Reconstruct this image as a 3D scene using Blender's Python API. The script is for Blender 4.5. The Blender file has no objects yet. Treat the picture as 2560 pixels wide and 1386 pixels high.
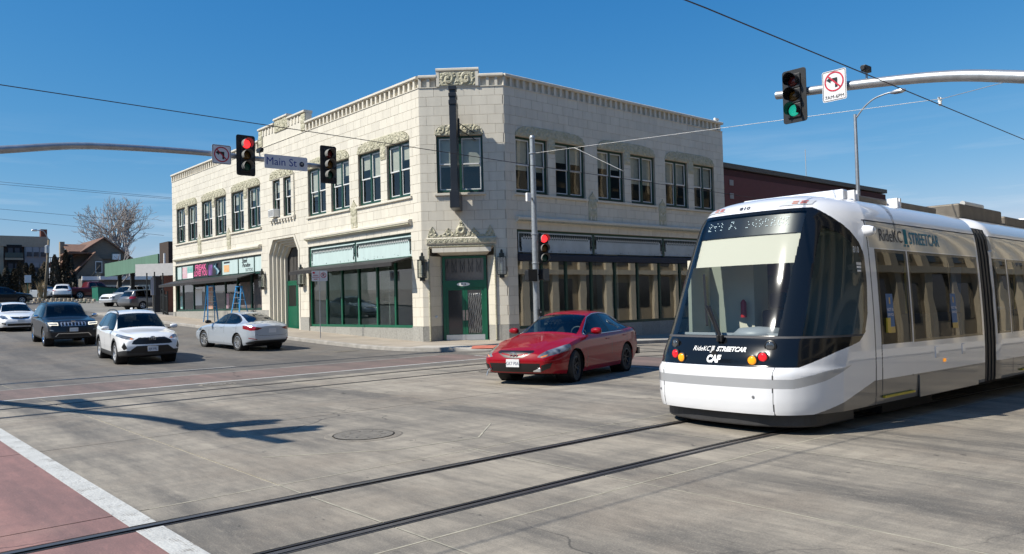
import bpy, bmesh, math, random
from mathutils import Vector, Matrix
random.seed(7)
SC = bpy.context.scene
COL = SC.collection
R_ = math.radians

# ---------------------------------------------------------------- camera
CAM_H = 1.76
YAW, PITCH, ROLL, FPX = 0.8472, 0.0293, -0.0261, 1969.17
PW, PH = 2560.0, 1386.0
_f = Vector((math.cos(YAW)*math.cos(PITCH), math.sin(YAW)*math.cos(PITCH), math.sin(PITCH)))
_r0 = Vector((math.sin(YAW), -math.cos(YAW), 0)); _u0 = _r0.cross(_f)
_r = math.cos(ROLL)*_r0 + math.sin(ROLL)*_u0
_u = -math.sin(ROLL)*_r0 + math.cos(ROLL)*_u0
CAMP = Vector((0, 0, CAM_H))
cd = bpy.data.cameras.new('camera'); cam = bpy.data.objects.new('camera', cd); COL.objects.link(cam)
cd.sensor_width = 36; cd.lens = FPX/PW*36; cd.clip_end = 4000; cd.clip_start = 0.05
cam.matrix_world = Matrix(((_r.x, _u.x, -_f.x, 0), (_r.y, _u.y, -_f.y, 0), (_r.z, _u.z, -_f.z, CAM_H), (0, 0, 0, 1)))
SC.camera = cam

# ---------------------------------------------------------------- light
SUN_EL, SUN_A = R_(46.5), R_(17)
SUN = Vector((-math.cos(SUN_A)*math.cos(SUN_EL), math.sin(SUN_A)*math.cos(SUN_EL), math.sin(SUN_EL)))
w = bpy.data.worlds.new('World'); SC.world = w; w.use_nodes = True
wn = w.node_tree.nodes; wl = w.node_tree.links
bg = wn['Background']; sky = wn.new('ShaderNodeTexSky'); sky.sky_type = 'NISHITA'; sky.sun_disc = False
sky.sun_elevation = SUN_EL; sky.sun_rotation = math.atan2(SUN.x, SUN.y)
sky.altitude = 300; sky.air_density = 1.0; sky.dust_density = 0.3; sky.ozone_density = 2.2
# colour response of the photograph's camera: deeper blue, same sky everywhere
_sp = wn.new('ShaderNodeSeparateColor'); _cb = wn.new('ShaderNodeCombineColor'); wl.new(sky.outputs[0], _sp.inputs[0])
_o = []
for _i, (_k, _p) in enumerate(((.185, 1.80), (.798, .913), (1.90, .56))):
    _a = wn.new('ShaderNodeMath'); _a.operation = 'POWER'; _a.inputs[1].default_value = _p; wl.new(_sp.outputs[_i], _a.inputs[0])
    _b = wn.new('ShaderNodeMath'); _b.operation = 'MULTIPLY'; _b.inputs[1].default_value = _k; wl.new(_a.outputs[0], _b.inputs[0]); _o.append(_b)
_m = wn.new('ShaderNodeMath'); _m.operation = 'MINIMUM'; wl.new(_o[0].outputs[0], _m.inputs[0]); wl.new(_o[1].outputs[0], _m.inputs[1])
wl.new(_m.outputs[0], _cb.inputs[0]); wl.new(_o[1].outputs[0], _cb.inputs[1]); wl.new(_o[2].outputs[0], _cb.inputs[2])
# faint cirrus low in the sky, all the way round
_tc = wn.new('ShaderNodeTexCoord'); _mp = wn.new('ShaderNodeMapping'); _mp.inputs['Scale'].default_value = (2.2, 2.2, 26); wl.new(_tc.outputs['Generated'], _mp.inputs[0])
_nz = wn.new('ShaderNodeTexNoise'); _nz.inputs['Scale'].default_value = 1.3; _nz.inputs['Detail'].default_value = 7; _nz.inputs['Roughness'].default_value = .6; wl.new(_mp.outputs[0], _nz.inputs[0])
_r1 = wn.new('ShaderNodeMapRange'); _r1.inputs['From Min'].default_value = .50; _r1.inputs['From Max'].default_value = .78; _r1.inputs['To Max'].default_value = .55; wl.new(_nz.outputs['Fac'], _r1.inputs['Value'])
_sx = wn.new('ShaderNodeSeparateXYZ'); wl.new(_tc.outputs['Generated'], _sx.inputs[0])
_r2 = wn.new('ShaderNodeMapRange'); _r2.interpolation_type = 'SMOOTHSTEP'; _r2.inputs['From Min'].default_value = .23; _r2.inputs['From Max'].default_value = .07; wl.new(_sx.outputs[2], _r2.inputs['Value'])
_fm = wn.new('ShaderNodeMath'); _fm.operation = 'MULTIPLY'; wl.new(_r1.outputs[0], _fm.inputs[0]); wl.new(_r2.outputs[0], _fm.inputs[1])
_mx = wn.new('ShaderNodeMix'); _mx.data_type = 'RGBA'; _mx.inputs['B'].default_value = (6.0, 6.6, 7.2, 1); wl.new(_fm.outputs[0], _mx.inputs['Factor']); wl.new(_cb.outputs[0], _mx.inputs['A'])
wl.new(_mx.outputs['Result'], bg.inputs[0]); bg.inputs[1].default_value = 0.10
sl = bpy.data.lights.new('sun', 'SUN'); so = bpy.data.objects.new('sun', sl); COL.objects.link(so)
sl.energy = 4.8; sl.angle = R_(0.53); sl.color = (1.0, 0.945, 0.84)
so.rotation_euler = SUN.to_track_quat('Z', 'Y').to_euler(); so.location = SUN*60
SC.view_settings.view_transform = 'Standard'; SC.view_settings.look = 'None'
SC.view_settings.exposure = 0.40; SC.view_settings.gamma = 1.0; SC.view_settings.use_curve_mapping = False
SC.cycles.max_bounces = 8; SC.cycles.transparent_max_bounces = 12; SC.cycles.caustics_reflective = False; SC.cycles.caustics_refractive = False

# ---------------------------------------------------------------- helpers
def at(px, py, Y):
    """world point on the plane y=Y seen at that place of the photograph (survey of far things)"""
    d = _f*FPX + _r*(px-PW/2) - _u*(py-PH/2)
    return CAMP + d*(Y/d.y)
def lerp(a, b, t): return a+(b-a)*t
def clamp(x, a=0., b=1.): return a if x < a else b if x > b else x
def sstep(a, b, x):
    t = clamp((x-a)/(b-a)); return t*t*(3-2*t)
def curve(pts):
    """smooth monotone interpolation through (x, y) points"""
    xs = [p[0] for p in pts]; ys = [p[1] for p in pts]; n = len(xs)
    dl = [(ys[i+1]-ys[i])/(xs[i+1]-xs[i]) for i in range(n-1)]
    m = [dl[0]]+[0 if dl[i-1]*dl[i] <= 0 else 2*dl[i-1]*dl[i]/(dl[i-1]+dl[i]) for i in range(1, n-1)]+[dl[-1]]
    def f(x):
        if x <= xs[0]: return ys[0]
        if x >= xs[-1]: return ys[-1]
        i = 0
        while x > xs[i+1]: i += 1
        h = xs[i+1]-xs[i]; t = (x-xs[i])/h
        return (ys[i]*(1+2*t)*(1-t)**2 + h*m[i]*t*(1-t)**2 + ys[i+1]*t*t*(3-2*t) + h*m[i+1]*t*t*(t-1))
    return f
def inpoly(x, y, P):
    c = False; n = len(P); j = n-1
    for i in range(n):
        xi, yi = P[i]; xj, yj = P[j]
        if (yi > y) != (yj > y) and x < (xj-xi)*(y-yi)/(yj-yi)+xi: c = not c
        j = i
    return c

class MB:
    def __init__(s): s.v = []; s.f = []; s.m = []
    def add(s, vs, fs, m=0):
        o = len(s.v); s.v += [tuple(v) for v in vs]; s.f += [tuple(i+o for i in f) for f in fs]; s.m += [m]*len(fs); return s
    def box(s, x0, x1, y0, y1, z0, z1, m=0):
        return s.add([(x0,y0,z0),(x1,y0,z0),(x1,y1,z0),(x0,y1,z0),(x0,y0,z1),(x1,y0,z1),(x1,y1,z1),(x0,y1,z1)],
                     [(0,3,2,1),(4,5,6,7),(0,1,5,4),(1,2,6,5),(2,3,7,6),(3,0,4,7)], m)
    def quad(s, a, b, c, d, m=0): return s.add([a, b, c, d], [(0,1,2,3)], m)
    def bar(s, a, b, w, h, m=0, up=(0,0,1)):
        a = Vector(a); b = Vector(b); d = (b-a).normalized(); up = Vector(up)
        if abs(d.dot(up)) > .98: up = Vector((1,0,0))
        r = d.cross(up).normalized(); u = r.cross(d)
        vs = [p+r*(sx*w/2)+u*(sy*h/2) for p in (a, b) for sx, sy in ((-1,-1),(1,-1),(1,1),(-1,1))]
        return s.add(vs, [(0,1,2,3),(7,6,5,4),(0,4,5,1),(1,5,6,2),(2,6,7,3),(3,7,4,0)], m)
    def tube(s, pts, rad, n=10, m=0, cap=True):
        pts = [Vector(p) for p in pts]; k = len(pts); rads = rad if isinstance(rad, (list, tuple)) else [rad]*k
        t0 = (pts[1]-pts[0]).normalized(); up = Vector((0,0,1)) if abs(t0.z) < .9 else Vector((1,0,0))
        r = t0.cross(up).normalized(); vs = []
        for i in range(k):
            t = (pts[min(i+1,k-1)]-pts[max(i-1,0)]).normalized()
            r = (r - t*r.dot(t)).normalized(); u = t.cross(r)
            for j in range(n):
                a = 2*math.pi*j/n; vs.append(pts[i]+(r*math.cos(a)+u*math.sin(a))*rads[i])
        fs = [(i*n+j, i*n+(j+1)%n, (i+1)*n+(j+1)%n, (i+1)*n+j) for i in range(k-1) for j in range(n)]
        if cap: fs += [tuple(range(n))[::-1], tuple(range((k-1)*n, k*n))]
        return s.add(vs, fs, m)
    def prism(s, poly, axis, a, b, m=0):
        """poly of 2D points extruded along axis from a to b"""
        n = len(poly)
        def P(p, t): return {'x': (t, p[0], p[1]), 'y': (p[0], t, p[1]), 'z': (p[0], p[1], t)}[axis]
        return s.add([P(p, a) for p in poly]+[P(p, b) for p in poly],
                     [tuple(range(n))[::-1], tuple(range(n, 2*n))]+[(i, (i+1)%n, n+(i+1)%n, n+i) for i in range(n)], m)
    def lathe(s, prof, c, axis='z', n=16, m=0, cap=True):
        """prof: (radius, height) pairs round an axis through c"""
        vs = []; c = Vector(c)
        for r, hh in prof:
            for j in range(n):
                a = 2*math.pi*j/n; p, q = r*math.cos(a), r*math.sin(a)
                vs.append(c+Vector({'z': (p, q, hh), 'y': (p, hh, q), 'x': (hh, p, q)}[axis]))
        k = len(prof); fs = [(i*n+j, i*n+(j+1)%n, (i+1)*n+(j+1)%n, (i+1)*n+j) for i in range(k-1) for j in range(n)]
        if cap and prof[0][0] > 1e-4: fs.append(tuple(range(n))[::-1])
        if cap and prof[-1][0] > 1e-4: fs.append(tuple(range((k-1)*n, k*n)))
        return s.add(vs, fs, m)
    def xf(s, M):
        s.v = [tuple(M @ Vector(v)) for v in s.v]; return s
    def mesh(s, name, mats, smooth=False, recalc=True, weld=False):
        me = bpy.data.meshes.new(name); me.from_pydata(s.v, [], s.f)
        for mt in (mats if isinstance(mats, (list, tuple)) else [mats]): me.materials.append(mt)
        if len(set(s.m)) > 1: me.polygons.foreach_set('material_index', s.m)
        if recalc or weld:
            bm = bmesh.new(); bm.from_mesh(me)
            if weld: bmesh.ops.remove_doubles(bm, verts=bm.verts, dist=weld if weld is not True else 1e-4)
            if recalc: bmesh.ops.recalc_face_normals(bm, faces=bm.faces)
            bm.to_mesh(me); bm.free()
        if smooth:
            me.polygons.foreach_set('use_smooth', [True]*len(me.polygons))
            if smooth is not True: me.set_sharp_from_angle(angle=R_(smooth))
        me.update(); return me
    def build(s, name, mats, parent=None, loc=None, rz=0, **k):
        return obj(name, s.mesh(name, mats, **k), parent, loc, rz)

def obj(name, me, parent=None, loc=None, rz=0):
    o = bpy.data.objects.new(name, me); COL.objects.link(o)
    if parent: o.parent = parent
    if loc is not None: o.location = loc
    if rz: o.rotation_euler = (0, 0, rz)
    return o
def tag(o, label, cat, group=None):
    o['label'] = label; o['category'] = cat
    if group: o['group'] = group
    return o
def thing(name, label, cat, loc=(0,0,0), rz=0, group=None):
    o = bpy.data.objects.new(name, None); COL.objects.link(o); o.location = loc; o.rotation_euler = (0, 0, rz)
    o.empty_display_size = .3
    return tag(o, label, cat, group)
def struct(o, kind='structure'): o['kind'] = kind; return o
def stuff(o): o['kind'] = 'stuff'; return o
def dup(root, loc=None, rz=None, label=None):
    def cp(o, par):
        c = o.copy(); COL.objects.link(c); c.parent = par
        for ch in o.children: cp(ch, c)
        return c
    r = cp(root, None)
    if loc is not None: r.location = loc
    if rz is not None: r.rotation_euler = (0, 0, rz)
    if label: r['label'] = label
    return r
def bevel(o, wd, seg=2, ang=35):
    m = o.modifiers.new('bevel', 'BEVEL'); m.width = wd; m.segments = seg; m.limit_method = 'ANGLE'; m.angle_limit = R_(ang); m.harden_normals = False
    return o
_font = {}
def text(name, s, size, mat, parent=None, M=None, align='CENTER', depth=0.0, shear=0.0, sx=1.0, bold=0.0):
    """flat lettering as a mesh in its own XY plane; M places it"""
    cu = bpy.data.curves.new(name, 'FONT'); cu.body = s; cu.size = size; cu.align_x = align; cu.align_y = 'CENTER'
    cu.extrude = depth; cu.shear = shear; cu.offset = bold; cu.resolution_u = 3
    to = bpy.data.objects.new(name, cu); COL.objects.link(to)
    dg = bpy.context.evaluated_depsgraph_get(); me = bpy.data.meshes.new_from_object(to.evaluated_get(dg))
    bpy.data.objects.remove(to); bpy.data.curves.remove(cu)
    me.name = name; me.materials.clear(); me.materials.append(mat)
    if sx != 1.0:
        for v in me.vertices: v.co.x *= sx
    o = obj(name, me, parent)
    if M is not None: o.matrix_local = M
    return o
def frame(o, x, z):
    """matrix whose X runs along x, Y along z (text up), at o"""
    x = Vector(x).normalized(); z = Vector(z).normalized(); n = x.cross(z).normalized(); z = n.cross(x)
    return Matrix(((x.x, z.x, n.x, o[0]), (x.y, z.y, n.y, o[1]), (x.z, z.z, n.z, o[2]), (0,0,0,1)))

# ---------------------------------------------------------------- materials
MATS = {}
def mat(name, col=(.5,.5,.5), rough=.6, metal=0., var=0., vscale=3., bump=0., bscale=40., spec=.5, coat=0., emit=None, es=1., col2=None, stretch=None, island=0., detail=5., rvar=0.):
    if name in MATS: return MATS[name]
    m = bpy.data.materials.new(name); m.use_nodes = True; MATS[name] = m
    nt = m.node_tree; N = nt.nodes; L = nt.links; b = N['Principled BSDF']
    b.inputs['Base Color'].default_value = (*col, 1); b.inputs['Roughness'].default_value = rough
    b.inputs['Metallic'].default_value = metal; b.inputs['Specular IOR Level'].default_value = spec
    if coat: b.inputs['Coat Weight'].default_value = coat; b.inputs['Coat Roughness'].default_value = .03
    if emit: b.inputs['Emission Color'].default_value = (*emit, 1); b.inputs['Emission Strength'].default_value = es
    if var or bump or col2 or island or rvar:
        tc = N.new('ShaderNodeTexCoord'); src = tc.outputs['Object']
        mp = N.new('ShaderNodeMapping'); L.new(src, mp.inputs[0])
        if stretch: mp.inputs['Scale'].default_value = stretch
        no = N.new('ShaderNodeTexNoise'); no.inputs['Scale'].default_value = vscale; no.inputs['Detail'].default_value = detail; no.inputs['Roughness'].default_value = .62
        L.new(mp.outputs[0], no.inputs[0])
        mx = N.new('ShaderNodeMix'); mx.data_type = 'RGBA'
        c2 = col2 or tuple(c*(1-var) for c in col); c1 = col if col2 else tuple(min(1, c*(1+var*.6)) for c in col)
        mx.inputs['A'].default_value = (*c2, 1); mx.inputs['B'].default_value = (*c1, 1)
        rp = N.new('ShaderNodeMapRange'); rp.inputs['From Min'].default_value = .3; rp.inputs['From Max'].default_value = .7
        L.new(no.outputs['Fac'], rp.inputs['Value']); L.new(rp.outputs[0], mx.inputs['Factor'])
        out = mx.outputs['Result']
        if island:
            ge = N.new('ShaderNodeNewGeometry'); oi = N.new('ShaderNodeObjectInfo')
            ad = N.new('ShaderNodeMath'); ad.operation = 'ADD'; L.new(ge.outputs['Random Per Island'], ad.inputs[0]); L.new(oi.outputs['Random'], ad.inputs[1])
            fr = N.new('ShaderNodeMath'); fr.operation = 'FRACT'; L.new(ad.outputs[0], fr.inputs[0])
            mr = N.new('ShaderNodeMapRange'); mr.inputs['To Min'].default_value = 1-island; mr.inputs['To Max'].default_value = 1+island*.6
            L.new(fr.outputs[0], mr.inputs['Value'])
            m2 = N.new('ShaderNodeVectorMath'); m2.operation = 'SCALE'; L.new(out, m2.inputs[0]); L.new(mr.outputs[0], m2.inputs['Scale']); out = m2.outputs[0]
        if var or col2 or island: L.new(out, b.inputs['Base Color'])
        if rvar:
            r2 = N.new('ShaderNodeMapRange'); r2.inputs['To Min'].default_value = max(0, rough-rvar); r2.inputs['To Max'].default_value = rough+rvar
            L.new(no.outputs['Fac'], r2.inputs['Value']); L.new(r2.outputs[0], b.inputs['Roughness'])
        if bump:
            n2 = N.new('ShaderNodeTexNoise'); n2.inputs['Scale'].default_value = bscale; n2.inputs['Detail'].default_value = 4; L.new(mp.outputs[0], n2.inputs[0])
            bp = N.new('ShaderNodeBump'); bp.inputs['Strength'].default_value = bump; bp.inputs['Distance'].default_value = .02
            L.new(n2.outputs['Fac'], bp.inputs['Height']); L.new(bp.outputs[0], b.inputs['Normal'])
    return m
def glass(name, tint=(.7,.75,.75), refl=1.6, rough=0.0, base=.04, wob=0.):
    """thin pane: see-through with a Fresnel mirror"""
    if name in MATS: return MATS[name]
    m = bpy.data.materials.new(name); m.use_nodes = True; MATS[name] = m
    nt = m.node_tree; N = nt.nodes; L = nt.links; N.remove(N['Principled BSDF']); out = N['Material Output']
    tr = N.new('ShaderNodeBsdfTransparent'); tr.inputs[0].default_value = (*tint, 1)
    gl = N.new('ShaderNodeBsdfGlossy'); gl.inputs['Roughness'].default_value = rough; gl.inputs['Color'].default_value = (.95,.97,1,1)
    fc = N.new('ShaderNodeLayerWeight'); fc.inputs['Blend'].default_value = .5
    pw = N.new('ShaderNodeMath'); pw.operation = 'POWER'; pw.inputs[1].default_value = 5.; L.new(fc.outputs['Facing'], pw.inputs[0])
    lw = N.new('ShaderNodeMath'); lw.operation = 'MULTIPLY_ADD'; lw.inputs[1].default_value = .96; lw.inputs[2].default_value = .04; L.new(pw.outputs[0], lw.inputs[0])
    mu = N.new('ShaderNodeMath'); mu.operation = 'MULTIPLY_ADD'; mu.inputs[1].default_value = refl; mu.inputs[2].default_value = base-.04; mu.use_clamp = True
    L.new(lw.outputs[0], mu.inputs[0]); mx = N.new('ShaderNodeMixShader')
    L.new(mu.outputs[0], mx.inputs[0]); L.new(tr.outputs[0], mx.inputs[1]); L.new(gl.outputs[0], mx.inputs[2]); L.new(mx.outputs[0], out.inputs[0])
    if wob:
        tc = N.new('ShaderNodeTexCoord'); n2 = N.new('ShaderNodeTexNoise'); n2.inputs['Scale'].default_value = 1.3; n2.inputs['Detail'].default_value = 1
        L.new(tc.outputs['Object'], n2.inputs[0]); bp = N.new('ShaderNodeBump'); bp.inputs['Strength'].default_value = wob; bp.inputs['Distance'].default_value = .05
        L.new(n2.outputs['Fac'], bp.inputs['Height']); L.new(bp.outputs[0], gl.inputs['Normal']); 
    return m
def paint(name, col, metal=0.0, rough=.32, coat=1.0):
    return mat(name, col, rough=rough, metal=metal, coat=coat, spec=.4, var=.03, vscale=1.2)

M_STEEL = mat('galvanised_steel', (.42,.44,.46), .42, .75, var=.18, vscale=6, bump=.05)
M_BLACK = mat('black_plastic', (.012,.012,.013), .38, var=.2, vscale=8)
M_RUBBER = mat('tyre_rubber', (.018,.018,.018), .75, var=.25, vscale=9, bump=.2, bscale=60)
M_DARK = mat('dark_void', (.006,.006,.007), .8)
M_CHROME = mat('chrome', (.75,.76,.78), .12, 1.0)
M_WHITE = mat('white_paint', (.78,.78,.76), .4, var=.04)
M_ALU = mat('aluminium', (.62,.63,.64), .35, .8, var=.08)

# ---------------------------------------------------------------- terrain height
def relu(x, k=2.):
    t = x/k
    return x if t > 20 else k*math.log1p(math.exp(t)) if t > -20 else 0.
def gz(x, y):
    z = .038*relu(y-27, 1.2)+.022*relu(y-75, 4.)-.055*relu(y-114, 5.)
    d = relu(x-(5+.7*y), 1.2)*(1-sstep(25, 31, y))
    return z - .028*d

def classify(vs, quads, cls, K=5):
    """sort quads into regions; quads that straddle a border are cut into K x K pieces. cls(u, y, z) -> name or None"""
    V = list(vs); G = {}; cache = {}
    def c(i):
        if i not in cache: cache[i] = cls(*vs[i])
        return cache[i]
    for f in quads:
        P = [vs[i] for i in f]
        m = [sum(p[q] for p in P)/4 for q in range(3)]; cm = cls(*m)
        if all(c(i) == cm for i in f):
            if cm: G.setdefault(cm, []).append(f)
            continue
        o = len(V); a, b, d, e = [Vector(p) for p in P]
        for j in range(K+1):
            for i in range(K+1):
                s_, t_ = i/K, j/K; V.append(tuple(a*(1-s_)*(1-t_)+b*s_*(1-t_)+d*s_*t_+e*(1-s_)*t_))
        for j in range(K):
            for i in range(K):
                q = (o+j*(K+1)+i, o+j*(K+1)+i+1, o+(j+1)*(K+1)+i+1, o+(j+1)*(K+1)+i)
                mm = [sum(V[k][r] for k in q)/4 for r in range(3)]; r_ = cls(*mm)
                if r_: G.setdefault(r_, []).append(q)
    return V, G
def emit(V, G, parent, mats, tr=None):
    """one mesh object per region"""
    out = {}
    for k, fs in G.items():
        used = {}; W_ = []; Fc = []
        for f in fs:
            q = []
            for i in f:
                if i not in used: used[i] = len(W_); W_.append(V[i] if tr is None else tr(V[i]))
                q.append(used[i])
            Fc.append(tuple(q))
        nm = k.split('|')[0]; mb = MB(); mb.v = W_; mb.f = Fc; mb.m = [0]*len(Fc)
        out[k] = mb.build(nm, mats[nm], parent, recalc=False, smooth=38, weld=2e-4)
    return out
def wrap(o, f):
    """bend flat lettering (x right, y up) onto a surface f(x, y, lift)"""
    for v in o.data.vertices: v.co = f(v.co.x, v.co.y, v.co.z)
    return o
# ---------------------------------------------------------------- ground, road, rails, pavement
def road_mat(name, light, dark, warm, ax=.5, red=False):
    m = bpy.data.materials.new(name); m.use_nodes = True; nt = m.node_tree; N = nt.nodes; L = nt.links; b = N['Principled BSDF']
    tc = N.new('ShaderNodeTexCoord')
    def noise(sc, scale, det=6, rough=.6):
        mp = N.new('ShaderNodeMapping'); mp.inputs['Scale'].default_value = sc; L.new(tc.outputs['Object'], mp.inputs[0])
        n = N.new('ShaderNodeTexNoise'); n.inputs['Scale'].default_value = scale; n.inputs['Detail'].default_value = det; n.inputs['Roughness'].default_value = rough
        L.new(mp.outputs[0], n.inputs[0]); return n.outputs['Fac']
    def rng(v, a, c, lo=0., hi=1.):
        r = N.new('ShaderNodeMapRange'); r.inputs['From Min'].default_value = a; r.inputs['From Max'].default_value = c
        r.inputs['To Min'].default_value = lo; r.inputs['To Max'].default_value = hi; L.new(v, r.inputs['Value']); return r.outputs[0]
    def mixc(f, a, c):
        x = N.new('ShaderNodeMix'); x.data_type = 'RGBA'
        for s, v in (('A', a), ('B', c)):
            if isinstance(v, tuple): x.inputs[s].default_value = (*v, 1)
            else: L.new(v, x.inputs[s])
        if isinstance(f, float): x.inputs['Factor'].default_value = f
        else: L.new(f, x.inputs['Factor'])
        return x.outputs['Result']
    def mul(a, c):
        x = N.new('ShaderNodeMath'); x.operation = 'MULTIPLY'
        for i, v in ((0, a), (1, c)):
            if isinstance(v, float): x.inputs[i].default_value = v
            else: L.new(v, x.inputs[i])
        return x.outputs[0]
    sy = noise((1.0, .11, 1), .95, 8, .66)      # tyre streaks along the cross street
    sx = noise((.14, 1.0, 1), 1.2, 9, .70)      # streaks along the tram street
    blot = noise((1, 1, 1), .38, 9, .68); blot2 = noise((1, 1, 1), 1.7, 8, .7)
    fine = noise((1, .26, 1), 9, 8, .78); grit = noise((1, 1, 1), 70, 4, .8)
    c = mixc(rng(sy, .40, .60), dark, light)
    c = mixc(mul(rng(sx, .47, .60), ax), c, tuple(d*1.08 for d in dark))
    c = mixc(mul(rng(blot, .50, .62), .6), c, warm)
    c = mixc(mul(rng(blot2, .50, .70), .22), c, tuple(d*.95 for d in dark))
    c = mixc(mul(rng(blot2, .48, .30), .2), c, tuple(min(1, l*1.12) for l in light))
    c = mixc(mul(rng(fine, .50, .68), .42), c, tuple(d*.8 for d in dark))
    c = mixc(mul(rng(fine, .48, .32), .34), c, tuple(min(1, l*1.2) for l in light))
    c = mixc(mul(rng(grit, .52, .72), .5), c, tuple(min(1, l*1.4) for l in light))
    c = mixc(mul(rng(grit, .46, .28), .5), c, tuple(d*.6 for d in dark))
    spots = noise((1, .6, 1), 6, 3); c = mixc(mul(rng(spots, .69, .74), .75), c, tuple(d*.3 for d in dark))
    # hairline cracks
    mp = N.new('ShaderNodeMapping'); mp.inputs['Scale'].default_value = (1, 1, 1); L.new(tc.outputs['Object'], mp.inputs[0])
    wn_ = N.new('ShaderNodeTexNoise'); wn_.inputs['Scale'].default_value = 1.1; wn_.inputs['Detail'].default_value = 5; L.new(mp.outputs[0], wn_.inputs[0])
    va = N.new('ShaderNodeVectorMath'); va.operation = 'MULTIPLY_ADD'; va.inputs[1].default_value = (.9,.9,0); L.new(wn_.outputs['Color'], va.inputs[0]); L.new(mp.outputs[0], va.inputs[2])
    vo = N.new('ShaderNodeTexVoronoi'); vo.feature = 'DISTANCE_TO_EDGE'; vo.inputs['Scale'].default_value = .23; L.new(va.outputs[0], vo.inputs['Vector'])
    msk = noise((1, 1, 1), .21, 2); c = mixc(mul(mul(rng(vo.outputs['Distance'], .0032, .0010), rng(msk, .50, .58)), .8), c, tuple(d*.45 for d in dark))
    L.new(c, b.inputs['Base Color']); b.inputs['Roughness'].default_value = .8
    bp = N.new('ShaderNodeBump'); bp.inputs['Strength'].default_value = .22; bp.inputs['Distance'].default_value = .01
    L.new(grit, bp.inputs['Height']); L.new(bp.outputs[0], b.inputs['Normal'])
    MATS[name] = m; return m
M_CONC = road_mat('road_concrete', (.345,.305,.245), (.112,.103,.090), (.235,.198,.155))
M_ASPH = road_mat('road_asphalt', (.165,.150,.130), (.085,.079,.072), (.17,.14,.11))
M_RED2 = road_mat('faded_red_crossing', (.215,.148,.128), (.108,.086,.077), (.18,.14,.115))
M_RED = road_mat('red_crossing_concrete', (.31,.165,.145), (.165,.100,.094), (.26,.165,.14))
M_DIRT = mat('far_ground', (.13,.12,.10), .9, var=.3, vscale=.3, bump=.2)
M_WALK = mat('pavement_concrete', (.36,.31,.25), .85, var=.22, vscale=.9, bump=.2, bscale=60, detail=8)
M_WALK2 = mat('pale_pavement_concrete', (.44,.41,.36), .85, var=.15, vscale=1.2, bump=.2, bscale=60)
M_KERB = mat('kerb_concrete', (.33,.31,.28), .85, var=.3, vscale=2.5, bump=.3)
M_SEAL = mat('joint_sealant', (.40,.37,.29), .8, var=.3, vscale=4)
def line_mat():
    m = mat('road_marking_paint', (.50,.50,.475), .7, var=.15, vscale=3, bump=.5, bscale=30); N = m.node_tree.nodes; L = m.node_tree.links; b = N['Principled BSDF']
    src = b.inputs['Base Color'].links[0].from_socket; tc = N.new('ShaderNodeTexCoord')
    n1 = N.new('ShaderNodeTexNoise'); n1.inputs['Scale'].default_value = 5; n1.inputs['Detail'].default_value = 9; n1.inputs['Roughness'].default_value = .75; L.new(tc.outputs['Object'], n1.inputs[0])
    # raised diamond lattice of the paint tape
    sp = N.new('ShaderNodeSeparateXYZ'); L.new(tc.outputs['Object'], sp.inputs[0])
    def wav(sa, sb):
        a = N.new('ShaderNodeMath'); a.operation = 'MULTIPLY'; a.inputs[1].default_value = sa; L.new(sp.outputs[0], a.inputs[0])
        c = N.new('ShaderNodeMath'); c.operation = 'MULTIPLY_ADD'; c.inputs[1].default_value = sb; L.new(sp.outputs[1], c.inputs[0]); L.new(a.outputs[0], c.inputs[2])
        s = N.new('ShaderNodeMath'); s.operation = 'SINE'; L.new(c.outputs[0], s.inputs[0]); return s.outputs[0]
    mm = N.new('ShaderNodeMath'); mm.operation = 'MULTIPLY'; L.new(wav(150, 110), mm.inputs[0]); L.new(wav(150, -110), mm.inputs[1])
    ad = N.new('ShaderNodeMath'); ad.operation = 'MULTIPLY_ADD'; ad.inputs[1].default_value = .07; L.new(mm.outputs[0], ad.inputs[0]); L.new(n1.outputs['Fac'], ad.inputs[2])
    r = N.new('ShaderNodeMapRange'); r.inputs['From Min'].default_value = .56; r.inputs['From Max'].default_value = .64; L.new(ad.outputs[0], r.inputs['Value'])
    x = N.new('ShaderNodeMix'); x.data_type = 'RGBA'; L.new(r.outputs[0], x.inputs['Factor']); L.new(src, x.inputs['A']); x.inputs['B'].default_value = (.26,.245,.22,1); L.new(x.outputs['Result'], b.inputs['Base Color'])
    return m
M_LINE = line_mat()
M_LINE2 = mat('worn_marking_paint', (.50,.49,.46), .75, col2=(.25,.24,.22), vscale=4, detail=8)
M_LINE3 = mat('ghost_marking_paint', (.34,.32,.29), .8, col2=(.13,.125,.115), vscale=2.5, detail=8)
M_TACT = mat('red_tactile_paving', (.50,.15,.10), .8, var=.2, vscale=4)

def sheet(xs, ys, f): 
    mb = MB(); nx, ny = len(xs), len(ys)
    mb.add([(x, y, f(x, y)) for y in ys for x in xs],
           [(j*nx+i, j*nx+i+1, (j+1)*nx+i+1, (j+1)*nx+i) for j in range(ny-1) for i in range(nx-1)]); return mb
def steps(a, b, d):
    n = max(1, int(math.ceil((b-a)/d))); return [a+(b-a)*i/n for i in range(n+1)]
gx = [-900,-400,-150,-60]+steps(-30, 60, 3)+[80,110,150,220,350,600,1200]
gy = [-900,-300,-100,-40]+steps(-20, 130, 3)+[160,220,320,500,800,1500]
struct(sheet(gx, gy, lambda x, y: gz(x, y)-.06).build('ground', M_DIRT, recalc=False, smooth=True))

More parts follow.
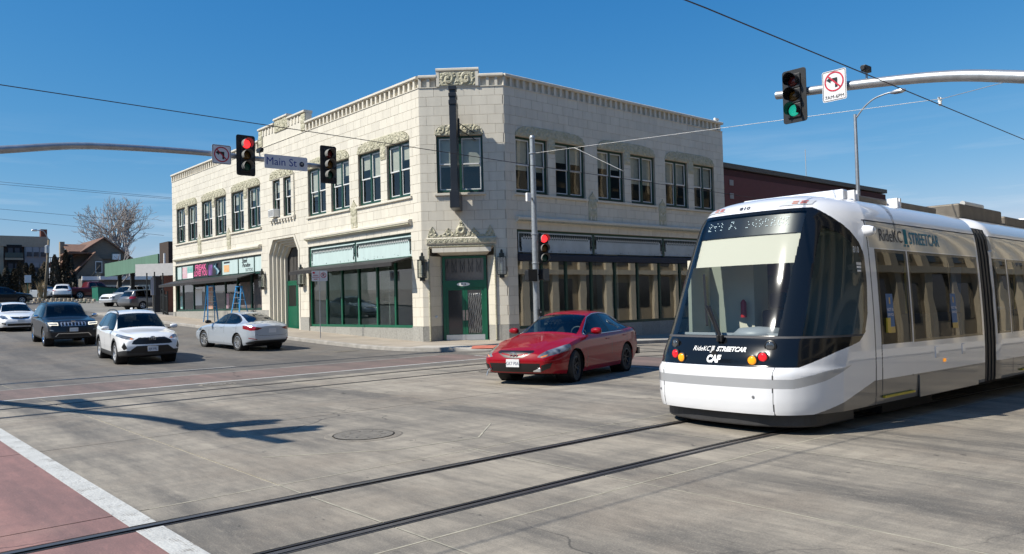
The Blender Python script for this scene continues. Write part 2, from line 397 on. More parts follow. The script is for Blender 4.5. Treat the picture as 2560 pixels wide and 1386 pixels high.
# concrete slabs of the crossing, each with its own edges
TA, TB = (5.42, 6.83), (15.70, 17.10)      # rails of the two tracks
RW = .085
_mb = MB()
for _a, _b in ((-2, TA[0]-RW), (TA[0]+RW, TA[1]-RW), (TA[1]+RW, TB[0]-RW), (TB[0]+RW, TB[1]-RW), (TB[1]+RW, 24.2)):
    _s = sheet(steps(-6, 16.2, 1.5), steps(_a, _b, 2.), lambda x, y: gz(x, y)-.007); _mb.add(_s.v, _s.f)
road = struct(_mb.build('road', M_SEAL, recalc=False))
bands = [(-2,1.4,4.9),(1.4,4.86,4.9),(4.86,TA[0]-RW,2.45),(TA[0]+RW,TA[1]-RW,2.45),(TA[1]+RW,7.40,2.45),(7.40,11.5,4.9),(11.5,15.12,4.9),
         (15.12,TB[0]-RW,4.9),(TB[0]+RW,TB[1]-RW,4.9),(TB[1]+RW,17.75,4.9),(17.75,21.0,4.9),(21.0,24.2,4.9)]
def slab(x0, x1, y0, y1, m, name='slab', top=0., par=road, g=.011):
    xs = [x0+g]+[x for x in steps(x0, x1, 2.6)[1:-1]]+[x1-g]; ys = [y0+g]+[y for y in steps(y0, y1, 2.6)[1:-1]]+[y1-g]
    mb = sheet(xs, ys, lambda x, y: gz(x, y)+top); nx, ny = len(xs), len(ys); n0 = len(mb.v)
    ring = [i for i in range(nx)]+[j*nx+nx-1 for j in range(1, ny)]+[(ny-1)*nx+i for i in range(nx-2, -1, -1)]+[j*nx for j in range(ny-2, 0, -1)]
    mb.add([], []); k = len(ring); mb.v += [(mb.v[r][0], mb.v[r][1], mb.v[r][2]-.05) for r in ring]
    mb.f += [(ring[(i+1)%k], ring[i], n0+i, n0+(i+1)%k) for i in range(k)]; mb.m += [0]*k
    return mb.build(name, m, par, recalc=False)
for y0, y1, st in bands:
    gA, gB = (y0-RW if y0 in (TA[0]+RW, TA[1]+RW, TB[0]+RW, TB[1]+RW) else y0), y1
    x = -6.39
    while x < 16.2:
        xa, xb = max(x, -6), min(x+st, 16.2); x += st
        if xb-xa < .05: continue
        rgn = []
        far = 17.75 <= y0+.01 < 21
        for s0, s1 in ((xa, min(xb, 1.92)), (max(xa, 1.92), xb)):
            if s1-s0 > .03: rgn.append((s0, s1))
        for s0, s1 in rgn:
            redx = s1 <= 1.93 and y0 < 15.1
            slab(s0, s1, y0, y1, M_RED if redx else M_CONC if y0 < 17.7 else M_ASPH)
# pale sealant beads squeezed out along some of the joints
for _y in (4.86, 7.40):
    sheet(steps(2.2, 16.1, 2.), [_y-.009, _y+.009], lambda x, y: gz(x, y)+.002).build('joint_seal', M_SEAL, road, recalc=False)
for _x in (3.41, 5.86, 8.31):
    for _a, _b in ((1.4, TA[0]-RW), (TA[0]+RW, TA[1]-RW), (TA[1]+RW, 7.4)):
        sheet([_x-.008, _x+.008], steps(_a+.02, _b-.02, 2.), lambda x, y: gz(x, y)+.002).build('joint_seal', M_SEAL, road, recalc=False)
# approaches
struct(sheet(steps(-6, 16.6, 3), steps(24.2, 130, 3), lambda x, y: gz(x, y)+.001).build('side_street', M_ASPH, recalc=False, smooth=True))
struct(sheet(steps(16.2, 120, 3), [-2,1.4]+[TA[0]-RW], lambda x, y: gz(x, y)).build('tram_street_near_lane', M_CONC, recalc=False, smooth=True))
struct(sheet(steps(16.2, 120, 3), [TA[0]+RW,TA[1]-RW], lambda x, y: gz(x, y)).build('track_bed', M_CONC, recalc=False, smooth=True))
struct(sheet(steps(16.2, 120, 3), [TA[1]+RW,9,12,TB[0]-RW], lambda x, y: gz(x, y)).build('tram_street_middle', M_CONC, recalc=False, smooth=True))
struct(sheet(steps(16.2, 120, 3), [TB[0]+RW,TB[1]-RW], lambda x, y: gz(x, y)).build('far_track_bed', M_CONC, recalc=False, smooth=True))
struct(sheet(steps(16.2, 120, 3), [TB[1]+RW,19,20.9], lambda x, y: gz(x, y)).build('tram_street_far_lane', M_CONC, recalc=False, smooth=True))
struct(sheet(steps(16.2, 20, 1.3), steps(20.9, 24.2, 1.1), lambda x, y: gz(x, y)-.004).build('road_corner', M_ASPH, recalc=False, smooth=True))
struct(sheet([-60,-40,-20,-6], [-2,5,12,18,24.2], lambda x, y: gz(x, y)).build('tram_street_west', M_CONC, recalc=False))

# rails: grooved girder rail in a black rubber boot
M_RAIL = mat('rail_steel', (.035,.028,.024), .5, .3, var=.35, vscale=1.2, stretch=(.2,6,1))
M_RAILTOP = mat('polished_rail_head', (.13,.115,.105), .38, .6, var=.3, vscale=2, stretch=(.2,6,1))
M_BOOT = mat('rail_boot_rubber', (.035,.035,.037), .7, var=.3, vscale=8)
def rail(y, side, label):
    """side: direction (in y) of the groove, towards the other rail"""
    prof = [(-.083,-.001),(-.05,-.003),(-.048,.003),(.012,.003),(.014,-.04),(.05,-.04),(.052,0.),(.068,0.),(.07,-.003),(.083,-.001)]
    mi = [2,2,1,0,0,0,0,2,2]
    xs = [-60,-30]+steps(-8, 60, 2)+[90,120]; mb = MB(); n = len(prof)
    vs = [(x, y+side*p, gz(x, y)+q) for x in xs for p, q in prof]
    for i in range(len(xs)-1):
        for j in range(n-1): mb.f.append((i*n+j, i*n+j+1, (i+1)*n+j+1, (i+1)*n+j)); mb.m.append(mi[j])
    mb.v = vs
    o = mb.build('tram_rail', [M_RAIL, M_RAILTOP, M_BOOT], recalc=False)
    return tag(o, label, 'rail', 'rails embedded in the road')
rail(TA[1], -1, 'left rail of the near track, running under the tram')
rail(TA[0], 1, 'right rail of the near track, closest rail to the viewer')
rail(TB[1], -1, 'far rail of the track on the building side of the street')
rail(TB[0], 1, 'near rail of the track on the building side of the street')

# painted lines
def stripe(name, x0, x1, y0, y1, m, label, par=None, dz=.004, st=1.0):
    o = sheet(steps(x0, x1, st), steps(y0, y1, st), lambda x, y: gz(x, y)+dz).build(name, m, recalc=False)
    return struct(o)
for a, b in ((1.5, TA[0]-RW), (TA[0]+RW, TA[1]-RW), (TA[1]+RW, 14.9), (14.9, TB[0]-RW), (TB[0]+RW,TB[1]-RW)):
    stripe('white_crossing_line', 1.90, 2.11, a, b, M_LINE, '')
    stripe('outer_crossing_line', -1.65, -1.45, a, b, M_LINE2, '')
stripe('far_crossing_line', -6, 16.0, 18.62, 18.76, M_LINE, '')
stripe('red_far_crossing', -6, 16.0, 18.76, 21.2, M_RED2, '', dz=.002)
stripe('far_crossing_outer_line', -6, 15.4, 21.2, 21.36, M_LINE3, '')
stripe('right_crossing_line', 15.9, 16.05, 7.2, TB[0]-RW, M_LINE2, '')
stripe('right_crossing_line', 15.9, 16.05, TB[1]+RW, 20.0, M_LINE2, '')
stripe('right_crossing_outer_line', 19.2, 19.4, TB[1]+RW, 20.0, M_LINE2, '')
stripe('red_right_crossing', 16.1, 19.2, TB[1]+RW, 20.0, M_RED2, '', dz=.002)
stripe('red_right_crossing', 16.1, 19.2, TA[1]+RW, TB[0]-RW, M_RED2, '', dz=.002)
stripe('stop_line', 3.5, 9.3, 22.9, 23.2, M_LINE3, '')
for k in range(5): stripe('centre_line_dash', 9.7, 9.82, 34+k*9, 37+k*9, M_LINE2, '')

# pavement by the corner building: kerb follows a rounded corner
def kerb_path():
    P = [(15.9, 66.), (15.9, 50), (15.9, 40), (15.9, 32), (15.9, 27), (15.9, 25.4)]
    cx, cy, r = 20.4, 25.2, 4.5
    for i in range(13):
        a = math.pi + (math.pi/2)*i/12; P.append((cx+r*math.cos(a), cy+r*math.sin(a)))
    return P + [(24, 20.7), (30, 20.7), (40, 20.7), (60, 20.7), (90, 20.7)]
KP = kerb_path()
def kh(i):    # kerb height, dropped at the ramp of the corner
    x, y = KP[i]; a = math.atan2(y-25.2, x-20.4); dd = abs(a+math.radians(124)); return lerp(.03, .14, sstep(.12, .34, dd)) if x < 20.5 and y < 25.5 else .14
inner = []
for x, y in KP:
    inner.append((18.6, y) if y > 26 else None)
mb = MB(); kb = MB(); n = len(KP)
for i, (x, y) in enumerate(KP):
    if y > 25.3: q = (18.6, max(y, 26.4)); nx, ny = 1, 0
    elif x > 20.5: q = (max(x, 21.0), 24.2); nx, ny = 0, 1
    else: t = i; q = (20.6, 26.0); L_ = math.hypot(q[0]-x, q[1]-y); nx, ny = (20.4-x)/4.5, (25.2-y)/4.5
    h0 = kh(i)
    b = (x+nx*.16, y+ny*.16)
    kb.v += [(x-nx*.01, y-ny*.01, gz(x, y)-.03), (x, y, gz(x, y)+h0-.02), (x+nx*.02, y+ny*.02, gz(x, y)+h0), (b[0], b[1], gz(x, y)+h0+.002)]
    m1 = (b[0]+nx*.9, b[1]+ny*.9)
    hz = lambda p, hh: gz(*p)+hh
    mb.v += [(b[0]-nx*.005, b[1]-ny*.005, gz(x, y)+h0-.001), (m1[0], m1[1], gz(x, y)+lerp(h0, .15, .8)), (q[0], q[1], gz(*q)+.165)]
for i in range(n-1):
    for j in range(3): kb.f.append((i*4+j, i*4+j+1, i*4+j+5, i*4+j+4)); kb.m.append(0)
    for j in range(2): mb.f.append((i*3+j, i*3+j+1, i*3+j+4, i*3+j+3)); mb.m.append(1 if 8 <= i <= 22 and j == 0 else 0)
pav = struct(mb.build('pavement', [M_WALK, M_WALK2], recalc=False))
kb.build('kerb', M_KERB, pav, recalc=False, smooth=40)
# red tactile pad on the ramp
mb = MB(); a0 = math.radians(-124)
for i in range(7):
    a = a0+lerp(-.16, .16, i/6)
    for r in (4.25, 3.62):
        x, y = 20.4+r*math.cos(a), 25.2+r*math.sin(a); mb.v.append((x, y, gz(x, y)+lerp(.055, .125, (4.25-r)/.63)+.014))
mb.f = [(2*i, 2*i+1, 2*i+3, 2*i+2) for i in range(6)]; mb.m = [0]*6
pad = mb.build('tactile_pad', M_TACT, pav, recalc=False)
# far left pavement
struct(sheet([-40,-20,-6.0], steps(24.2, 130, 6), lambda x, y: gz(x, y)+.12).build('left_pavement', M_WALK, recalc=False))

# manholes, drain, debris
M_IRON = mat('cast_iron', (.20,.18,.15), .65, .15, var=.3, vscale=10, bump=.3)
def manhole(x, y, r, label, worn=False):
    z = gz(x, y); t = thing('manhole_cover', label, 'manhole', (x, y, z), group='manholes in the road')
    MB().lathe([(r*.80,.0005),(r*.80,.006),(r*.97,.007),(r*1.0,.002)], (0,0,0), n=40).build('collar', M_CONC, t, recalc=True)
    lid = MB().lathe([(0,.0075),(r*.36,.0075),(r*.37,.012),(r*.42,.012),(r*.43,.0075),(r*.58,.0075),(r*.59,.012),(r*.66,.012),(r*.67,.0075),(r*.76,.0075),(r*.765,.011),(r*.79,.011)], (0,0,0), n=40)
    lid.build('lid', M_IRON, t, recalc=True)
    nb = MB()
    for k in range(10):
        a = k*math.tau/10; nb.bar((r*.44*math.cos(a), r*.44*math.sin(a), .0115), (r*.57*math.cos(a), r*.57*math.sin(a), .0115), .05*r, .007)
    stuff(nb.build('lid_ribs', M_IRON, t))
manhole(5.51, 9.33, .52, 'ribbed round manhole cover between the shadow and the near track')
manhole(6.9, 18.1, .42, 'manhole near the far crossing line, left of the others', True)
manhole(12.6, 15.1, .42, 'worn manhole in front of the red car, by the far track', True)
# diamond joint round the near manhole
g = MB(); P = [(4.55,9.6),(3.9,8.55),(5.1,7.45),(6.35,7.95),(7.2,9.25)]
P = [(3.9,8.9),(5.2,8.1),(6.4,7.98),(7.25,8.75)]
for a, b in zip(P, P[1:]): g.bar((*a, gz(*a)+.001), (*b, gz(*b)+.001), .022, .006)
struct(g.build('manhole_joint', M_SEAL))
t = thing('drain_grate', 'iron storm drain grate at the kerb by the silver car', 'grate', (14.7, 26.2, gz(14.7, 26.2)))
nb = MB()
for k in range(9): nb.box(-.42+k*.1, -.38+k*.1, -.3, .3, .002, .014)
nb.build('bar', M_IRON, t); MB().box(-.48,.48,-.36,-.3,.001,.012).box(-.48,.48,.3,.36,.001,.012).box(-.48,-.43,-.3,.3,.001,.012).box(.45,.48,-.3,.3,.001,.012).build('frame', M_IRON, t)
# ---------------------------------------------------------------- the corner building
M_TERRA = mat('glazed_terracotta', (.67,.625,.53), .45, var=.10, vscale=1.4, island=.055, bump=.04, bscale=25, detail=8, spec=.4, stretch=(1.6,1.6,.35))
M_MORTAR = mat('mortar', (.42,.36,.29), .9, var=.3, vscale=2)
M_GRAN = mat('granite_base', (.33,.32,.29), .6, var=.25, vscale=18, bump=.05, island=.12)
M_ORN = mat('carved_terracotta', (.56,.52,.40), .6, col2=(.36,.35,.24), vscale=6, island=.05)
M_GREEN = mat('green_painted_wood', (.006,.10,.052), .38, var=.15, vscale=4, spec=.5)
M_GREEND = mat('dark_green_window_paint', (.008,.05,.034), .4, var=.15, vscale=4)
M_SASH = mat('white_sash', (.70,.71,.70), .35, var=.05)
M_BLIND = mat('cream_blind', (.66,.63,.54), .8, var=.1)
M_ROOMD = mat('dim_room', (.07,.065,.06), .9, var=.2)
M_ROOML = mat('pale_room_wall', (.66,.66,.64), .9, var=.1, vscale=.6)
M_ROOMF = mat('shop_floor', (.34,.33,.31), .6, var=.2)
M_MINT = mat('mint_transom_panel', (.50,.62,.60), .3, var=.08, vscale=2.2, stretch=(3,3,.4))
M_SLATE = mat('grey_blue_transom_panel', (.44,.50,.53), .25, var=.14, vscale=1.5)
M_AWN = mat('brown_black_awning', (.028,.024,.022), .6, var=.3, vscale=5)
M_LACE = mat('peeled_border', (.03,.045,.045), .5)
M_LACEW = mat('pale_border_fringe', (.55,.55,.53), .6)
G_UP = glass('upstairs_glass', (.72,.76,.75), 1.3, base=.05, wob=.03)
G_SHOP = glass('shop_glass', (.74,.80,.78), 1.8, base=.07, wob=.02)

BLD = thing('corner_building', 'two-storey cream terracotta corner building with cut corner entrance', 'building', (18.33, 23.84, 0))
BO = Vector(BLD.location)
class Fac:
    def __init__(s, O, A): s.O = Vector((*O, 0)); s.a = A; s.t = Vector((math.cos(A), math.sin(A), 0)); s.i = Vector((-math.sin(A), math.cos(A), 0))
    def place(s, o, sx=0, wv=0, z=0):
        p = s.O+s.t*sx+s.i*wv; o.parent = BLD; o.location = (p.x-BO.x, p.y-BO.y, z); o.rotation_euler = (0, 0, s.a); return o
    def P(s, sx, wv, z): p = s.O+s.t*sx+s.i*wv; return Vector((p.x, p.y, z))
cA, cB = Vector((18.33, 26.2)), Vector((20.85, 23.84))
FL = Fac((18.33, 55.87), -math.pi/2); FC = Fac(cA, math.atan2(cB.y-cA.y, cB.x-cA.x)); FR = Fac(cB, 0.)
LL, LC, LR = 55.87-26.2, (cB-cA).length, 15.5
ys = lambda y: 55.87-y            # left facade: world y to facade s
xs_ = lambda x: x-20.85           # right facade
WT, WB, ZT, ZD, CH = 8.48, 6.20, 10.47, 10.95, .3876
Z0 = .78
# openings (s0, s1, z0, z1)
winL = [(26.94,28.68),(29.2,31.05),(31.86,33.58),(34.1,35.92),(41.54,43.22),(43.8,45.57),(46.37,48.1),(48.58,50.33),(51.15,52.83),(53.35,55.0)]
winL = [(ys(b), ys(a)) for a, b in winL]
winS = [(ys(38.68), ys(37.8)), (ys(39.96), ys(39.08))]
winR = [(xs_(a), xs_(b)) for a, b in ((21.43,23.26),(23.72,25.55),(26.38,28.2),(28.68,30.5),(31.3,33.15),(33.65,35.45))]
storeR1 = (ys(36.0), ys(26.96)); storeL1 = (ys(55.4), ys(41.54)); arch = (ys(40.62), ys(36.94)); storeR = (xs_(21.4), xs_(35.5))
opL = [(a, b, WB-.16, WT) for a, b in winL]+[(a, b, 6.45, WT) for a, b in winS]+[(*storeR1, -.5, 4.65),(*storeL1, -.5, 4.65),(*arch, -.5, 5.41)]
opR = [(a, b, WB-.16, WT) for a, b in winR]+[(*storeR, -1.5, 4.65)]
cw = (.68, 2.56); door = (.30, 2.92)
opC = [(*cw, WB-.16, WT), (*door, -.5, 3.95)]

def split(rect, ops):
    """rect minus openings, as rects"""
    out = [rect]
    for o in ops:
        nx = []
        for a, b, c, d in out:
            A, B, Cc, D = max(a, o[0]), min(b, o[1]), max(c, o[2]), min(d, o[3])
            if A >= B or Cc >= D: nx.append((a, b, c, d)); continue
            if a < A: nx.append((a, A, c, d))
            if B < b: nx.append((B, b, c, d))
            if c < Cc: nx.append((A, B, c, Cc))
            if D < d: nx.append((A, B, D, d))
        out = nx
    return out
zgL = lambda s: lerp(1.58, .78, s/LL)     # granite top follows the slope
blocks = []
def courses(F, Ln, ops, gtop, nm):
    core = MB()
    for a, b, c, d in split((0.02, Ln-.02, -1.2, ZT), ops): core.box(a, b, .014, .30, c, d)
    wall = F.place(core.build(nm, M_MORTAR))
    k = 0; z = Z0
    while z < ZT-.01:
        z1 = min(z+CH, ZT); off = -.31 if k % 2 else 0.
        s = off
        while s < Ln:
            a, b = max(0, s), min(Ln, s+.62); s += .62
            if b-a < .05: continue
            for r in split((a, b, z, z1), ops):
                g0 = gtop((r[0]+r[1])/2)
                if r[3] <= g0+.02: continue
                r = (r[0], r[1], max(r[2], g0), r[3])
                if r[1]-r[0] < .04 or r[3]-r[2] < .04: continue
                blocks.append((F, wall, r))
        z = z1; k += 1
    # granite base stones
    s = 0.
    while s < Ln:
        a, b = s, min(Ln, s+1.05); s += 1.05
        for r in split((a, b, -1.2, gtop((a+b)/2)), ops):
            if r[1]-r[0] < .05: continue
            o = MB().box(r[0]+.004, r[1]-.004, -.02, .30, r[2], r[3]-.004).build('granite_stone', M_GRAN); o.parent = wall
    return wall
wL = courses(FL, LL, opL, lambda s: Z0+CH if s > ys(37.2) and s < ys(36) else Z0+2*CH if s < ys(40.6) else Z0, 'left_wall')
wC = courses(FC, LC, opC, lambda s: Z0, 'corner_wall')
wR = courses(FR, LR, opR, lambda s: Z0-.001, 'right_wall')
def proj_area(F, r):
    p = F.P((r[0]+r[1])/2, 0, (r[2]+r[3])/2); d = CAMP-p; n = -F.i
    return (r[1]-r[0])*(r[3]-r[2])*max(0, d.normalized().dot(n))/d.length_squared
blocks.sort(key=lambda b: -proj_area(b[0], b[2]))
def block_mb(mb, r, j=.0038):
    a, b, c, d = r[0]+j, r[1]-j, r[2]+j, r[3]-j; e = .006; w0 = random.uniform(-.0015, .0015)
    mb.add([(a+e,w0,c+e),(b-e,w0,c+e),(b-e,w0,d-e),(a+e,w0,d-e),(a,e+w0,c),(b,e+w0,c),(b,e+w0,d),(a,e+w0,d),(a,.298,c),(b,.298,c),(b,.298,d),(a,.298,d)],
           [(0,1,2,3),(4,5,1,0),(5,6,2,1),(6,7,3,2),(7,4,0,3),(8,9,5,4),(9,10,6,5),(10,11,7,6),(11,8,4,7)])
for F, wall, r in blocks[:300]:
    mb = MB(); block_mb(mb, r); o = mb.build('terracotta_block', M_TERRA, recalc=False); o.parent = wall
for F, wall in ((FL, wL), (FC, wC), (FR, wR)):
    mb = MB()
    for F2, w2, r in blocks[300:]:
        if w2 is wall: block_mb(mb, r)
    if mb.v: o = stuff(mb.build('terracotta_blocks', M_TERRA, recalc=False)); o.parent = wall

# ---- cornice: fluted band and coping
flute = MB().add([(0,-.005,0),(.07,.05,0),(.20,.05,0),(.25,-.005,0),(.25,.2,0),(0,.2,0),(0,-.005,.36),(.07,.05,.36),(.20,.05,.36),(.25,-.005,.36),(.25,.2,.36),(0,.2,.36)],
     [(0,1,7,6),(1,2,8,7),(2,3,9,8),(6,7,8,9,10,11),(0,5,4,3,2,1)])
flute = MB()
flute.add([(0,-.02,0),(.12,-.02,0),(.12,.10,0),(.36,.10,0),(.36,.2,0),(0,.2,0),(0,-.02,.36),(.12,-.02,.36),(.12,.10,.36),(.36,.10,.36),(.36,.2,.36),(0,.2,.36)],
          [(0,1,7,6),(1,2,8,7),(2,3,9,8),(3,4,10,9),(4,5,11,10),(5,0,6,11)])
flute = flute.mesh('flute', M_TERRA, recalc=True)
def band(F, a, b, z, skip=()):
    n = max(1, round((b-a)/.36)); st = (b-a)/n
    for k in range(n):
        s = a+k*st
        if any(q0-.2 < s < q1-.1 for q0, q1 in skip): continue
        o = bpy.data.objects.new('flute', flute); COL.objects.link(o); F.place(o, s, 0, z); o.scale.x = st/.36
def coping(F, a, b, z, h=.13, out=.09, dp=.4, bl=1.3):
    s = a
    while s < b-.01:
        e = min(b, s+bl)
        if b-e < .3: e = b
        pr = [(-out+.03, z), (-out, z+.03), (-out, z+h-.03), (-out+.04, z+h), (dp, z+h), (dp, z)]
        o = MB().prism(pr, 'x', s+.003, e-.003).build('coping_stone', M_TERRA); F.place(o); s = e
ZF = ZT+.01
def fill(F, a, b, z0, z1, wv0=.1, wv1=.35, m=M_TERRA, nm='parapet'):
    return F.place(MB().box(a, b, wv0, wv1, z0, z1).build(nm, m))
rais = [(ys(41.6), ys(36.05)), (ys(39.62), ys(38.0))]
band(FL, 0, rais[0][0], ZF); band(FL, rais[0][1], LL, ZF); band(FR, 0, LR, ZF); band(FC, 0, LC, ZF, [(.80, 2.45)])
for F, a, b in ((FL, 0, rais[0][0]), (FL, rais[0][1], LL-.05), (FR, .05, LR), (FC, 0, .74), (FC, 2.45, LC)): coping(F, a, b, ZF+.36)
for F, a, b in ((FL, 0, LL), (FC, 0, LC), (FR, 0, LR)):
    fill(F, a, b, ZT-.02, ZF+.36, .2, .4); fill(F, a, b, ZT-.02, ZF, -.03, .2, nm='string_course')
# raised centre of the left parapet
a, b = rais[0]; c, d = rais[1]
fill(FL, a, b, ZF+.0, 11.42, .02, .35); band(FL, a+.5, c, 11.07); band(FL, d, b-.5, 11.07)
fill(FL, c, d, 11.0, 11.62, .0, .35); coping(FL, a, c, 11.43); coping(FL, d, b, 11.43); coping(FL, c, d, 11.62)
def relief(name, F, s0, s1, z0, z1, outline=None, dep=.062, seed=0, res=.033, m=M_ORN, w0=-.012):
    """carved panel: scrolls and leaves raised from a ground"""
    rnd = random.Random(seed); W_, H_ = s1-s0, z1-z0; nx, nz = max(6, int(W_/res)), max(5, int(H_/res)); mb = MB()
    cent = []; nsc = max(2, int(W_/(H_*1.05)))
    for k in range(nsc): cent.append((W_*(k+.5)/nsc, H_*(.45 if k % 2 else .55), 1 if k < nsc/2 else -1))
    def hgt(x, z):
        x2 = x if x < W_/2 else W_-x          # mirror about the middle
        v = 0
        for cx, cz, sg in cent:
            cx = cx if cx < W_/2 else W_-cx
            dx, dz = x2-cx, z-cz; r = math.hypot(dx, dz)/(H_*.5); an = math.atan2(dz, dx)
            v = max(v, math.exp(-r*r*1.1)*(.5+.5*math.cos(r*9.5-an*1.0)))
        v = max(v*.95, .55*max(0, math.sin(x2*31+math.sin(z*23)*1.6)*math.sin(z*29+x2*5)))
        return v
    idx = {}
    for j in range(nz+1):
        for i in range(nx+1):
            x, z = W_*i/nx, H_*j/nz
            if outline and not outline(x/W_, z/H_): continue
            edge = min(x, W_-x, z, H_-z)
            hh = hgt(x, z)*dep*clamp(edge/.03+.3)
            idx[i, j] = len(mb.v); mb.v.append((s0+x, w0-.008-hh, z0+z))
    for j in range(nz):
        for i in range(nx):
            q = [(i,j),(i+1,j),(i+1,j+1),(i,j+1)]
            if all(k in idx for k in q): mb.f.append(tuple(idx[k] for k in q)); mb.m.append(0)
    # rim down to the wall
    o = mb.mesh(name, m, recalc=False); bm = bmesh.new(); bm.from_mesh(o)
    be = [e for e in bm.edges if e.is_boundary]; r = bmesh.ops.extrude_edge_only(bm, edges=be)
    for v in [g for g in r['geom'] if isinstance(g, bmesh.types.BMVert)]: v.co.y = .01
    bmesh.ops.recalc_face_normals(bm, faces=bm.faces); bm.to_mesh(o); bm.free()
    return F.place(obj(name, o))
ell = lambda u, v: v < 1.02*(1-abs(2*u-1)**5.5)**.5 if abs(2*u-1) <= 1 else False
relief('carved_panel', FL, a+.02, a+.46, ZF+.05, 11.38, dep=.05, seed=1); relief('carved_panel', FL, b-.46, b-.02, ZF+.05, 11.38, dep=.05, seed=2)
relief('carved_panel', FL, c+.05, d-.05, 11.0, 11.6, dep=.07, seed=3)
# raised panel of the cut corner
fill(FC, .74, 2.45, ZF, 11.10, -.04, .35); coping(FC, .72, 2.47, 11.10, out=.1)
fill(FC, .74, .86, ZF, 11.10, -.07, 0, nm='panel_frame'); fill(FC, 2.33, 2.45, ZF, 11.10, -.07, 0, nm='panel_frame')
relief('carved_scroll_panel', FC, .87, 2.32, ZF+.03, 11.06, dep=.09, seed=4, res=.022, w0=-.045)

# ---- upstairs windows
def win_meshes(W_, H_, dbl=True, tag_=''):
    f = .085; mu = .12; D = .12
    fr = MB().box(0, f, D, D+.12, 0, H_).box(W_-f, W_, D, D+.12, 0, H_).box(f, W_-f, D, D+.12, H_-f, H_).box(f, W_-f, D, D+.12, 0, f)
    bays = [(f, W_/2-mu/2), (W_/2+mu/2, W_-f)] if dbl else [(f, W_-f)]
    if dbl: fr.box(W_/2-mu/2, W_/2+mu/2, D-.01, D+.12, f, H_-f)
    s1 = MB(); pn = MB(); bw = bays[0][1]-bays[0][0]; t = .05; H2 = H_-2*f
    for z0, z1, wv in ((0, H2/2+.02, D+.055), (H2/2-.02, H2, D+.02)):
        s1.box(0, t, wv, wv+.03, z0, z1).box(bw-t, bw, wv, wv+.03, z0, z1).box(t, bw-t, wv, wv+.03, z0, z0+t).box(t, bw-t, wv, wv+.03, z1-t, z1)
    pl = MB().quad((t, D+.072, t), (bw-t, D+.072, t), (bw-t, D+.072, H2/2), (t, D+.072, H2/2)); pu = MB().quad((t, D+.036, H2/2), (bw-t, D+.036, H2/2), (bw-t, D+.036, H2-t), (t, D+.036, H2-t))
    bl = MB().box(.02, bw-.02, D+.12, D+.125, 0, H2)
    return dict(frame=fr.mesh('window'+tag_, M_GREEND), sash=s1.mesh('sash'+tag_, M_SASH), low=pl.mesh('lower_pane'+tag_, G_UP, recalc=False), up=pu.mesh('upper_pane'+tag_, G_UP, recalc=False),
                blind=bl.mesh('blind'+tag_, M_BLIND), bays=bays, f=f, H2=H2)
WM = win_meshes(1.80, WT-WB); WS_ = win_meshes(.88, WT-6.45, False, '_small')
rw = random.Random(3)
def window(F, a, b, z, ms, blind=None):
    base = 1.80 if ms is WM else .88
    w_ = obj('window', ms['frame']); F.place(w_, a, 0, z); w_.scale.x = (b-a)/base
    for k, (s0, s1) in enumerate(ms['bays']):
        for nm, key in (('sash', 'sash'), ('lower_pane', 'low'), ('upper_pane', 'up')):
            obj(nm, ms[key], w_, (s0, 0, ms['f']))
        bl = blind if blind is not None else rw.choice((.5, .5, .45, .6, .3, .0))
        if bl > 0:
            o = obj('blind', ms['blind'], w_, (s0, .01*k, ms['f']+ms['H2']*(1-bl))); o.scale.z = bl
    return w_
for i, (a, b) in enumerate(winL): window(FL, a, b, WB, WM, None)
for a, b in winS: window(FL, a, b, 6.45, WS_, .3)
for a, b in winR: window(FR, a, b, WB, WM, rw.choice((.5, .35, .6)))
window(FC, *cw, WB, WM, .55)
def sill(F, a, b, z, h=.14, out=.09):
    o = MB().prism([(-out, z+.02), (-out, z+h-.04), (.13, z+h), (.13, z), (-out+.03, z)], 'x', a, b).build('window_sill', M_TERRA); return F.place(o)
sl_ = [(ys(31.2), ys(26.8)), (ys(36.0), ys(31.75)), (ys(45.7), ys(41.4)), (ys(50.45), ys(46.25)), (ys(55.15), ys(51.05))]
for a, b in sl_: sill(FL, a, b, WB-.16)
for a, b in ((.45, 4.78), (5.4, 9.72), (10.35, 14.7)): sill(FR, a, b, WB-.16)
sill(FC, .58, 2.64, WB-.16); sill(FL, ys(40.2), ys(37.3), 6.30, h=.15, out=.12)
nb = MB()
for k in range(9): nb.box(ys(40.15)+k*.33, ys(40.15)+k*.33+.16, -.1, .0, 6.19, 6.31)
FL.place(nb.build('sill_brackets', M_TERRA))['kind'] = 'stuff'
# carved lintels over the windows
for i, (a, b) in enumerate(((ys(31.1), ys(26.9)), (ys(35.97), ys(31.8)), (ys(45.6), ys(41.5)), (ys(50.4), ys(46.3)), (ys(55.05), ys(51.1)))): relief('carved_lintel', FL, a, b, WT+.02, 8.97, ell, seed=10+i)
for i, (a, b) in enumerate(((.55, 4.72), (5.5, 9.68), (10.42, 14.62))): relief('carved_lintel', FR, a, b, WT+.02, 8.97, ell, seed=20+i)
relief('carved_lintel', FC, .62, 2.60, WT+.02, 8.92, ell, seed=30, res=.022)
for F, ps in ((FL, (28.94, 33.84, 43.5, 48.34, 53.09)), ):
    for y in ps: relief('carved_bracket', F, ys(y)-.2, ys(y)+.2, 7.95, WT+.05, seed=int(y), dep=.05)
for x in (23.49, 28.44, 33.4): relief('carved_bracket', FR, xs_(x)-.2, xs_(x)+.2, 7.95, WT+.05, seed=int(x), dep=.05)
relief('carved_lintel', FL, ys(40.3), ys(37.5), WT+.05, 9.0, ell, seed=31)
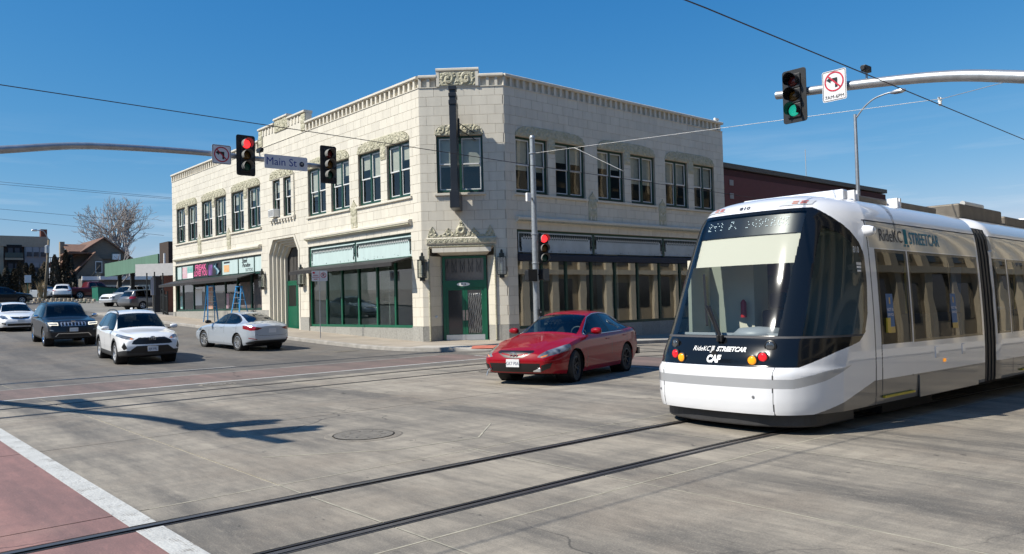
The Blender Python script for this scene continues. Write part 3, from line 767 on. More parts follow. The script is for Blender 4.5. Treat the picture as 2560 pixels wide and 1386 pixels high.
# pilaster ornaments between the bays
def pil(F, s):
    tip = lambda u, v: abs(2*u-1) < 1.05-.95*sstep(.72, 1.0, v)
    relief('pilaster_ornament', F, s-.26, s+.26, 5.22, 6.50, tip, dep=.05, seed=int(s*7), res=.03)
    F.place(MB().box(s-.16, s-.10, -.045, .0, 5.22, 6.05).box(s+.10, s+.16, -.045, .0, 5.22, 6.05).build('pilaster_ribs', M_TERRA))['kind'] = 'stuff'
for y in (31.47, 46.0, 50.75): pil(FL, ys(y))
for x in (25.96, 30.97): pil(FR, xs_(x))
# moulded cornice over the shop windows
def cornice(F, a, b):
    pr = [(-.14, 5.18), (-.20, 5.14), (-.20, 5.06), (-.10, 4.97), (-.05, 4.93), (.02, 4.93), (.02, 5.2)]
    F.place(MB().prism(pr, 'x', a, b).build('shop_cornice', M_TERRA))
    nb = MB(); n = int((b-a)/.09)
    for k in range(n):
        s = a+.02+k*(b-a-.04)/n; nb.add([(s,-.17,5.04),(s+.06,-.17,5.04),(s+.06,-.10,4.965),(s,-.10,4.965),(s,-.19,4.99),(s+.06,-.19,4.99)], [(0,1,5,4),(4,5,2,3),(0,4,3),(1,2,5)])
    F.place(stuff(nb.build('cornice_leaves', M_ORN, recalc=False)))
cornice(FL, ys(36.1), ys(26.85)); cornice(FL, ys(55.3), ys(41.45)); cornice(FR, .5, 15.2)

# ---- storeys behind the glass
def room(F, a, b, z0, z1, dep, mw, mf, nm):
    r = MB(); t = .04
    r.box(a, b, dep, dep+t, z0, z1, 0).box(a-t, a, .32, dep+t, z0, z1, 0).box(b, b+t, .32, dep+t, z0, z1, 0).box(a-t, b+t, .32, dep+t, z1, z1+t, 0).box(a-t, b+t, .32, dep+t, z0-t, z0, 1)
    return F.place(r.build(nm, [mw, mf]))
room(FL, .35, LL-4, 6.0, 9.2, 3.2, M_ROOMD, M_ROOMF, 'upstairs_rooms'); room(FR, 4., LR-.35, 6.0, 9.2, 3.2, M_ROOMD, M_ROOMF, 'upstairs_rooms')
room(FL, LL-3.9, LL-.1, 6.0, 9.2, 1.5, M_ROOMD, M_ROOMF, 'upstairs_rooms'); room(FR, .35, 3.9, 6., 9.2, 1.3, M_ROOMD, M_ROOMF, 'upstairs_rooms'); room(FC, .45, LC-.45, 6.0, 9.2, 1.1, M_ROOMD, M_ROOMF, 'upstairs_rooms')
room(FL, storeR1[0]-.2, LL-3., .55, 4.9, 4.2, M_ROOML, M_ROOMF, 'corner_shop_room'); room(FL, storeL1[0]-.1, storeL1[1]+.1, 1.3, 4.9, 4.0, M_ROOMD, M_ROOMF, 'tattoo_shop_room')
room(FR, 3.2, LR-.3, .1, 4.9, 4.5, mat('grey_room_wall', (.26,.25,.24), .9, var=.15), M_ROOMF, 'right_shop_room')
MB().add([(18.75,26.5,10.4),(21.0,24.25,10.4),(36.3,24.25,10.4),(36.3,55.8,10.4),(18.75,55.8,10.4)], [(0,1,2,3,4)]).xf(Matrix.Translation(-BO)).build('roof', M_GRAN, BLD, recalc=False)
MB().box(36.30, 36.36, 24.2, 55.87, -1, 10.8).box(18.4, 36.3, 55.80, 55.86, -1, 10.8).xf(Matrix.Translation(-BO)).build('party_wall', mat('party_brick', (.25,.14,.1), .9, var=.2), BLD)

# ---- shop fronts
def transom(F, a, b, z0, z1, m, lace=True, wv=.10):
    """one painted glass panel with a peeled lace border along the top"""
    F.place(MB().box(a, b, wv, wv+.03, z0, z1).build('transom_panel', m))
    if not lace: return
    d = MB(); p = MB(); n = int((b-a-.5)/.135); z = z1-.08; y0 = wv-.004
    d.box(a+.04, a+.16, y0-.002, wv, z1-.62, z1-.22).box(b-.16, b-.04, y0-.002, wv, z1-.62, z1-.22)
    d.box(a+.05, b-.05, y0-.002, wv, z-.14, z+.02)
    for k in range(n):
        s = a+.25+k*(b-a-.5)/n; d.add([(s, y0-.002, z-.16), (s+.11, y0-.002, z-.16), (s+.055, y0-.002, z-.235)], [(0,1,2)])
        p.add([(s+.005, y0-.005, z-.145), (s+.12, y0-.005, z-.145), (s+.06, y0-.005, z-.065)], [(0,1,2)]); p.lathe([(.0, 0), (.030, 0)], (s+.06, y0-.005, z-.025), 'y', 6)
    for s in (a+.1, b-.1):
        for q in range(7): p.lathe([(.0, 0), (.045, 0)], (s+random.uniform(-.06, .06), y0-.005, z-random.uniform(0, .75)), 'y', 6)
    for q in range(10):
        s = random.uniform(a+.2, b-.2); d.lathe([(0, 0), (random.uniform(.012, .03), 0)], (s, y0-.002, z0+random.uniform(.03, .13)), 'y', 6)
    F.place(stuff(d.build('peeled_border', M_LACE, recalc=False))); F.place(stuff(p.build('border_fringe', M_LACEW, recalc=False)))
def shopframe(F, a, b, z0, z1, ztr, muls, gl=None, ztop=4.65, green=M_GREEN, panes=True, wv=.14, bulk=True, gb=0.):
    """green timber frame with mullions, glass and a stone stall riser"""
    f = .09
    fr = MB().box(a, a+f, wv-.04, wv+.1, z0, ztop).box(b-f, b, wv-.04, wv+.1, z0, ztop).box(a+f, b-f, wv-.04, wv+.1, ztop-f, ztop).box(a+f, b-f, wv-.05, wv+.1, ztr-.05, ztr+.05).box(a+f, b-f, wv-.06, wv+.1, z0, z0+.11)
    F.place(fr.build('shop_frame', green))
    st = [a+f]+[m for m in muls]+[b-f]
    for m in muls: F.place(MB().box(m-.055, m+.055, wv-.035, wv+.09, z0+.11, ztr-.05).build('mullion', green))
    for m0, m1 in zip(st, st[1:]):
        F.place(MB().quad((m0, wv+.02, z0+.1), (m1, wv+.02, z0+.1), (m1, wv+.02, ztr), (m0, wv+.02, ztr)).build('shop_pane', gl or G_SHOP, recalc=False))
    if bulk:
        s = a
        while s < b-.01:
            e = min(b, s+1.3); F.place(MB().box(s+.004, e-.004, .02, .30, -1.2, z0-.004).build('stall_riser_stone', M_GRAN)); s = e
def awning(F, a, b, zw, zo, out, nr=14):
    t = MB(); n = int((b-a)/.16)
    t.add([(a,-.0,zw),(b,.0,zw),(b,-out,zo),(a,-out,zo),(a,-.0,zw-.05),(b,.0,zw-.05),(b,-out,zo-.05),(a,-out,zo-.05)], [(0,1,2,3),(7,6,5,4),(3,2,6,7),(0,3,7,4),(1,5,6,2)])
    o = F.place(t.build('awning', M_AWN))
    r = MB()
    for k in range(n):
        s = a+(k+.5)*(b-a)/n; r.add([(s-.03,-.02,zw-.055),(s+.03,-.02,zw-.055),(s+.03,-out,zo-.055),(s-.03,-out,zo-.055),(s,-.02,zw-.085),(s,-out,zo-.085)], [(0,4,5,3),(4,1,2,5)])
    rr = stuff(r.build('awning_ribs', M_AWN, recalc=False)); rr.parent = o
    v = MB().box(a, b, -out-.012, -out, zo-.16, zo); v.build('valance', M_AWN, o)
# right-hand shop of the left facade
shopframe(FL, *storeR1, .72, 3.62, 3.64, [ys(y) for y in (28.4, 29.85, 31.42, 32.95, 34.4)], green=M_GREEN)
transom(FL, storeR1[0]+.1, ys(31.63), 3.70, 4.56, M_MINT); transom(FL, ys(31.53), storeR1[1]-.1, 3.70, 4.56, M_MINT)
FL.place(MB().box(ys(31.63), ys(31.53), .08, .2, 3.68, 4.57).build('mullion', M_GREEND))
awning(FL, ys(36.1), ys(26.9), 3.66, 3.42, 1.0)
# right facade shop
shopframe(FR, *storeR, .58, 3.4, 3.62, [xs_(x) for x in (22.85, 24.3, 25.9, 27.5, 29.1, 30.75, 32.4, 34.0)], green=M_GREEND, gl=glass('mirror_like_shop_glass', (.62,.68,.66), 2.4, base=.19, wob=.010))
tr = [storeR[0]+.1, xs_(26.04), xs_(31.05), storeR[1]-.1]
for a, b in zip(tr, tr[1:]): transom(FR, a+.05, b-.05, 3.72, 4.56, M_SLATE)
for m in tr[1:3]: FR.place(MB().box(m-.06, m+.06, .07, .2, 3.68, 4.57).build('mullion', M_GREEND))
FR.place(MB().prism([(.06,3.66),(-.12,3.60),(-.14,3.36),(.06,3.36)], 'x', storeR[0], storeR[1]).build('rolled_awning', mat('navy_awning', (.012,.014,.028), .6, var=.3)))
for x in (24.1, 28.9): MB().box(xs_(x)-.5, xs_(x)+.5, 1.6, 2.1, .1, 4.4).build('interior_column', M_ROOML).parent = wR
# tattoo shop
zt = 1.52
shopframe(FL, *storeL1, 1.58, 3.4, 3.66, [ys(y) for y in (54.3, 52.3, 50.2, 48.9, 47.0, 45.2, 43.2)], green=M_GREEND, bulk=True)
tm = [storeL1[0]+.1]+[ys(y) for y in (54.34, 52.19, 49.69, 47.39, 44.9, 42.66)]+[storeL1[1]-.1]
M_POST = [mat('poster_white', (.62,.60,.60), .4, col2=(.60,.25,.32), vscale=2.5), mat('poster_black', (.015,.013,.016), .4), mat('poster_teal', (.02,.33,.28), .4, col2=(.5,.6,.58), vscale=2), mat('poster_pink', (.75,.12,.30), .4), mat('poster_orange', (.72,.30,.12), .5, col2=(.65,.5,.25), vscale=6), mat('poster_violet', (.30,.10,.40), .4, col2=(.03,.02,.05), vscale=2)]
for k, (a, b) in enumerate(zip(tm, tm[1:])):
    FL.place(MB().box(a+.04, b-.04, .10, .13, 3.74, 4.57).build('transom_panel', M_POST[1] if k in (2, 3) else M_MINT))
    FL.place(MB().box(a-.04, a+.04, .07, .2, 3.7, 4.57).build('mullion', M_GREEND))
ft = lambda s, z, wv=.09: FL.P(s, wv, z)-BO
def lt(nm, s, z, body, size, m, wv=.092, **k): return text(nm, body, size, m, BLD, frame(ft(s, z, wv), FL.t, (0,0,1)), **k)
def poster(a, b, z0, z1, m, wv=.094, nm='poster'): return FL.place(MB().quad((a, wv, z0), (b, wv, z0), (b, wv, z1), (a, wv, z1)).build(nm, m, recalc=False))
poster(tm[1]+.06, tm[1]+.95, 3.78, 4.5, M_POST[0]); poster(tm[1]+1.0, tm[2]-.06, 4.1, 4.52, M_POST[2]); poster(tm[1]+1.0, tm[2]-.06, 3.76, 4.09, M_WHITE)
lt('sign_lettering', (tm[2]+tm[3])/2, 4.36, 'FREAK', .52, M_POST[3], sx=1.25, bold=.012); lt('sign_lettering', (tm[2]+tm[3])/2, 3.98, 'LOVES YOU', .46, M_POST[3], sx=.95, bold=.012)
poster(tm[3]+.1, tm[3]+.75, 3.8, 4.45, M_POST[5]); relief('swan_print', FL, tm[3]+1.05, tm[4]-.15, 3.8, 4.5, lambda u, v: abs(u-.45-.25*math.sin(v*6)) < .22, dep=.004, seed=5, m=mat('pale_blue_print', (.45,.62,.70), .4, col2=(.05,.15,.2), vscale=4), w0=.085)
poster(tm[4]+.28, tm[4]+1.12, 3.88, 4.3, M_POST[4]); poster(tm[4]+.3, tm[4]+1.2, 4.40, 4.50, M_POST[1])
M_INK = mat('black_lettering', (.012,.012,.012), .5)
lt('sign_lettering', tm[5]+.85, 4.42, 'Steel', .36, M_INK, shear=.25, bold=.008); lt('sign_lettering', tm[5]+1.1, 4.16, 'Paradise', .33, M_INK, shear=.25, bold=.006); lt('sign_lettering', tm[5]+1.5, 3.87, 'TATTOO', .26, M_INK)
awning(FL, ys(55.5), ys(42.3), 3.66, 3.38, 1.05)
for a, b, z0, z1, m in ((54.9,54.4,1.75,2.6,M_POST[2]),(52.1,50.9,1.95,3.0,M_WHITE),(50.1,48.95,1.62,3.05,mat('food_poster',(.55,.5,.35),.5,col2=(.45,.08,.06),vscale=3)),(47.0,46.5,1.7,2.6,M_POST[0]),(44.8,43.4,1.7,3.2,mat('mural',(.20,.12,.10),.6,col2=(.05,.08,.08),vscale=4)),(42.9,41.7,1.65,3.3,mat('mural_dark',(.12,.09,.08),.6,col2=(.03,.035,.04),vscale=5))):
    poster(ys(a), ys(b), z0, z1, m, .150, 'window_poster')

# ---- stepped arch doorway of the left facade
def archpoly(k):
    i = .14*k; a, b = arch[0]+i, arch[1]-i; zt_ = 5.41-i*.75
    return [(a, -.6), (a, 4.62-i*.35), (a+.5, zt_), (b-.5, zt_), (b, 4.62-i*.35), (b, -.6)]
for k in range(5):
    A, B = archpoly(k), archpoly(k+1); wv = -.02+.16*k; mb = MB(); n = len(A)
    mb.v = [(p[0], wv, p[1]) for p in A]+[(p[0], wv, p[1]) for p in B]+[(p[0], wv+.16, p[1]) for p in B]+[(p[0], wv+.02 if k == 0 else wv, p[1]) for p in A]
    for i in range(n-1): mb.f += [(i, i+1, n+i+1, n+i), (n+i, n+i+1, 2*n+i+1, 2*n+i)]; mb.m += [0, 0]
    FL.place(mb.build('arch_step', M_TERRA, recalc=False))
A = archpoly(0)                                    # corner fillets between the rectangle and the arch head
FL.place(MB().prism([(arch[0], 4.62), (arch[0], 5.41), (arch[0]+.5, 5.41)], 'y', 0, .3).prism([(arch[1], 4.62), (arch[1]-.5, 5.41), (arch[1], 5.41)], 'y', 0, .3).build('arch_spandrel', M_TERRA))['kind'] = 'stuff'
A = archpoly(5); wv = .78
dr = MB().add([(p[0], wv+.05, p[1]) for p in A], [tuple(range(6))]); FL.place(dr.build('arch_back', M_ROOMD, recalc=False))
m_ = (A[0][0]+A[-1][0])/2
for a, b in ((A[0][0], m_-.01), (m_+.01, A[-1][0])):
    d_ = FL.place(MB().box(a, b, wv-.04, wv, .4, 3.0).build('arch_door', M_GREEN)); bevel(d_, .01)
    MB().box(a+.12, b-.12, wv-.05, wv-.041, 1.75, 2.85).build('door_glass', mat('dark_glass', (.01,.012,.012), .08, spec=.8), d_)
tr_ = FL.place(MB().box(A[0][0]+.02, A[-1][0]-.02, wv-.05, wv-.01, 3.0, 3.1).build('arch_transom_bar', M_GREEN))
for k in range(6):
    s = A[0][0]+.25+k*.36; FL.place(MB().bar((s, wv-.02, 3.1), (s+.12*math.sin(k), wv-.02, 4.45), .03, .03).build('grille_bar', M_BLACK))

# ---- corner entrance
fx = lambda n, mb, m, **k: FC.place(mb.build(n, m, **k))
a, b = door; g0, g1 = .75, 2.55; dw = .62; zt = 3.95; zg = 3.62
# splayed reveals, soffit
nz = 9; zz = [.0]+[.78+k*(zg-.78)/7 for k in range(8)]
for sd, (o_, i_) in ((0, (a, g0-.03)), (1, (b, g1+.03))):
    for z0, z1 in zip(zz, zz[1:]):
        mb = MB(); hm = (o_+i_)/2
        mb.add([(o_, 0, z0+.003), (i_, dw, z0+.003), (i_, dw, z1-.003), (o_, 0, z1-.003)], [(0,1,2,3) if sd == 0 else (3,2,1,0)])
        fx('reveal_block', mb, M_GRAN if z1 < .8 else M_TERRA, recalc=False)
fx('soffit', MB().add([(a,0,zt),(b,0,zt),(g1,dw,zg),(g0,dw,zg)], [(0,1,2,3)]), M_TERRA, recalc=False)
fx('reveal_backing', MB().box(a-.02, b+.02, dw+.12, dw+.16, -.5, zt), M_MORTAR)
# hood blocks over the doorway and rope moulding
hx = [a+.12+k*(b-a-.24)/5 for k in range(6)]
for p, q in zip(hx, hx[1:]): fx('hood_block', MB().prism([(-.10, zt-.20), (-.10, zt-.02), (.04, zt-.02), (.04, zt-.20)], 'x', p+.003, q-.003), M_TERRA)
rope = MB(); rm = lambda P0, P1, n: [rope.lathe([(0,-.035),(.034,-.022),(.042,0),(.034,.022),(0,.035)], (lerp(P0[0],P1[0],(k+.5)/n), -.03, lerp(P0[1],P1[1],(k+.5)/n)), 'x' if P0[1]==P1[1] else 'z', 8) for k in range(n)]
rm((a-.02, .2), (a-.02, zt+.03), 62); rm((b+.02, .2), (b+.02, zt+.03), 62); rm((a-.02, zt+.05), (b+.02, zt+.05), 44)
FC.place(stuff(rope.build('rope_moulding', M_ORN, smooth=True)))
fx('entrance_band', MB().prism([(-.07, zt+.12), (-.09, zt+.16), (-.09, zt+.36), (-.05, zt+.40), (.02, zt+.40), (.02, zt+.12)], 'x', a-.1, b+.1), M_TERRA)
relief('scroll_band', FC, a-.08, b+.08, zt+.16, zt+.36, dep=.03, seed=40, w0=-.09, res=.025)
def crown(u, v):
    d = abs(2*u-1); top = max(.98-d*3.2, .56-2.2*abs(d-.38), .70-3.6*abs(d-.86), .16*(d < .9)); return v < top
relief('crest', FC, a-.05, b+.05, zt+.41, zt+1.12, crown, dep=.09, seed=41, res=.024)
# green door frame, transom and doors
fx('door_frame', MB().box(g0, g0+.11, dw-.10, dw+.02, .12, zg).box(g1-.11, g1, dw-.10, dw+.02, .12, zg).box(g0+.11, g1-.11, dw-.10, dw+.02, zg-.09, zg).box(g0+.11, g1-.11, dw-.11, dw+.02, 2.32, 2.62), M_GREEN)
fx('transom_window', MB().quad((g0+.1,dw-.01,2.6),(g1-.1,dw-.01,2.6),(g1-.1,dw-.01,zg-.08),(g0+.1,dw-.01,zg-.08)), mat('dusty_glass', (.13,.12,.115), .12, spec=.7, var=.2), recalc=False)
for k in range(9):
    s = g0+.22+k*.17
    fx('lattice_bar', MB().bar((s, dw-.03, zg-.12), (s, dw-.03, 2.95), .014, .014).bar((s, dw-.03, zg-.2), (s+.14 if k % 2 else s-.14, dw-.03, 2.95), .012, .012), M_INK)['kind'] = 'stuff'
mid = (g0+g1)/2
for k, (p, q) in enumerate(((g0+.11, mid-.005), (mid+.005, g1-.11))):
    d_ = fx('door', MB().box(p, p+.10, dw-.07, dw-.02, .18, 2.32).box(q-.12, q, dw-.07, dw-.02, .18, 2.32).box(p+.10, q-.12, dw-.07, dw-.02, 2.22, 2.32).box(p+.10, q-.12, dw-.07, dw-.02, .18, .42), M_GREEN)
    MB().quad((p+.1,dw-.04,.42),(q-.1,dw-.04,.42),(q-.1,dw-.04,2.22),(p+.1,dw-.04,2.22)).build('door_pane', mat('smoky_door_glass', (.035,.035,.037), .06, spec=1.0), d_, recalc=False)
    MB().box(p-.02, q+.02, dw-.085, dw-.07, .18, .40).build('kick_plate', M_ALU, d_)
    MB().box(mid-.11 if k == 0 else mid+.02, mid-.02 if k == 0 else mid+.11, dw-.082, dw-.07, .98, 1.40).build('push_plate', mat('worn_plate', (.34,.27,.24), .5, var=.3, vscale=12), d_)
    if k == 1:
        gt = MB()
        for i in range(9):
            s = p+.14+i*.066
            gt.tube([(s+.02*math.sin(j*1.6+i), dw-.05, .45+j*.11) for j in range(16)], .008, 4)
        stuff(gt.build('folding_gate', M_ALU, d_, smooth=True))
fx('number_plate', MB().prism([(mid+.27*math.cos(t_)*(1 if abs(math.cos(t_)) > .1 else 1)-.05, 2.46+.075*math.sin(t_)) for t_ in [i*math.tau/20 for i in range(20)]], 'y', dw-.125, dw-.11), M_WHITE)
text('house_number', '3116', .11, M_INK, BLD, frame(FC.P(mid-.05, dw-.128, 2.46)-BO, FC.t, (0,0,1)), bold=.003)
fx('door_bell', MB().lathe([(0,-.02),(.05,-.015),(.06,0)], (.50, .24, 1.15), 'y', 12), M_ALU)
fx('threshold', MB().box(g0-.05, g1+.05, dw-.35, dw+.1, -.3, .17), M_GRAN)
# ---------------------------------------------------------------- tram
M_TW = paint('tram_white', (.74,.75,.78), rough=.3)
M_TG = paint('tram_grey', (.115,.11,.105), rough=.35)
M_TS = paint('tram_silver_stripe', (.42,.43,.45), metal=.3, rough=.35)
M_TB = mat('tram_black_gloss', (.005,.006,.008), .14, coat=.35, spec=.35)
M_TP = paint('tram_pearl_panel', (.50,.49,.46), metal=.25, rough=.28)
M_SEAM = mat('panel_gap', (.05,.05,.055), .7)
G_WS = glass('tram_windscreen_glass', (.86,.90,.90), .9, rough=.035, base=.04)
G_TS = glass('tram_side_glass', (.34,.41,.42), 1.0, base=.03, wob=.03)
M_BEL = mat('gangway_rubber', (.02,.02,.022), .6, var=.3, vscale=12)
TX = 8.86
TRAM = thing('tram', 'white, grey and black articulated tram, number 810, on the near track', 'tram', (TX, 6.125, gz(TX, 6.1)))
TRAM.rotation_euler = (0, R_(.75), 0)
xc = curve([(.24,.035),(.3,.018),(.45,.0),(.6,0),(.74,0),(.79,.02),(.845,.075),(.95,.11),(1.1,.19),(1.22,.27),(2.0,.63),(2.6,.90),(2.9,1.04),(3.0,1.12),(3.08,1.27),(3.14,1.52),(3.175,2.1)])
sec = [(1.295,.25),(1.306,.33),(1.318,.6),(1.325,.9),(1.322,1.2),(1.30,1.8),(1.262,2.4),(1.225,2.70),(1.165,2.87),(1.075,2.99),(.92,3.08),(.72,3.135),(.45,3.165),(.15,3.175),(0.005,3.175)]
def sec_pts(ds=.026):
    L_ = [0]
    for a, b in zip(sec, sec[1:]): L_.append(L_[-1]+math.dist(a, b))
    fw = curve([(l, s[0]) for l, s in zip(L_, sec)]); fz = curve([(l, s[1]) for l, s in zip(L_, sec)])
    n = int(L_[-1]/ds); return [(fw(L_[-1]*i/n), fz(L_[-1]*i/n)) for i in range(n+1)]
SP = sec_pts()
ND, NS = 52, 90
poff = curve([(0,0),(.3,.018),(.55,.065),(.66,.115),(.76,.21),(.84,.35),(.90,.51),(.95,.70),(1.0,1.0)])
NOSE_D = 1.0
XEND = 6.15
MASK = [(-1,.845),(.36,.845),(.58,.92),(.88,1.01),(1.15,1.07),(1.48,1.13),(1.66,1.25),(1.76,1.5),(1.81,1.9),(1.80,2.25),(1.73,2.44),(1.60,2.60),(1.45,2.72),(1.33,2.82),(1.24,2.915),(-1,2.92)]
CABW = [(.30,1.23),(1.55,1.23),(1.68,1.5),(1.72,1.9),(1.70,2.22),(1.58,2.42),(1.42,2.55),(1.2,2.66),(.6,2.74)]
def cls_front(x, v, z):
    av = abs(v)
    if z > 2.90+.25*max(0, x-.9) and not inpoly(x, z, MASK): return 'roof_shell'
    if inpoly(x, z, MASK):
        ap = lerp(.81, .84, (z-1.25)/1.55)
        if 1.235 < z < 2.87 and av < ap-.03 and x < 1.5: return 'windscreen'
        if 1.20 < z < 1.225: return 'panel_gap'
        if av > lerp(1.03,.99,(z-1.25)/1.35) and inpoly(x, z, CABW): return 'cab_side_window'
        return 'black_mask'
    if av < .80 and abs(av-.77) < .008: pass
    if .835 < av < .848 and z < .9 and x < .6: return 'panel_gap'
    zs = .64 if av < .84 else .64+.20*max(0, x-.25)
    gt = lerp(.24, .60, clamp((x-.48)/1.5))
    if x > .45 and z < gt and av > .9: return 'grey_skirt'
    if abs(z-zs) < .06*(1-sstep(.6, 1.3, x)): return 'silver_stripe'
    return 'bumper' if z < .9 and x < .5 and av < .84 else 'white_shell'
def cls_side(x, z, doors, wins, x0, x1):
    if z > 2.76: return 'roof_shell'
    if z > 2.745: return 'panel_gap'
    if x0+.02 < x < x1-.02 and 2.38 < z <= 2.745: return 'upper_panel'
    for d0, d1 in doors:
        if d0-.012 < x < d1+.012 and .31 < z < 2.37 and (abs(x-d0) < .012 or abs(x-d1) < .012): return 'panel_gap'
        if d0 < x < d1:
            if 1.06 < z < 2.32 and d0+.06 < x < d1-.06: return 'door_glass'
            if z >= 1.06 and z < 2.37: return 'window_surround'
    for w0, w1 in wins:
        if w0 < x < w1 and 1.05 < z < 2.37:
            if w0+.05 < x < w1-.05 and 1.09 < z < 2.33 and abs((x-w0) % 1.5) > .03: return 'side_window'
            return 'window_surround'
    if z < .58: return 'grey_skirt'
    return 'white_shell'
TM = dict(roof_shell=M_TW, windscreen=G_WS, cab_side_window=G_TS, black_mask=M_TB, panel_gap=M_SEAM, grey_skirt=M_TG, silver_stripe=M_TS, bumper=M_TW, white_shell=M_TW, upper_panel=M_TP, door_glass=G_TS, side_window=G_TS, window_surround=M_TB)
# cab module: columns run from the far side's gangway end round the nose to the near side
cols = []
for s in (1, -1):
    half = []
    for i in range(NS): half.append(('s', XEND+(0.95-XEND)*i/NS, s))
    for i in range(ND+1):
        th = 1-i/ND; half.append(('n', th, s))
    cols.append(half)
order = cols[0]+cols[1][::-1][1:]
def tram_pt(c, wv, z):
    kind, t, s = c; X0 = xc(z); D = NOSE_D
    if kind == 'n':
        r_ = 1-(1-t)**1.6 if t > .5 else t*(1-.5**1.6)/.5; v = wv*r_*s; x = X0+poff(r_)
    else:
        e = X0+D; u = (t-.95)/(XEND-.95); x = e+(XEND-e)*u
        x = lerp(x, t, sstep(.22, .4, u)) if e < 2.35 else x; v = wv*s
    return (x, v, z)
vs = []; nr = len(SP)
for c in order:
    for wv, z in SP: vs.append(tram_pt(c, wv, z))
DO = [(2.14, 3.16)]; WI = [(3.22, 6.06)]
SIDED = ('door_glass', 'side_window', 'cab_side_window', 'window_surround', 'upper_panel', 'grey_skirt', 'silver_stripe')
def cls_cab(x, v, z):
    if x > 1.90 and abs(v) > .6:
        r = cls_side(x, z, DO, WI, 1.97, 6.1)
        if abs(x-1.945) < .013 and z < 2.75: r = 'panel_gap'
    else: r = cls_front(x, v, z) if x <= 1.90 else 'roof_shell'
    return r+('|n' if v < 0 else '|f') if r in SIDED else r
quads = [(i*nr+j, (i+1)*nr+j, (i+1)*nr+j+1, i*nr+j+1) for i in range(len(order)-1) for j in range(nr-1)]
V_, G_ = classify(vs, quads, cls_cab, 4); emit(V_, G_, TRAM, TM)
# other modules: same section, straight
def module(x0, x1, doors, wins):
    xs = steps(x0, x1, .10); v = []; qd = []
    for s in (1, -1):
        o = len(v)
        for x in xs:
            rnd = min(x-x0, x1-x); k = 1-.10*(1-sstep(0, .3, rnd))**2
            for wv, z in SP: v.append((x, s*wv*(k if z > 2.5 else 1-.02*(1-sstep(0, .2, rnd))), z if z < 2.5 else 2.5+(z-2.5)*(1-.12*(1-sstep(0, .3, rnd))**2)))
        qd += [(o+i*nr+j, o+(i+1)*nr+j, o+(i+1)*nr+j+1, o+i*nr+j+1) if s < 0 else (o+i*nr+j, o+i*nr+j+1, o+(i+1)*nr+j+1, o+(i+1)*nr+j) for i in range(len(xs)-1) for j in range(nr-1)]
    def cl(x, y, z):
        r = cls_side(x, z, doors, wins, x0+.1, x1-.1) if abs(y) > .6 else 'roof_shell'
        return r+('|n' if y < 0 else '|f')+str(sum(x > w1 for _, w1 in wins)) if r in SIDED else r
    V, G = classify(v, qd, cl, 4); emit(V, G, TRAM, TM)
module(6.72, 15.4, [(7.6, 8.55), (8.55, 9.5)], [(6.85, 7.55), (9.55, 15.2)])
module(15.95, 23.2, [(20.0, 21.0)], [(16.1, 19.95)])
for x0, x1 in ((6.08, 6.80), (15.35, 16.0)):      # bellows
    mb = MB(); n = 9
    for k in range(n):
        x = lerp(x0, x1, (k+.5)/n); sc = .955 if k % 2 else .985
        pr = [(sc*wv, z if z < 2.9 else 2.9) for wv, z in sec[:-4]]+[(.3, 2.9)]
        pr = pr+[(-p, q) for p, q in pr[::-1]]
        mb.prism(pr, 'x', x-.045, x+.045)
    mb.build('gangway_bellows', M_BEL, TRAM)['kind'] = 'stuff'
# underframe, skirt under the nose, bogies
sk = MB(); pr = []
for i in range(25):
    a = -1+2*i/24; vv = 1.16*math.copysign(math.sin(abs(a)*math.pi/2)**(2/2.8), a); pr.append((.13+.62*(1-math.cos(abs(a)*math.pi/2)**(2/1.7)), vv))
pr += [(1.6, 1.16), (1.6, -1.16)]
sk.prism(pr, 'z', .08, .28); bevel(sk.build('nose_skirt', mat('nose_skirt_plastic', (.03,.03,.032), .5, var=.3, vscale=5), TRAM), .02)
MB().box(1.4, 23.0, -1.1, 1.1, .16, .32).build('underframe', M_DARK, TRAM)
for x in (3.6, 11.2, 19.5): MB().box(x-.9, x+.9, -1.05, 1.05, .04, .3).build('bogie', M_DARK, TRAM)
# interior
MB().box(.8, 23.0, -1.2, 1.2, .33, .36).build('floor', mat('tram_floor', (.18,.18,.19), .6), TRAM)
MB().box(1.9, 23.0, -1.12, 1.12, 2.62, 2.66).build('ceiling', mat('tram_ceiling', (.5,.5,.5), .6), TRAM)
M_CREAM = mat('tram_cab_panel', (.66,.62,.50), .5, var=.06)
MB().box(1.95, 1.99, -1.15, -.1, .36, 2.6).build('cab_bulkhead', mat('grey_bulkhead', (.45,.48,.49), .5), TRAM)
MB().box(1.6, 1.99, .30, 1.1, .36, 2.6).build('cab_cupboard', M_CREAM, TRAM)
MB().box(1.1, 1.95, 1.06, 1.12, .5, 2.3).build('cab_side_panel', M_CREAM, TRAM)
MB().prism([(.42,.95),(.50,1.26),(.95,1.20),(1.05,.95)], 'y', -.95, .95).build('dashboard', mat('dash_grey', (.22,.24,.26), .5), TRAM)
d = MB(); d.lathe([(0,.14),(.26,.12),(.40,.0)], (.72,-.30,1.20), 'z', 20); d.build('instrument_hood', mat('hood_grey', (.26,.28,.30), .45), TRAM, smooth=True)
st = MB().box(1.30,1.75,-.30,.25,.75,.88).box(1.66,1.80,-.28,.23,.85,1.55).box(1.69,1.80,-.17,.12,1.57,1.80); bevel(st.build('driver_seat', mat('seat_fabric', (.03,.035,.05), .9), TRAM), .05)
bl = MB()
for k in range(2):
    z0, z1 = (2.46, 2.20)
fwz = curve([(z, wv) for wv, z in sec[:-1]])
def wsx(z, v, ins=.05): return xc(z)+poff(min(1, abs(v)/fwz(z)))+ins
nbx = MB(); N_ = 16
for i in range(N_+1):
    v = lerp(-.86, .86, i/N_)
    for z in (2.58, 2.44, 2.31, 2.17): nbx.v.append((wsx(z, v, .05), v, z))
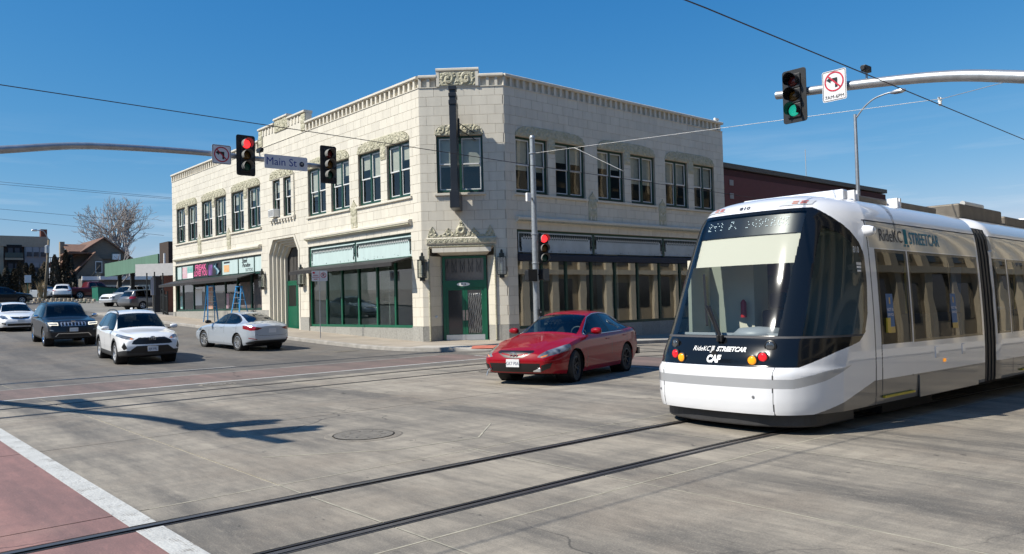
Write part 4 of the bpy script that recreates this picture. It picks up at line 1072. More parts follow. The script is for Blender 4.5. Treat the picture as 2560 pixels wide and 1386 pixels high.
nbx.f = [(i*4+j, (i+1)*4+j, (i+1)*4+j+1, i*4+j+1) for i in range(N_) for j in range(3)]; nbx.m = [0]*len(nbx.f)
nbx.build('sun_blind', mat('cream_sun_blind', (.60,.56,.46), .8), TRAM, recalc=False, smooth=True)
nbx = MB()
for i in range(N_+1):
    v = lerp(-.95, .95, i/N_)
    for z in (2.90, 2.58): nbx.v.append((wsx(z, v, .028), v, z))
nbx.f = [(i*2, i*2+2, i*2+3, i*2+1) for i in range(N_)]; nbx.m = [0]*N_
nbx.build('destination_sign', mat('led_panel_black', (.005,.007,.012), .3), TRAM, recalc=False, smooth=True)
M_LED = mat('white_led', (.8,.8,.8), .5, emit=(.65,.9,1.0), es=.8)
ld = MB(); rl = random.Random(5); v = -.62
word = 'NOT IN SERVICE'
for chx in word[::-1]:
    if chx != ' ':
        for a in range(4):
            for b in range(6):
                on = rl.random() < .30
                if on:
                    vv, zz_ = v+a*.019, 2.70+b*.020; ld.box(wsx(zz_, vv, .02)-.003, wsx(zz_, vv, .02)+.001, vv-.004, vv+.004, zz_-.004, zz_+.004)
    v += .095
stuff(ld.build('destination_letters', M_LED, TRAM))
for v0 in (-.4, .55): MB().tube([(1.2+v0*.2, v0*1.2, .36), (1.2, v0*1.2, 1.1)], .02, 6).build('handrail', M_ALU, TRAM)
M_BLUE = mat('tram_blue', (.02,.22,.50), .4); M_SEAT = mat('tram_seat', (.03,.06,.12), .6)
for k in range(13):
    x = 3.9+k*1.35
    for s in (-1, 1):
        b_ = bevel(MB().box(x-.2, x+.25, s*.98-.22, s*.98+.22, .62, .75).box(x+.2, x+.27, s*.98-.22, s*.98+.22, .75, 1.45).build('passenger_seat', M_SEAT, TRAM), .03)
    if k % 2 == 0: MB().tube([(x+.5, -.75, .36), (x+.5, -.75, 2.6)], .018, 6).build('grab_pole', mat('yellow_pole', (.6,.4,.03), .4), TRAM)
    if k % 3 == 1: MB().bar((x+.3, -1.05, 1.1), (x+.65, -1.0, 2.2), .16, .02).build('blue_panel', M_BLUE, TRAM)
# roof equipment
M_RF = mat('roof_unit', (.16,.14,.115), .6, .3, var=.25, vscale=4); M_RFL = mat('roof_unit_pale', (.5,.5,.48), .5, var=.1)
for x0, x1, y0, y1, z0, z1, m in ((2.20,2.36,-.82,.82,3.1,3.25,M_TW),(2.36,3.9,-.72,.72,3.12,3.23,M_RF),(4.1,5.9,-.72,.72,3.12,3.24,M_RF),(6.9,9.2,-.75,.75,3.12,3.40,M_RF),(9.4,12.2,-.75,.75,3.12,3.32,M_RF),(12.5,14.9,-.75,.75,3.12,3.38,M_RF),(16.5,20,-.75,.75,3.12,3.38,M_RF)):
    b_ = bevel(MB().box(x0, x1, y0, y1, z0, z1).build('roof_unit', m, TRAM), .03)
for x in (3.93, 4.03, 2.46, 2.56): MB().box(x, x+.05, -.86, -.70, 3.1, 3.25).build('roof_bracket', M_TW, TRAM)
MB().tube([(7.2,-.7,3.42),(8.2,-.7,3.42)], .05, 8).build('roof_pipe', M_RFL, TRAM)
pn = MB()
for s in (-.6, .6): pn.tube([(12.8, s, 3.42), (14.3, s*.9, 3.62)], .03, 6)
pn.tube([(14.3,-.8,3.64),(14.3,.8,3.64)], .03, 6); stuff(pn.build('folded_pantograph', M_STEEL, TRAM))
# lamps on the nose
def nose(v, z, out=.0): return Vector((xc(z)+poff(min(1, abs(v)/fwz(z)))-out, v, z))
def disc(nm, v, z, r, m, depth=.03, n=18):
    p = nose(v, z, .012); q = nose(v+.05, z, .012); t = (q-p).normalized(); M = frame(p, t, (0,0,1)); 
    if M.col[2].to_3d().x > 0: M = frame(p, -t, (0,0,1))
    ba = MB().lathe([(r*1.35,-.02),(r*1.35,.004),(r*1.12,.01),(r*1.08,-.004)], (0,0,0), 'z', n).build(nm+'_bezel', M_BLACK, TRAM, smooth=40); ba.matrix_local = M
    le = MB().lathe([(r*1.06,-.004),(r,.012),(r*.6,.02),(0,.022)], (0,0,0), 'z', n).build(nm, m, TRAM, smooth=True); le.matrix_local = M
M_LR = mat('red_tail_lens', (.65,.012,.02), .15, emit=(1,.02,.03), es=.35); M_LA = mat('amber_lens', (.8,.28,.01), .15, emit=(1,.35,.01), es=.45); M_HL = mat('headlamp_lens', (.05,.055,.06), .05, spec=1., coat=1)
for s in (-1, 1):
    disc('headlamp', s*.74, 1.105, .058, M_HL); disc('tail_lamp', s*.68, .97, .054, M_LR); disc('indicator_lamp', s*.55, .925, .054, M_LA)
# lettering
def on_front(s, v, z, size, m, nm='lettering', **k):
    return wrap(text(nm, s, size, m, TRAM, **k), lambda x, y, l: nose(v-x, z+y, .006))
M_TXW = mat('white_decal', (.8,.8,.8), .5); M_TXD = mat('charcoal_decal', (.03,.035,.05), .5); M_TXT = mat('teal_decal', (.02,.20,.30), .5)
on_front('RideKC', .245, 1.055, .088, M_TXW, shear=.2); on_front('STREETCAR', -.215, 1.055, .082, M_TXW, shear=.2, bold=.003)
ic = MB().box(-.03,.03,-.045,.05,0,.001).box(-.045,-.01,-.06,-.045,0,.001).box(.01,.045,-.06,-.045,0,.001).build('tram_icon', M_TXW, TRAM); wrap(ic, lambda x, y, l: nose(.062-x*.8, 1.055+y*.8, .006))
on_front('CAF', .02, .925, .125, M_TXW, nm='maker_letters', bold=.008, shear=.12, sx=.9)
MB().lathe([(0,-.006),(.045,-.005),(.05,.003)], nose(.02, .99, .004), 'x', 14).build('coupler_hatch', M_BLACK, TRAM)
def rooff(v, z): return nose(v, z, .012)
def front_pt(v, z, out=0.): return Vector((xc(z)+poff(min(1, abs(v)/fwz(z)))-out*.75, v, z+out*.66))
wrap(text('fleet_number', '810', .12, M_TXD, TRAM, bold=.003), lambda x, y, l: front_pt(.10-x, 2.975+y*.5, .008))
for s in (-1, 1):
    out_ = [(-.20,-.05),(.21,-.05),(.21,.055),(-.12,.055)]
    mlp = MB(); n_ = 8
    for j in range(5):
        for i in range(n_+1):
            f, g_ = i/n_, j/4; mlp.v.append((lerp(lerp(-.20,.21,f), lerp(-.11,.21,f), g_)*-s, lerp(-.05,.055,g_), 0))
    mlp.f = [(j*(n_+1)+i, j*(n_+1)+i+1, (j+1)*(n_+1)+i+1, (j+1)*(n_+1)+i) for j in range(4) for i in range(n_)]; mlp.m = [0]*len(mlp.f)
    ml = wrap(mlp.build('marker_lamp', mat('marker_lens', (.50,.52,.55), .2), TRAM, recalc=False, smooth=True), lambda x, y, l, s=s: front_pt(.62*s-x, 2.985+y*.6, .010))
    for k in range(4):
        x0 = .02+.10*(k % 2); wrap(MB().quad((x0-.04,-.03+.045*(k//2),0),(x0+.03,-.03+.045*(k//2),0),(x0+.03,.0+.045*(k//2),0),(x0-.04,.0+.045*(k//2),0)).build('marker_led', mat('dull_red_led', (.45,.12,.10), .3) if k % 2 else mat('amber_led', (.5,.25,.2), .3), TRAM, recalc=False), lambda x, y, l, s=s: front_pt(.62*s-x, 2.985+y*.6, .016))
sd = lambda x, z, o=.012: Vector((x, -fwz(z)-o, z))
def on_side(nm, s, x0, z0, size, m, o=.006, **k): return wrap(text(nm, s, size, m, TRAM, **k), lambda x, y, l: sd(x0+x, z0+y, o))
on_side('lettering', 'RideKC', 2.72, 2.56, .25, M_TXD); on_side('lettering', 'STREETCAR', 3.92, 2.555, .25, M_TXT, bold=.004, sx=.86)
i2 = MB().box(-.055,.055,-.10,.12,0,.001).box(-.09,-.03,-.14,-.11,0,.001).box(.03,.09,-.14,-.11,0,.001).build('tram_icon', mat('teal_icon', (.02,.35,.45), .5), TRAM); wrap(i2, lambda x, y, l: sd(3.23+x, 2.57+y, .006))
on_side('fleet_number', '810', 1.55, 2.33, .12, M_TXW, .012)
kc = MB().box(-.06,.06,-.015,.015,0,.001).box(-.05,.05,-.06,-.035,0,.001)
for k in range(4): kc.lathe([(0,0),(.022,0)], (-.05+.033*k, .045, .001), 'z', 8)
stuff(kc.build('city_crest', M_TXW, TRAM)).matrix_local = frame(sd(1.55, 2.1, .03), (1,0,0), (0,.06,1))
# posters in the windows
for x in (2.46, 4.82):
    z = 1.55; ps = MB().quad((-.11,-.26,0),(.11,-.26,0),(.11,.2,0),(-.11,.2,0)).build('service_poster', mat('blue_poster', (.02,.11,.30), .5), TRAM, recalc=False); ps.matrix_local = frame(sd(x, z, .004), (1,0,0), (0,.06,1))
    q = MB().quad((-.11,-.34,.001),(.11,-.34,.001),(.11,-.255,.001),(-.11,-.255,.001)).build('poster_foot', mat('gold_poster', (.55,.38,.10), .5), ps, recalc=False)
    text('poster_text', 'NOT IN', .06, M_TXW, ps, Matrix.Translation((0,-.02,.002))); text('poster_text', 'SERVICE', .052, M_TXW, ps, Matrix.Translation((0,-.09,.002)))
    MB().quad((-.02,.06,.002),(.02,.06,.002),(.02,.15,.002),(-.02,.15,.002)).build('poster_mark', mat('gold_poster', (.5,.3,.1), .5), ps, recalc=False)
# door button, handles, hatches, step edge, wipers, side camera
MB().box(2.30,2.40,-1.345,-1.322,1.22,1.42).build('door_button', mat('yellow_button', (.55,.38,.04), .4), TRAM)
MB().box(2.15,3.15,-1.345,-1.30,.325,.355).build('step_edge', mat('yellow_step', (.55,.42,.03), .5), TRAM)
MB().box(8.0,9.5,-1.345,-1.30,.325,.355).build('step_edge', mat('yellow_step'), TRAM)
for x in (4.05, 5.15): bevel(MB().box(x-.07,x+.07,-1.334,-1.322,.78,.95).build('access_hatch', M_TW, TRAM), .01)
MB().box(4.30,4.38,-1.336,-1.322,.70,.75).build('side_indicator', M_LA, TRAM)
MB().box(3.35,5.75,-1.334,-1.315,.24,.56).build('skirt_hatch', M_TG, TRAM)
cm = MB().lathe([(.085,0),(.075,-.10),(.05,-.16),(0,-.17)], (1.94,-1.20,2.60), 'y', 14).build('side_camera', M_TW, TRAM, smooth=40)
wp = MB(); wp.bar(nose(.0, 1.22, .05), nose(.33, 1.62, .05), .035, .02).bar(nose(-.03, 1.22, .05), nose(.28, 1.62, .055), .025, .02).build('wiper_arm', M_BLACK, TRAM)['kind'] = 'stuff'
MB().bar(nose(.52, 2.06, .035), nose(.25, 1.36, .035), .03, .025).build('wiper_blade', M_BLACK, TRAM)
for v in (0., -.05): bevel(MB().box(wsx(1.22, v, 0)-.09, wsx(1.22, v, 0)-.03, v-.02, v+.02, 1.15, 1.24).build('wiper_pivot', M_BLACK, TRAM), .008)
for v in (.93, -.60): MB().lathe([(0,-.01),(.018,-.008),(.02,.004)], nose(v, .47, .0), 'x', 8).build('tow_cap', mat('grey_cap', (.15,.15,.16), .5), TRAM)

# body above the waist is a little taller
def _lift(o, M):
    if o.type == 'MESH':
        Mi = M.inverted(); me = o.data
        for v in me.vertices:
            p = M @ v.co
            if p.z > 1.2: p.z = 1.2+(p.z-1.2)*1.02; v.co = Mi @ p
    for ch in o.children: _lift(ch, M @ ch.matrix_local)
bpy.context.view_layer.update()
for ch in TRAM.children: _lift(ch, ch.matrix_local.copy())

MB().box(1.4, 1.95, -.95, .95, 2.62, 2.66).build('cab_ceiling', M_CREAM, TRAM)
MB().lathe([(.045,0),(.045,.22),(.02,.26),(0,.27)], (1.5,.42,1.45), 'z', 10).build('fire_extinguisher', mat('extinguisher_red', (.40,.02,.02), .4), TRAM, smooth=40)
for x in (3.3, 4.7): MB().tube([(x, -fwz(z)-.003, z) for z in (2.78, 2.9, 3.0, 3.08)], .006, 4).build('roof_seam', M_SEAM, TRAM)
# ---------------------------------------------------------------- cars
G_CAR = glass('car_glass', (.34,.38,.36), 1.0, base=.045); G_TINT = glass('tinted_car_glass', (.12,.13,.13), 1.2, base=.05)
G_LAMP = mat('lamp_lens', (.26,.275,.29), .08, spec=.8, coat=1.0, col2=(.03,.032,.036), vscale=5, detail=1); M_TAIL = mat('tail_lens', (.28,.006,.012), .12, coat=1., spec=.8, var=.4, vscale=10)
M_AMB = mat('amber_reflector', (.75,.22,.03), .2, coat=1.); M_CLAD = mat('dark_cladding', (.03,.031,.033), .55, var=.2, vscale=9)
M_GRIL = mat('grille_black', (.008,.008,.009), .35); M_INT = mat('car_interior', (.028,.027,.027), .8); M_INTB = mat('beige_interior', (.20,.18,.14), .8)
M_RIM = mat('alloy_rim', (.55,.56,.58), .30, .35, var=.1); M_RIMB = mat('black_steel_rim', (.035,.035,.037), .45, .3)
M_PLATE = mat('licence_plate', (.70,.71,.72), .4, var=.05); M_PLI = mat('plate_ink', (.02,.03,.10), .5)
def wheel_set(car, centers, r, wd, rim, spokes=5, hub=.64, steer=0., offs=None):
    """each wheel: tyre and rim with spokes"""
    ty = MB().lathe([(r*hub,-wd/2+.01),(r*.90,-wd/2),(r*.97,-wd/2+.02),(r,-wd/2+.045),(r,wd/2-.045),(r*.97,wd/2-.02),(r*.90,wd/2),(r*hub,wd/2-.01),(r*hub,-wd/2+.01)], (0,0,0), 'y', 32, cap=False).mesh('tyre', M_RUBBER, smooth=40)
    rm = MB().lathe([(r*hub+.004,-wd/2+.012),(r*hub-.018,-wd/2+.006),(r*hub-.03,-wd/2+.03),(r*hub-.03,wd/2-.02)], (0,0,0), 'y', 32, cap=False)
    rm.lathe([(0,-wd/2+.03),(r*.11,-wd/2+.03),(r*.13,-wd/2+.06),(r*.13,.0)], (0,0,0), 'y', 14)
    for k in range(spokes):
        a = k*math.tau/spokes
        for da in ((-.10, .10) if spokes <= 6 else (0,)):
            p = (r*.10*math.cos(a+da*2), -wd/2+.05, r*.10*math.sin(a+da*2)); q = (r*(hub-.03)*math.cos(a+da), -wd/2+.028, r*(hub-.03)*math.sin(a+da))
            rm.bar(p, q, r*(.10 if spokes <= 6 else .075), .02, up=(0,1,0))
    bk = MB().lathe([(0,-wd/2+.10),(r*hub-.03,-wd/2+.10)], (0,0,0), 'y', 24, cap=False).mesh('brake_disc', M_DARK, recalc=False)
    rm = rm.mesh('rim', rim, smooth=35)
    for i, (x, y) in enumerate(centers):
        w_ = thing('wheel', '', ''); del w_['label']; del w_['category']
        w_.parent = car; w_.location = (x, y, r); w_.rotation_euler = (0, random.uniform(0, 1), (0 if y < 0 else math.pi)+(steer if i < 2 else 0))
        obj('tyre', ty, w_); obj('rim', rm, w_); obj('brake_disc', bk, w_)
def car(name, label, loc, head, P, cat='car'):
    """P: dict of curves. local x forward, body measured by u from the front bumper to the rear"""
    L_, W_, H_ = P['L'], P['W'], P['H']; hw = W_/2
    C_ = thing(name, label, cat, loc, R_(head)); u1, u2, r, ra = P['u1'], P['u2'], P['r'], P['ra']
    sl_x = math.cos(R_(head)); sl_y = math.sin(R_(head)); e = 1.4
    dz = gz(loc[0]+sl_x*e, loc[1]+sl_y*e)-gz(loc[0]-sl_x*e, loc[1]-sl_y*e); C_.rotation_euler = (0, -math.atan2(dz, 2*e), R_(head))
    ft, fb, fs, fw, fr = curve(P['top']), curve(P['belt']), curve(P['sill']), curve(P['plan']), curve(P['roofw'])
    bulge = P.get('bulge', .02)
    def section(u):
        zt, zb, zs, w_, wr = ft(u), fb(u), fs(u), fw(u)*hw, fr(u)*hw
        zb = min(zb, zt-.012); pts = []
        wb = w_-.035; zm = lerp(zs, zb, .55)
        ctrl = [(0, zs), (w_*.80, zs+.0), (w_-.055, zs+.015), (w_-.022, zs+.10), (w_, lerp(zs, zb, .42)), (w_-.004, lerp(zs, zb, .68)), (w_-.012, zb-.07), (wb-.008, zb-.012)]
        for a, b, n in zip(ctrl, ctrl[1:], (5, 3, 3, 7, 6, 6, 3)):
            for i in range(n): t = i/n; pts.append((lerp(a[0], b[0], t), lerp(a[1], b[1], t)))
        g0 = (wb-.02, zb); wr = min(wr, g0[0]-.01); hh = zt-zb; kc = min(.10, hh*.5)
        g1 = (wr, zt-kc*.62-.012)
        n = 14
        for i in range(n):
            t = i/n; pts.append((lerp(g0[0], g1[0], t)+.035*hh*4*t*(1-t)*.6, lerp(g0[1], g1[1], t)))
        g2 = (wr-.13 if wr > .2 else wr*.5, zt-.028*min(1, wr/.5)); n = 8
        cx = (wr+.0, zt-.036)
        for i in range(n):
            t = i/n; pts.append(((1-t)**2*g1[0]+2*t*(1-t)*(wr-.025)+t*t*g2[0], (1-t)**2*g1[1]+2*t*(1-t)*(zt-.034)+t*t*g2[1]))
        n = 9
        for i in range(n+1):
            t = i/n; y = lerp(g2[0], 0, t); pts.append((y, zt-.028*min(1, wr/.5)*(y/g2[0])**2))
        return pts
    pf, pr = P['front'], P['rear']                # nose/tail profile: (z, setback)
    ff, frr = curve(pf), curve(pr); bf, br = P.get('bowf', .16), P.get('bowr', .12)
    def warp(u, y, z):
        a = 1-sstep(0, .9, u); b = 1-sstep(0, .8, L_-u); yy = min(1., abs(y)/hw)
        return u + a*(ff(z)-bf*(1-yy**2.3)) - b*(frr(z)-br*(1-yy**2.3))
    us = [0,.015,.035,.06,.09,.13,.17]+steps(.21, L_-.21, P.get('du', .045))+[L_-.17,L_-.13,L_-.09,L_-.06,L_-.035,L_-.015,L_]
    vs = []; S0 = [section(u) for u in us]; m = len(S0[0]); qd = []
    def put(u, y, z): vs.append((warp(u, y, z), y, z))
    rows = [[(p[0], p[1]) for p in s]+[(-p[0], p[1]) for p in s[::-1][1:]] for s in S0]; m = len(rows[0])
    for u, rw_ in zip(us, rows):
        for y, z in rw_: put(u, y, z)
    for i in range(len(us)-1):
        for j in range(m-1): qd.append((i*m+j, i*m+j+1, (i+1)*m+j+1, (i+1)*m+j))
    # end caps as shrinking rings
    for end, base in ((0, 0), (1, (len(us)-1)*m)):
        rw_ = rows[0 if end == 0 else -1]; zc = (min(p[1] for p in rw_)+max(p[1] for p in rw_))/2; prev = base; R = 16
        for k in range(1, R+1):
            o = len(vs); s_ = 1-k/R if k < R else .002
            for y, z in rw_:
                zz_ = zc+(z-zc)*s_; yy = y*s_; put(us[0] if end == 0 else us[-1], yy, zz_)
            for j in range(m-1):
                f = (prev+j, prev+j+1, o+j+1, o+j); qd.append(f[::-1] if end == 0 else f)
            prev = o
    SW, FE, RE = P['windows'], P['fe'], P['re']; ws, rwn = P['ws'], P.get('rw'); clad = P.get('clad', 0); SD = P.get('sd', [])
    def cls(u, y, z):
        ay = abs(y); sd_ = 'n' if y < 0 else 'f'; w_ = fw(clamp(u, 0, L_))*hw
        if ay > w_-.34 and z < 1.05:
            d1 = math.hypot(u-u1, z-r); d2 = math.hypot(u-u2, z-r); d = min(d1, d2)
            if d < ra and ay > w_-.30: return None
            if clad and d < ra+clad and ay > w_-.12: return 'arch_cladding'
        if z < fs(u)+.012: return 'underbody'
        uc = clamp(u, 0, L_); zb = fb(uc); zt = ft(uc)
        if z > zb+.012 and ay > .25:
            for k, (poly, tint) in enumerate(SW):
                if inpoly(u, z, poly) and ay > fr(uc)*hw-.14: return ('rear_side_window' if tint else 'side_window')+'|%d%s' % (k, sd_)
            bd = P.get('wtrim')
            if bd and ay > fr(uc)*hw-.12 and inpoly(u, z, bd): return 'window_trim|'+sd_
        if z > zb and ws[0] < u < ws[1] and ay < lerp(ws[2], ws[3], (u-ws[0])/(ws[1]-ws[0])): return 'windscreen'
        if rwn and z > zb-.02 and rwn[0] < u < rwn[1] and ay < lerp(rwn[2], rwn[3], (u-rwn[0])/(rwn[1]-rwn[0])): return 'rear_window'
        for nm, poly in SD:
            if ay > w_-.25 and inpoly(u, z, poly): return nm+'|'+sd_
        if u < 1.3:
            for nm, poly, umax in FE:
                if u < umax and inpoly(ay, z, poly): return nm+('|'+sd_ if nm in ('headlamp', 'fog_lamp', 'fog_surround', 'indicator', 'lamp_surround') else '')
        if u > L_-1.3:
            for nm, poly, um in RE:
                if u > L_-um and inpoly(ay, z, poly): return nm+('|'+sd_ if nm in ('tail_lamp', 'rear_reflector') else '')
        if clad and z < fs(u)+P.get('cladh', .12): return 'sill_cladding|'+sd_+str((u > u1)+(u > u2))
        for su in P.get('seams', ()):
            if ay > w_-.14 and abs(u-su-.03*(z-.7)) < .006 and fs(u)+.08 < z < zb: return 'door_seam'
        return 'body'
    V, G = classify(vs, qd, cls, P.get('K', 4))
    mats = dict(body=P['paint'], underbody=M_DARK, side_window=P.get('glass', G_CAR), rear_side_window=G_TINT, windscreen=P.get('wsglass', P.get('glass', G_CAR)), rear_window=P.get('rglass', G_TINT), headlamp=G_LAMP, tail_lamp=M_TAIL, rear_reflector=M_TAIL, grille=M_GRIL, intake=M_GRIL, fog_lamp=G_LAMP, fog_surround=M_GRIL, lamp_surround=M_GRIL, indicator=M_AMB, arch_cladding=M_CLAD, sill_cladding=M_CLAD, bumper_cladding=M_CLAD, rear_cladding=M_CLAD, window_trim=P.get('trimm', M_GRIL), door_seam=M_SEAM, roof_paint=M_GRIL, chrome_bar=M_CHROME, silver_bar=M_ALU, skid_plate=M_CLAD)
    X = lambda p: (L_/2-p[0], p[1], p[2])
    emit(V, G, C_, mats, X)
    wi = .135; wc = [(L_/2-u1, -hw+wi), (L_/2-u1, hw-wi), (L_/2-u2, -hw+wi), (L_/2-u2, hw-wi)]
    wheel_set(C_, wc, r, P.get('tw', .215), P.get('rim', M_RIM), P.get('spokes', 5), P.get('hub', .66), R_(P.get('steer', 0)))
    for uu in (u1, u2): MB().lathe([(ra-.004,-hw+.05),(ra-.004,-hw+.36),(0,-hw+.36)], (L_/2-uu,0,r), 'y', 24, cap=False).build('wheel_well', M_DARK, C_, recalc=False); MB().lathe([(0,hw-.36),(ra-.004,hw-.36),(ra-.004,hw-.05)], (L_/2-uu,0,r), 'y', 24, cap=False).build('wheel_well', M_DARK, C_, recalc=False)
    MB().box(-L_/2+.5, L_/2-.5, -hw+.32, hw-.32, P['sill'][1][1]-.02, .55).build('floor_pan', M_DARK, C_)
    # cabin
    mi = P.get('int', M_INT); us0, us1 = P['cab']
    MB().prism([(L_/2-us0, .75), (L_/2-us0-.15, fb(us0+.2)+.0), (L_/2-us0-.65, fb(us0+.5)-.03), (L_/2-us0-.75, .75)], 'y', -hw+.16, hw-.16).build('dashboard', mi, C_)
    MB().box(L_/2-us1, L_/2-us0, -hw+.14, hw-.14, .5, .56).build('cabin_floor', M_INT, C_)
    for uu, ys_ in ((us0+1.15, (-.37, .37)), (us1-.75, (-.38, .38))):
        for y in ys_:
            x = L_/2-uu; hr = min(fb(uu)+.42, ft(uu+.45)-.13); bt = min(fb(uu)+.22, hr-.03); bevel(MB().box(x-.28, x+.25, y-.25, y+.25, .56, .72).prism([(x-.40,.70),(x-.24,.70),(x-.34,bt),(x-.46,bt-.02)], 'y', y-.24, y+.24).prism([(x-.44,bt+.005),(x-.36,bt+.005),(x-.38,hr),(x-.45,hr)], 'y', y-.12, y+.12).build('seat', mi, C_), .03)
    x = L_/2-us0-.72; sw = MB(); sw.tube([(x+.06*math.sin(a), .37+.19*math.cos(a), fb(us0+.6)+.0+.17*math.sin(a)) for a in [k*math.tau/18 for k in range(19)]], .016, 6); sw.build('steering_wheel', mat('pale_wheel', (.25,.25,.26), .5) if P.get('pw') else M_INT, C_, smooth=True)
    # mirrors
    mu, mz, mm = P['mirror']
    for s in (-1, 1):
        yb = s*(fw(mu)*hw-.06); mb = MB(); x = L_/2-mu
        mb.lathe([(0,-.13),(.055,-.115),(.085,-.05),(.09,.03),(.075,.09),(.05,.11),(0,.112)], (0,0,0), 'y', 14)
        mb.xf(Matrix.Translation((x-.02, yb+s*.19, mz+.06)) @ Matrix.Diagonal((.75, 1.0, .82, 1)) @ Matrix.Rotation(R_(8*s), 4, 'Z'))
        mr = mb.build('wing_mirror', mm or P['paint'], C_, smooth=True)
        MB().bar((x, yb-s*.02, mz), (x-.02, yb+s*.12, mz+.02), .05, .03).build('mirror_arm', M_GRIL, mr)
    for uu, zz_ in P.get('handles', ()):
        for s in (-1, 1):
            x = L_/2-uu; bevel(MB().box(x-.10, x+.10, s*(fw(uu)*hw-.012)-.016, s*(fw(uu)*hw-.012)+.016, zz_-.014, zz_+.014).build('door_handle', P.get('handm', P['paint']), C_), .008)
    P['_warp'] = warp
    def skin(u, z):
        S = section(u); best = None
        for a, b in zip(S, S[1:]):
            if min(a[1], b[1]) <= z <= max(a[1], b[1]) and abs(b[1]-a[1]) > 1e-6: best = lerp(a[0], b[0], (z-a[1])/(b[1]-a[1]))
        return best if best is not None else S[len(S)//2][0]
    if P.get('chrome'):
        for s in (-1, 1):
            MB().tube([(L_/2-warp(u, s*skin(u, z), z), s*(skin(u, z)+.004), z) for u, z in P['chrome']], .009, 5).build('window_moulding', M_CHROME, C_, smooth=True)
    if P.get('rails'):
        u0, u1_ = P['rails']
        for s in (-1, 1):
            pts = []
            for i in range(13):
                f = i/12; u = lerp(u0, u1_, f); e_ = min(1, min(f, 1-f)*7); yy = fr(u)*hw*.90; pts.append((L_/2-u, s*yy, ft(u)-.055+.065*e_))
            MB().tube(pts, .017, 6).build('roof_rail', M_GRIL, C_, smooth=True)
    return C_
def on_nose(C_, P, y, z, rear=False, out=.01):
    L_ = P['L']; u = P['_warp'](L_ if rear else 0, y, z); return Vector((L_/2-u+(-out if rear else out), y, z))
def plate(C_, P, y, z, txt, rear=False, w_=.31, h_=.16, out=.018):
    p = on_nose(C_, P, y, z, rear, out); sx = 1 if rear else -1
    M = frame(p, (0, -1 if rear else 1, 0), (0,0,1))
    o = bevel(MB().box(-w_/2, w_/2, -h_/2, h_/2, -.006, .004).build('licence_plate', M_PLATE, C_), .008); o.matrix_local = M
    if txt: text('plate_number', txt, h_*.62, M_PLI, o, Matrix.Translation((0, -.008, .0055)), sx=.80)
    return o
# ---------------------------------------------------------------- the cars in the picture
def G0(x, y): return (x, y, gz(x, y))
SEDAN = dict(L=4.92, W=1.84, H=1.47, u1=.98, u2=3.77, r=.335, ra=.385,
  top=[(0,.68),(.12,.755),(.5,.86),(1.0,.945),(1.42,1.0),(1.58,1.06),(2.3,1.385),(2.6,1.45),(2.9,1.47),(3.3,1.445),(3.8,1.33),(4.25,1.15),(4.45,1.10),(4.80,1.075),(4.92,.97)],
  belt=[(0,.62),(.3,.72),(.9,.86),(1.5,.94),(2.5,.965),(3.6,1.0),(4.3,1.03),(4.92,.93)], sill=[(0,.24),(.6,.19),(1.0,.18),(4.0,.18),(4.5,.24),(4.92,.36)],
  plan=[(0,.74),(.05,.82),(.15,.89),(.4,.955),(.9,.99),(2.5,1.0),(4.0,.99),(4.6,.94),(4.8,.87),(4.92,.76)], roofw=[(0,.5),(.9,.66),(1.5,.74),(2.3,.64),(2.9,.61),(3.6,.60),(4.3,.64),(4.92,.6)],
  front=[(.2,.12),(.34,.03),(.5,.0),(.62,.04),(.72,.12),(.8,.22)], rear=[(.3,.12),(.5,.0),(.8,.03),(1.0,.05),(1.1,.1)],
  windows=[([(1.70,.985),(2.32,1.315),(2.60,1.375),(2.78,1.385),(2.82,.995)],0),([(2.88,.995),(2.85,1.385),(3.15,1.372),(3.45,1.32),(3.60,1.27),(3.66,1.02)],1),([(3.72,1.03),(3.66,1.25),(3.95,1.12),(4.02,1.07)],1)],
  wtrim=[(1.60,.965),(2.28,1.335),(2.6,1.40),(2.9,1.41),(3.3,1.385),(3.6,1.30),(4.0,1.13),(4.12,1.05),(3.9,.995)], ws=(1.53,2.33,.70,.56), rw=(3.52,4.28,.50,.62), cab=(1.5,4.0), mirror=(1.78,.99,None), handles=((2.6,.84),(3.62,.88)), seams=(1.52,2.84,3.80),
  fe=[('body',[(0,.625),(.30,.665),(.33,.64),(0,.59)],.6),('grille',[(0,.715),(.40,.715),(.43,.68),(.22,.575),(0,.545)],.6),('indicator',[(.60,.595),(.72,.635),(.70,.60),(.62,.575)],.5),('headlamp',[(.53,.585),(.64,.71),(.80,.80),(.93,.84),(.93,.74),(.86,.65),(.66,.565)],.75),('intake',[(0,.275),(.56,.275),(.60,.455),(0,.46)],.6),('fog_surround',[(.60,.29),(.76,.36),(.80,.47),(.62,.42)],.5)],
  re=[('tail_lamp',[(.45,.84),(.88,.97),(.93,.86),(.62,.78)],.5)])
def mk(base, **k): d_ = dict(base); d_.update(k); return d_
_rp = paint('ruby_red_paint', (.25,.001,.007), rough=.38, coat=.7); _rp.node_tree.nodes['Principled BSDF'].inputs['Specular IOR Level'].default_value = .1
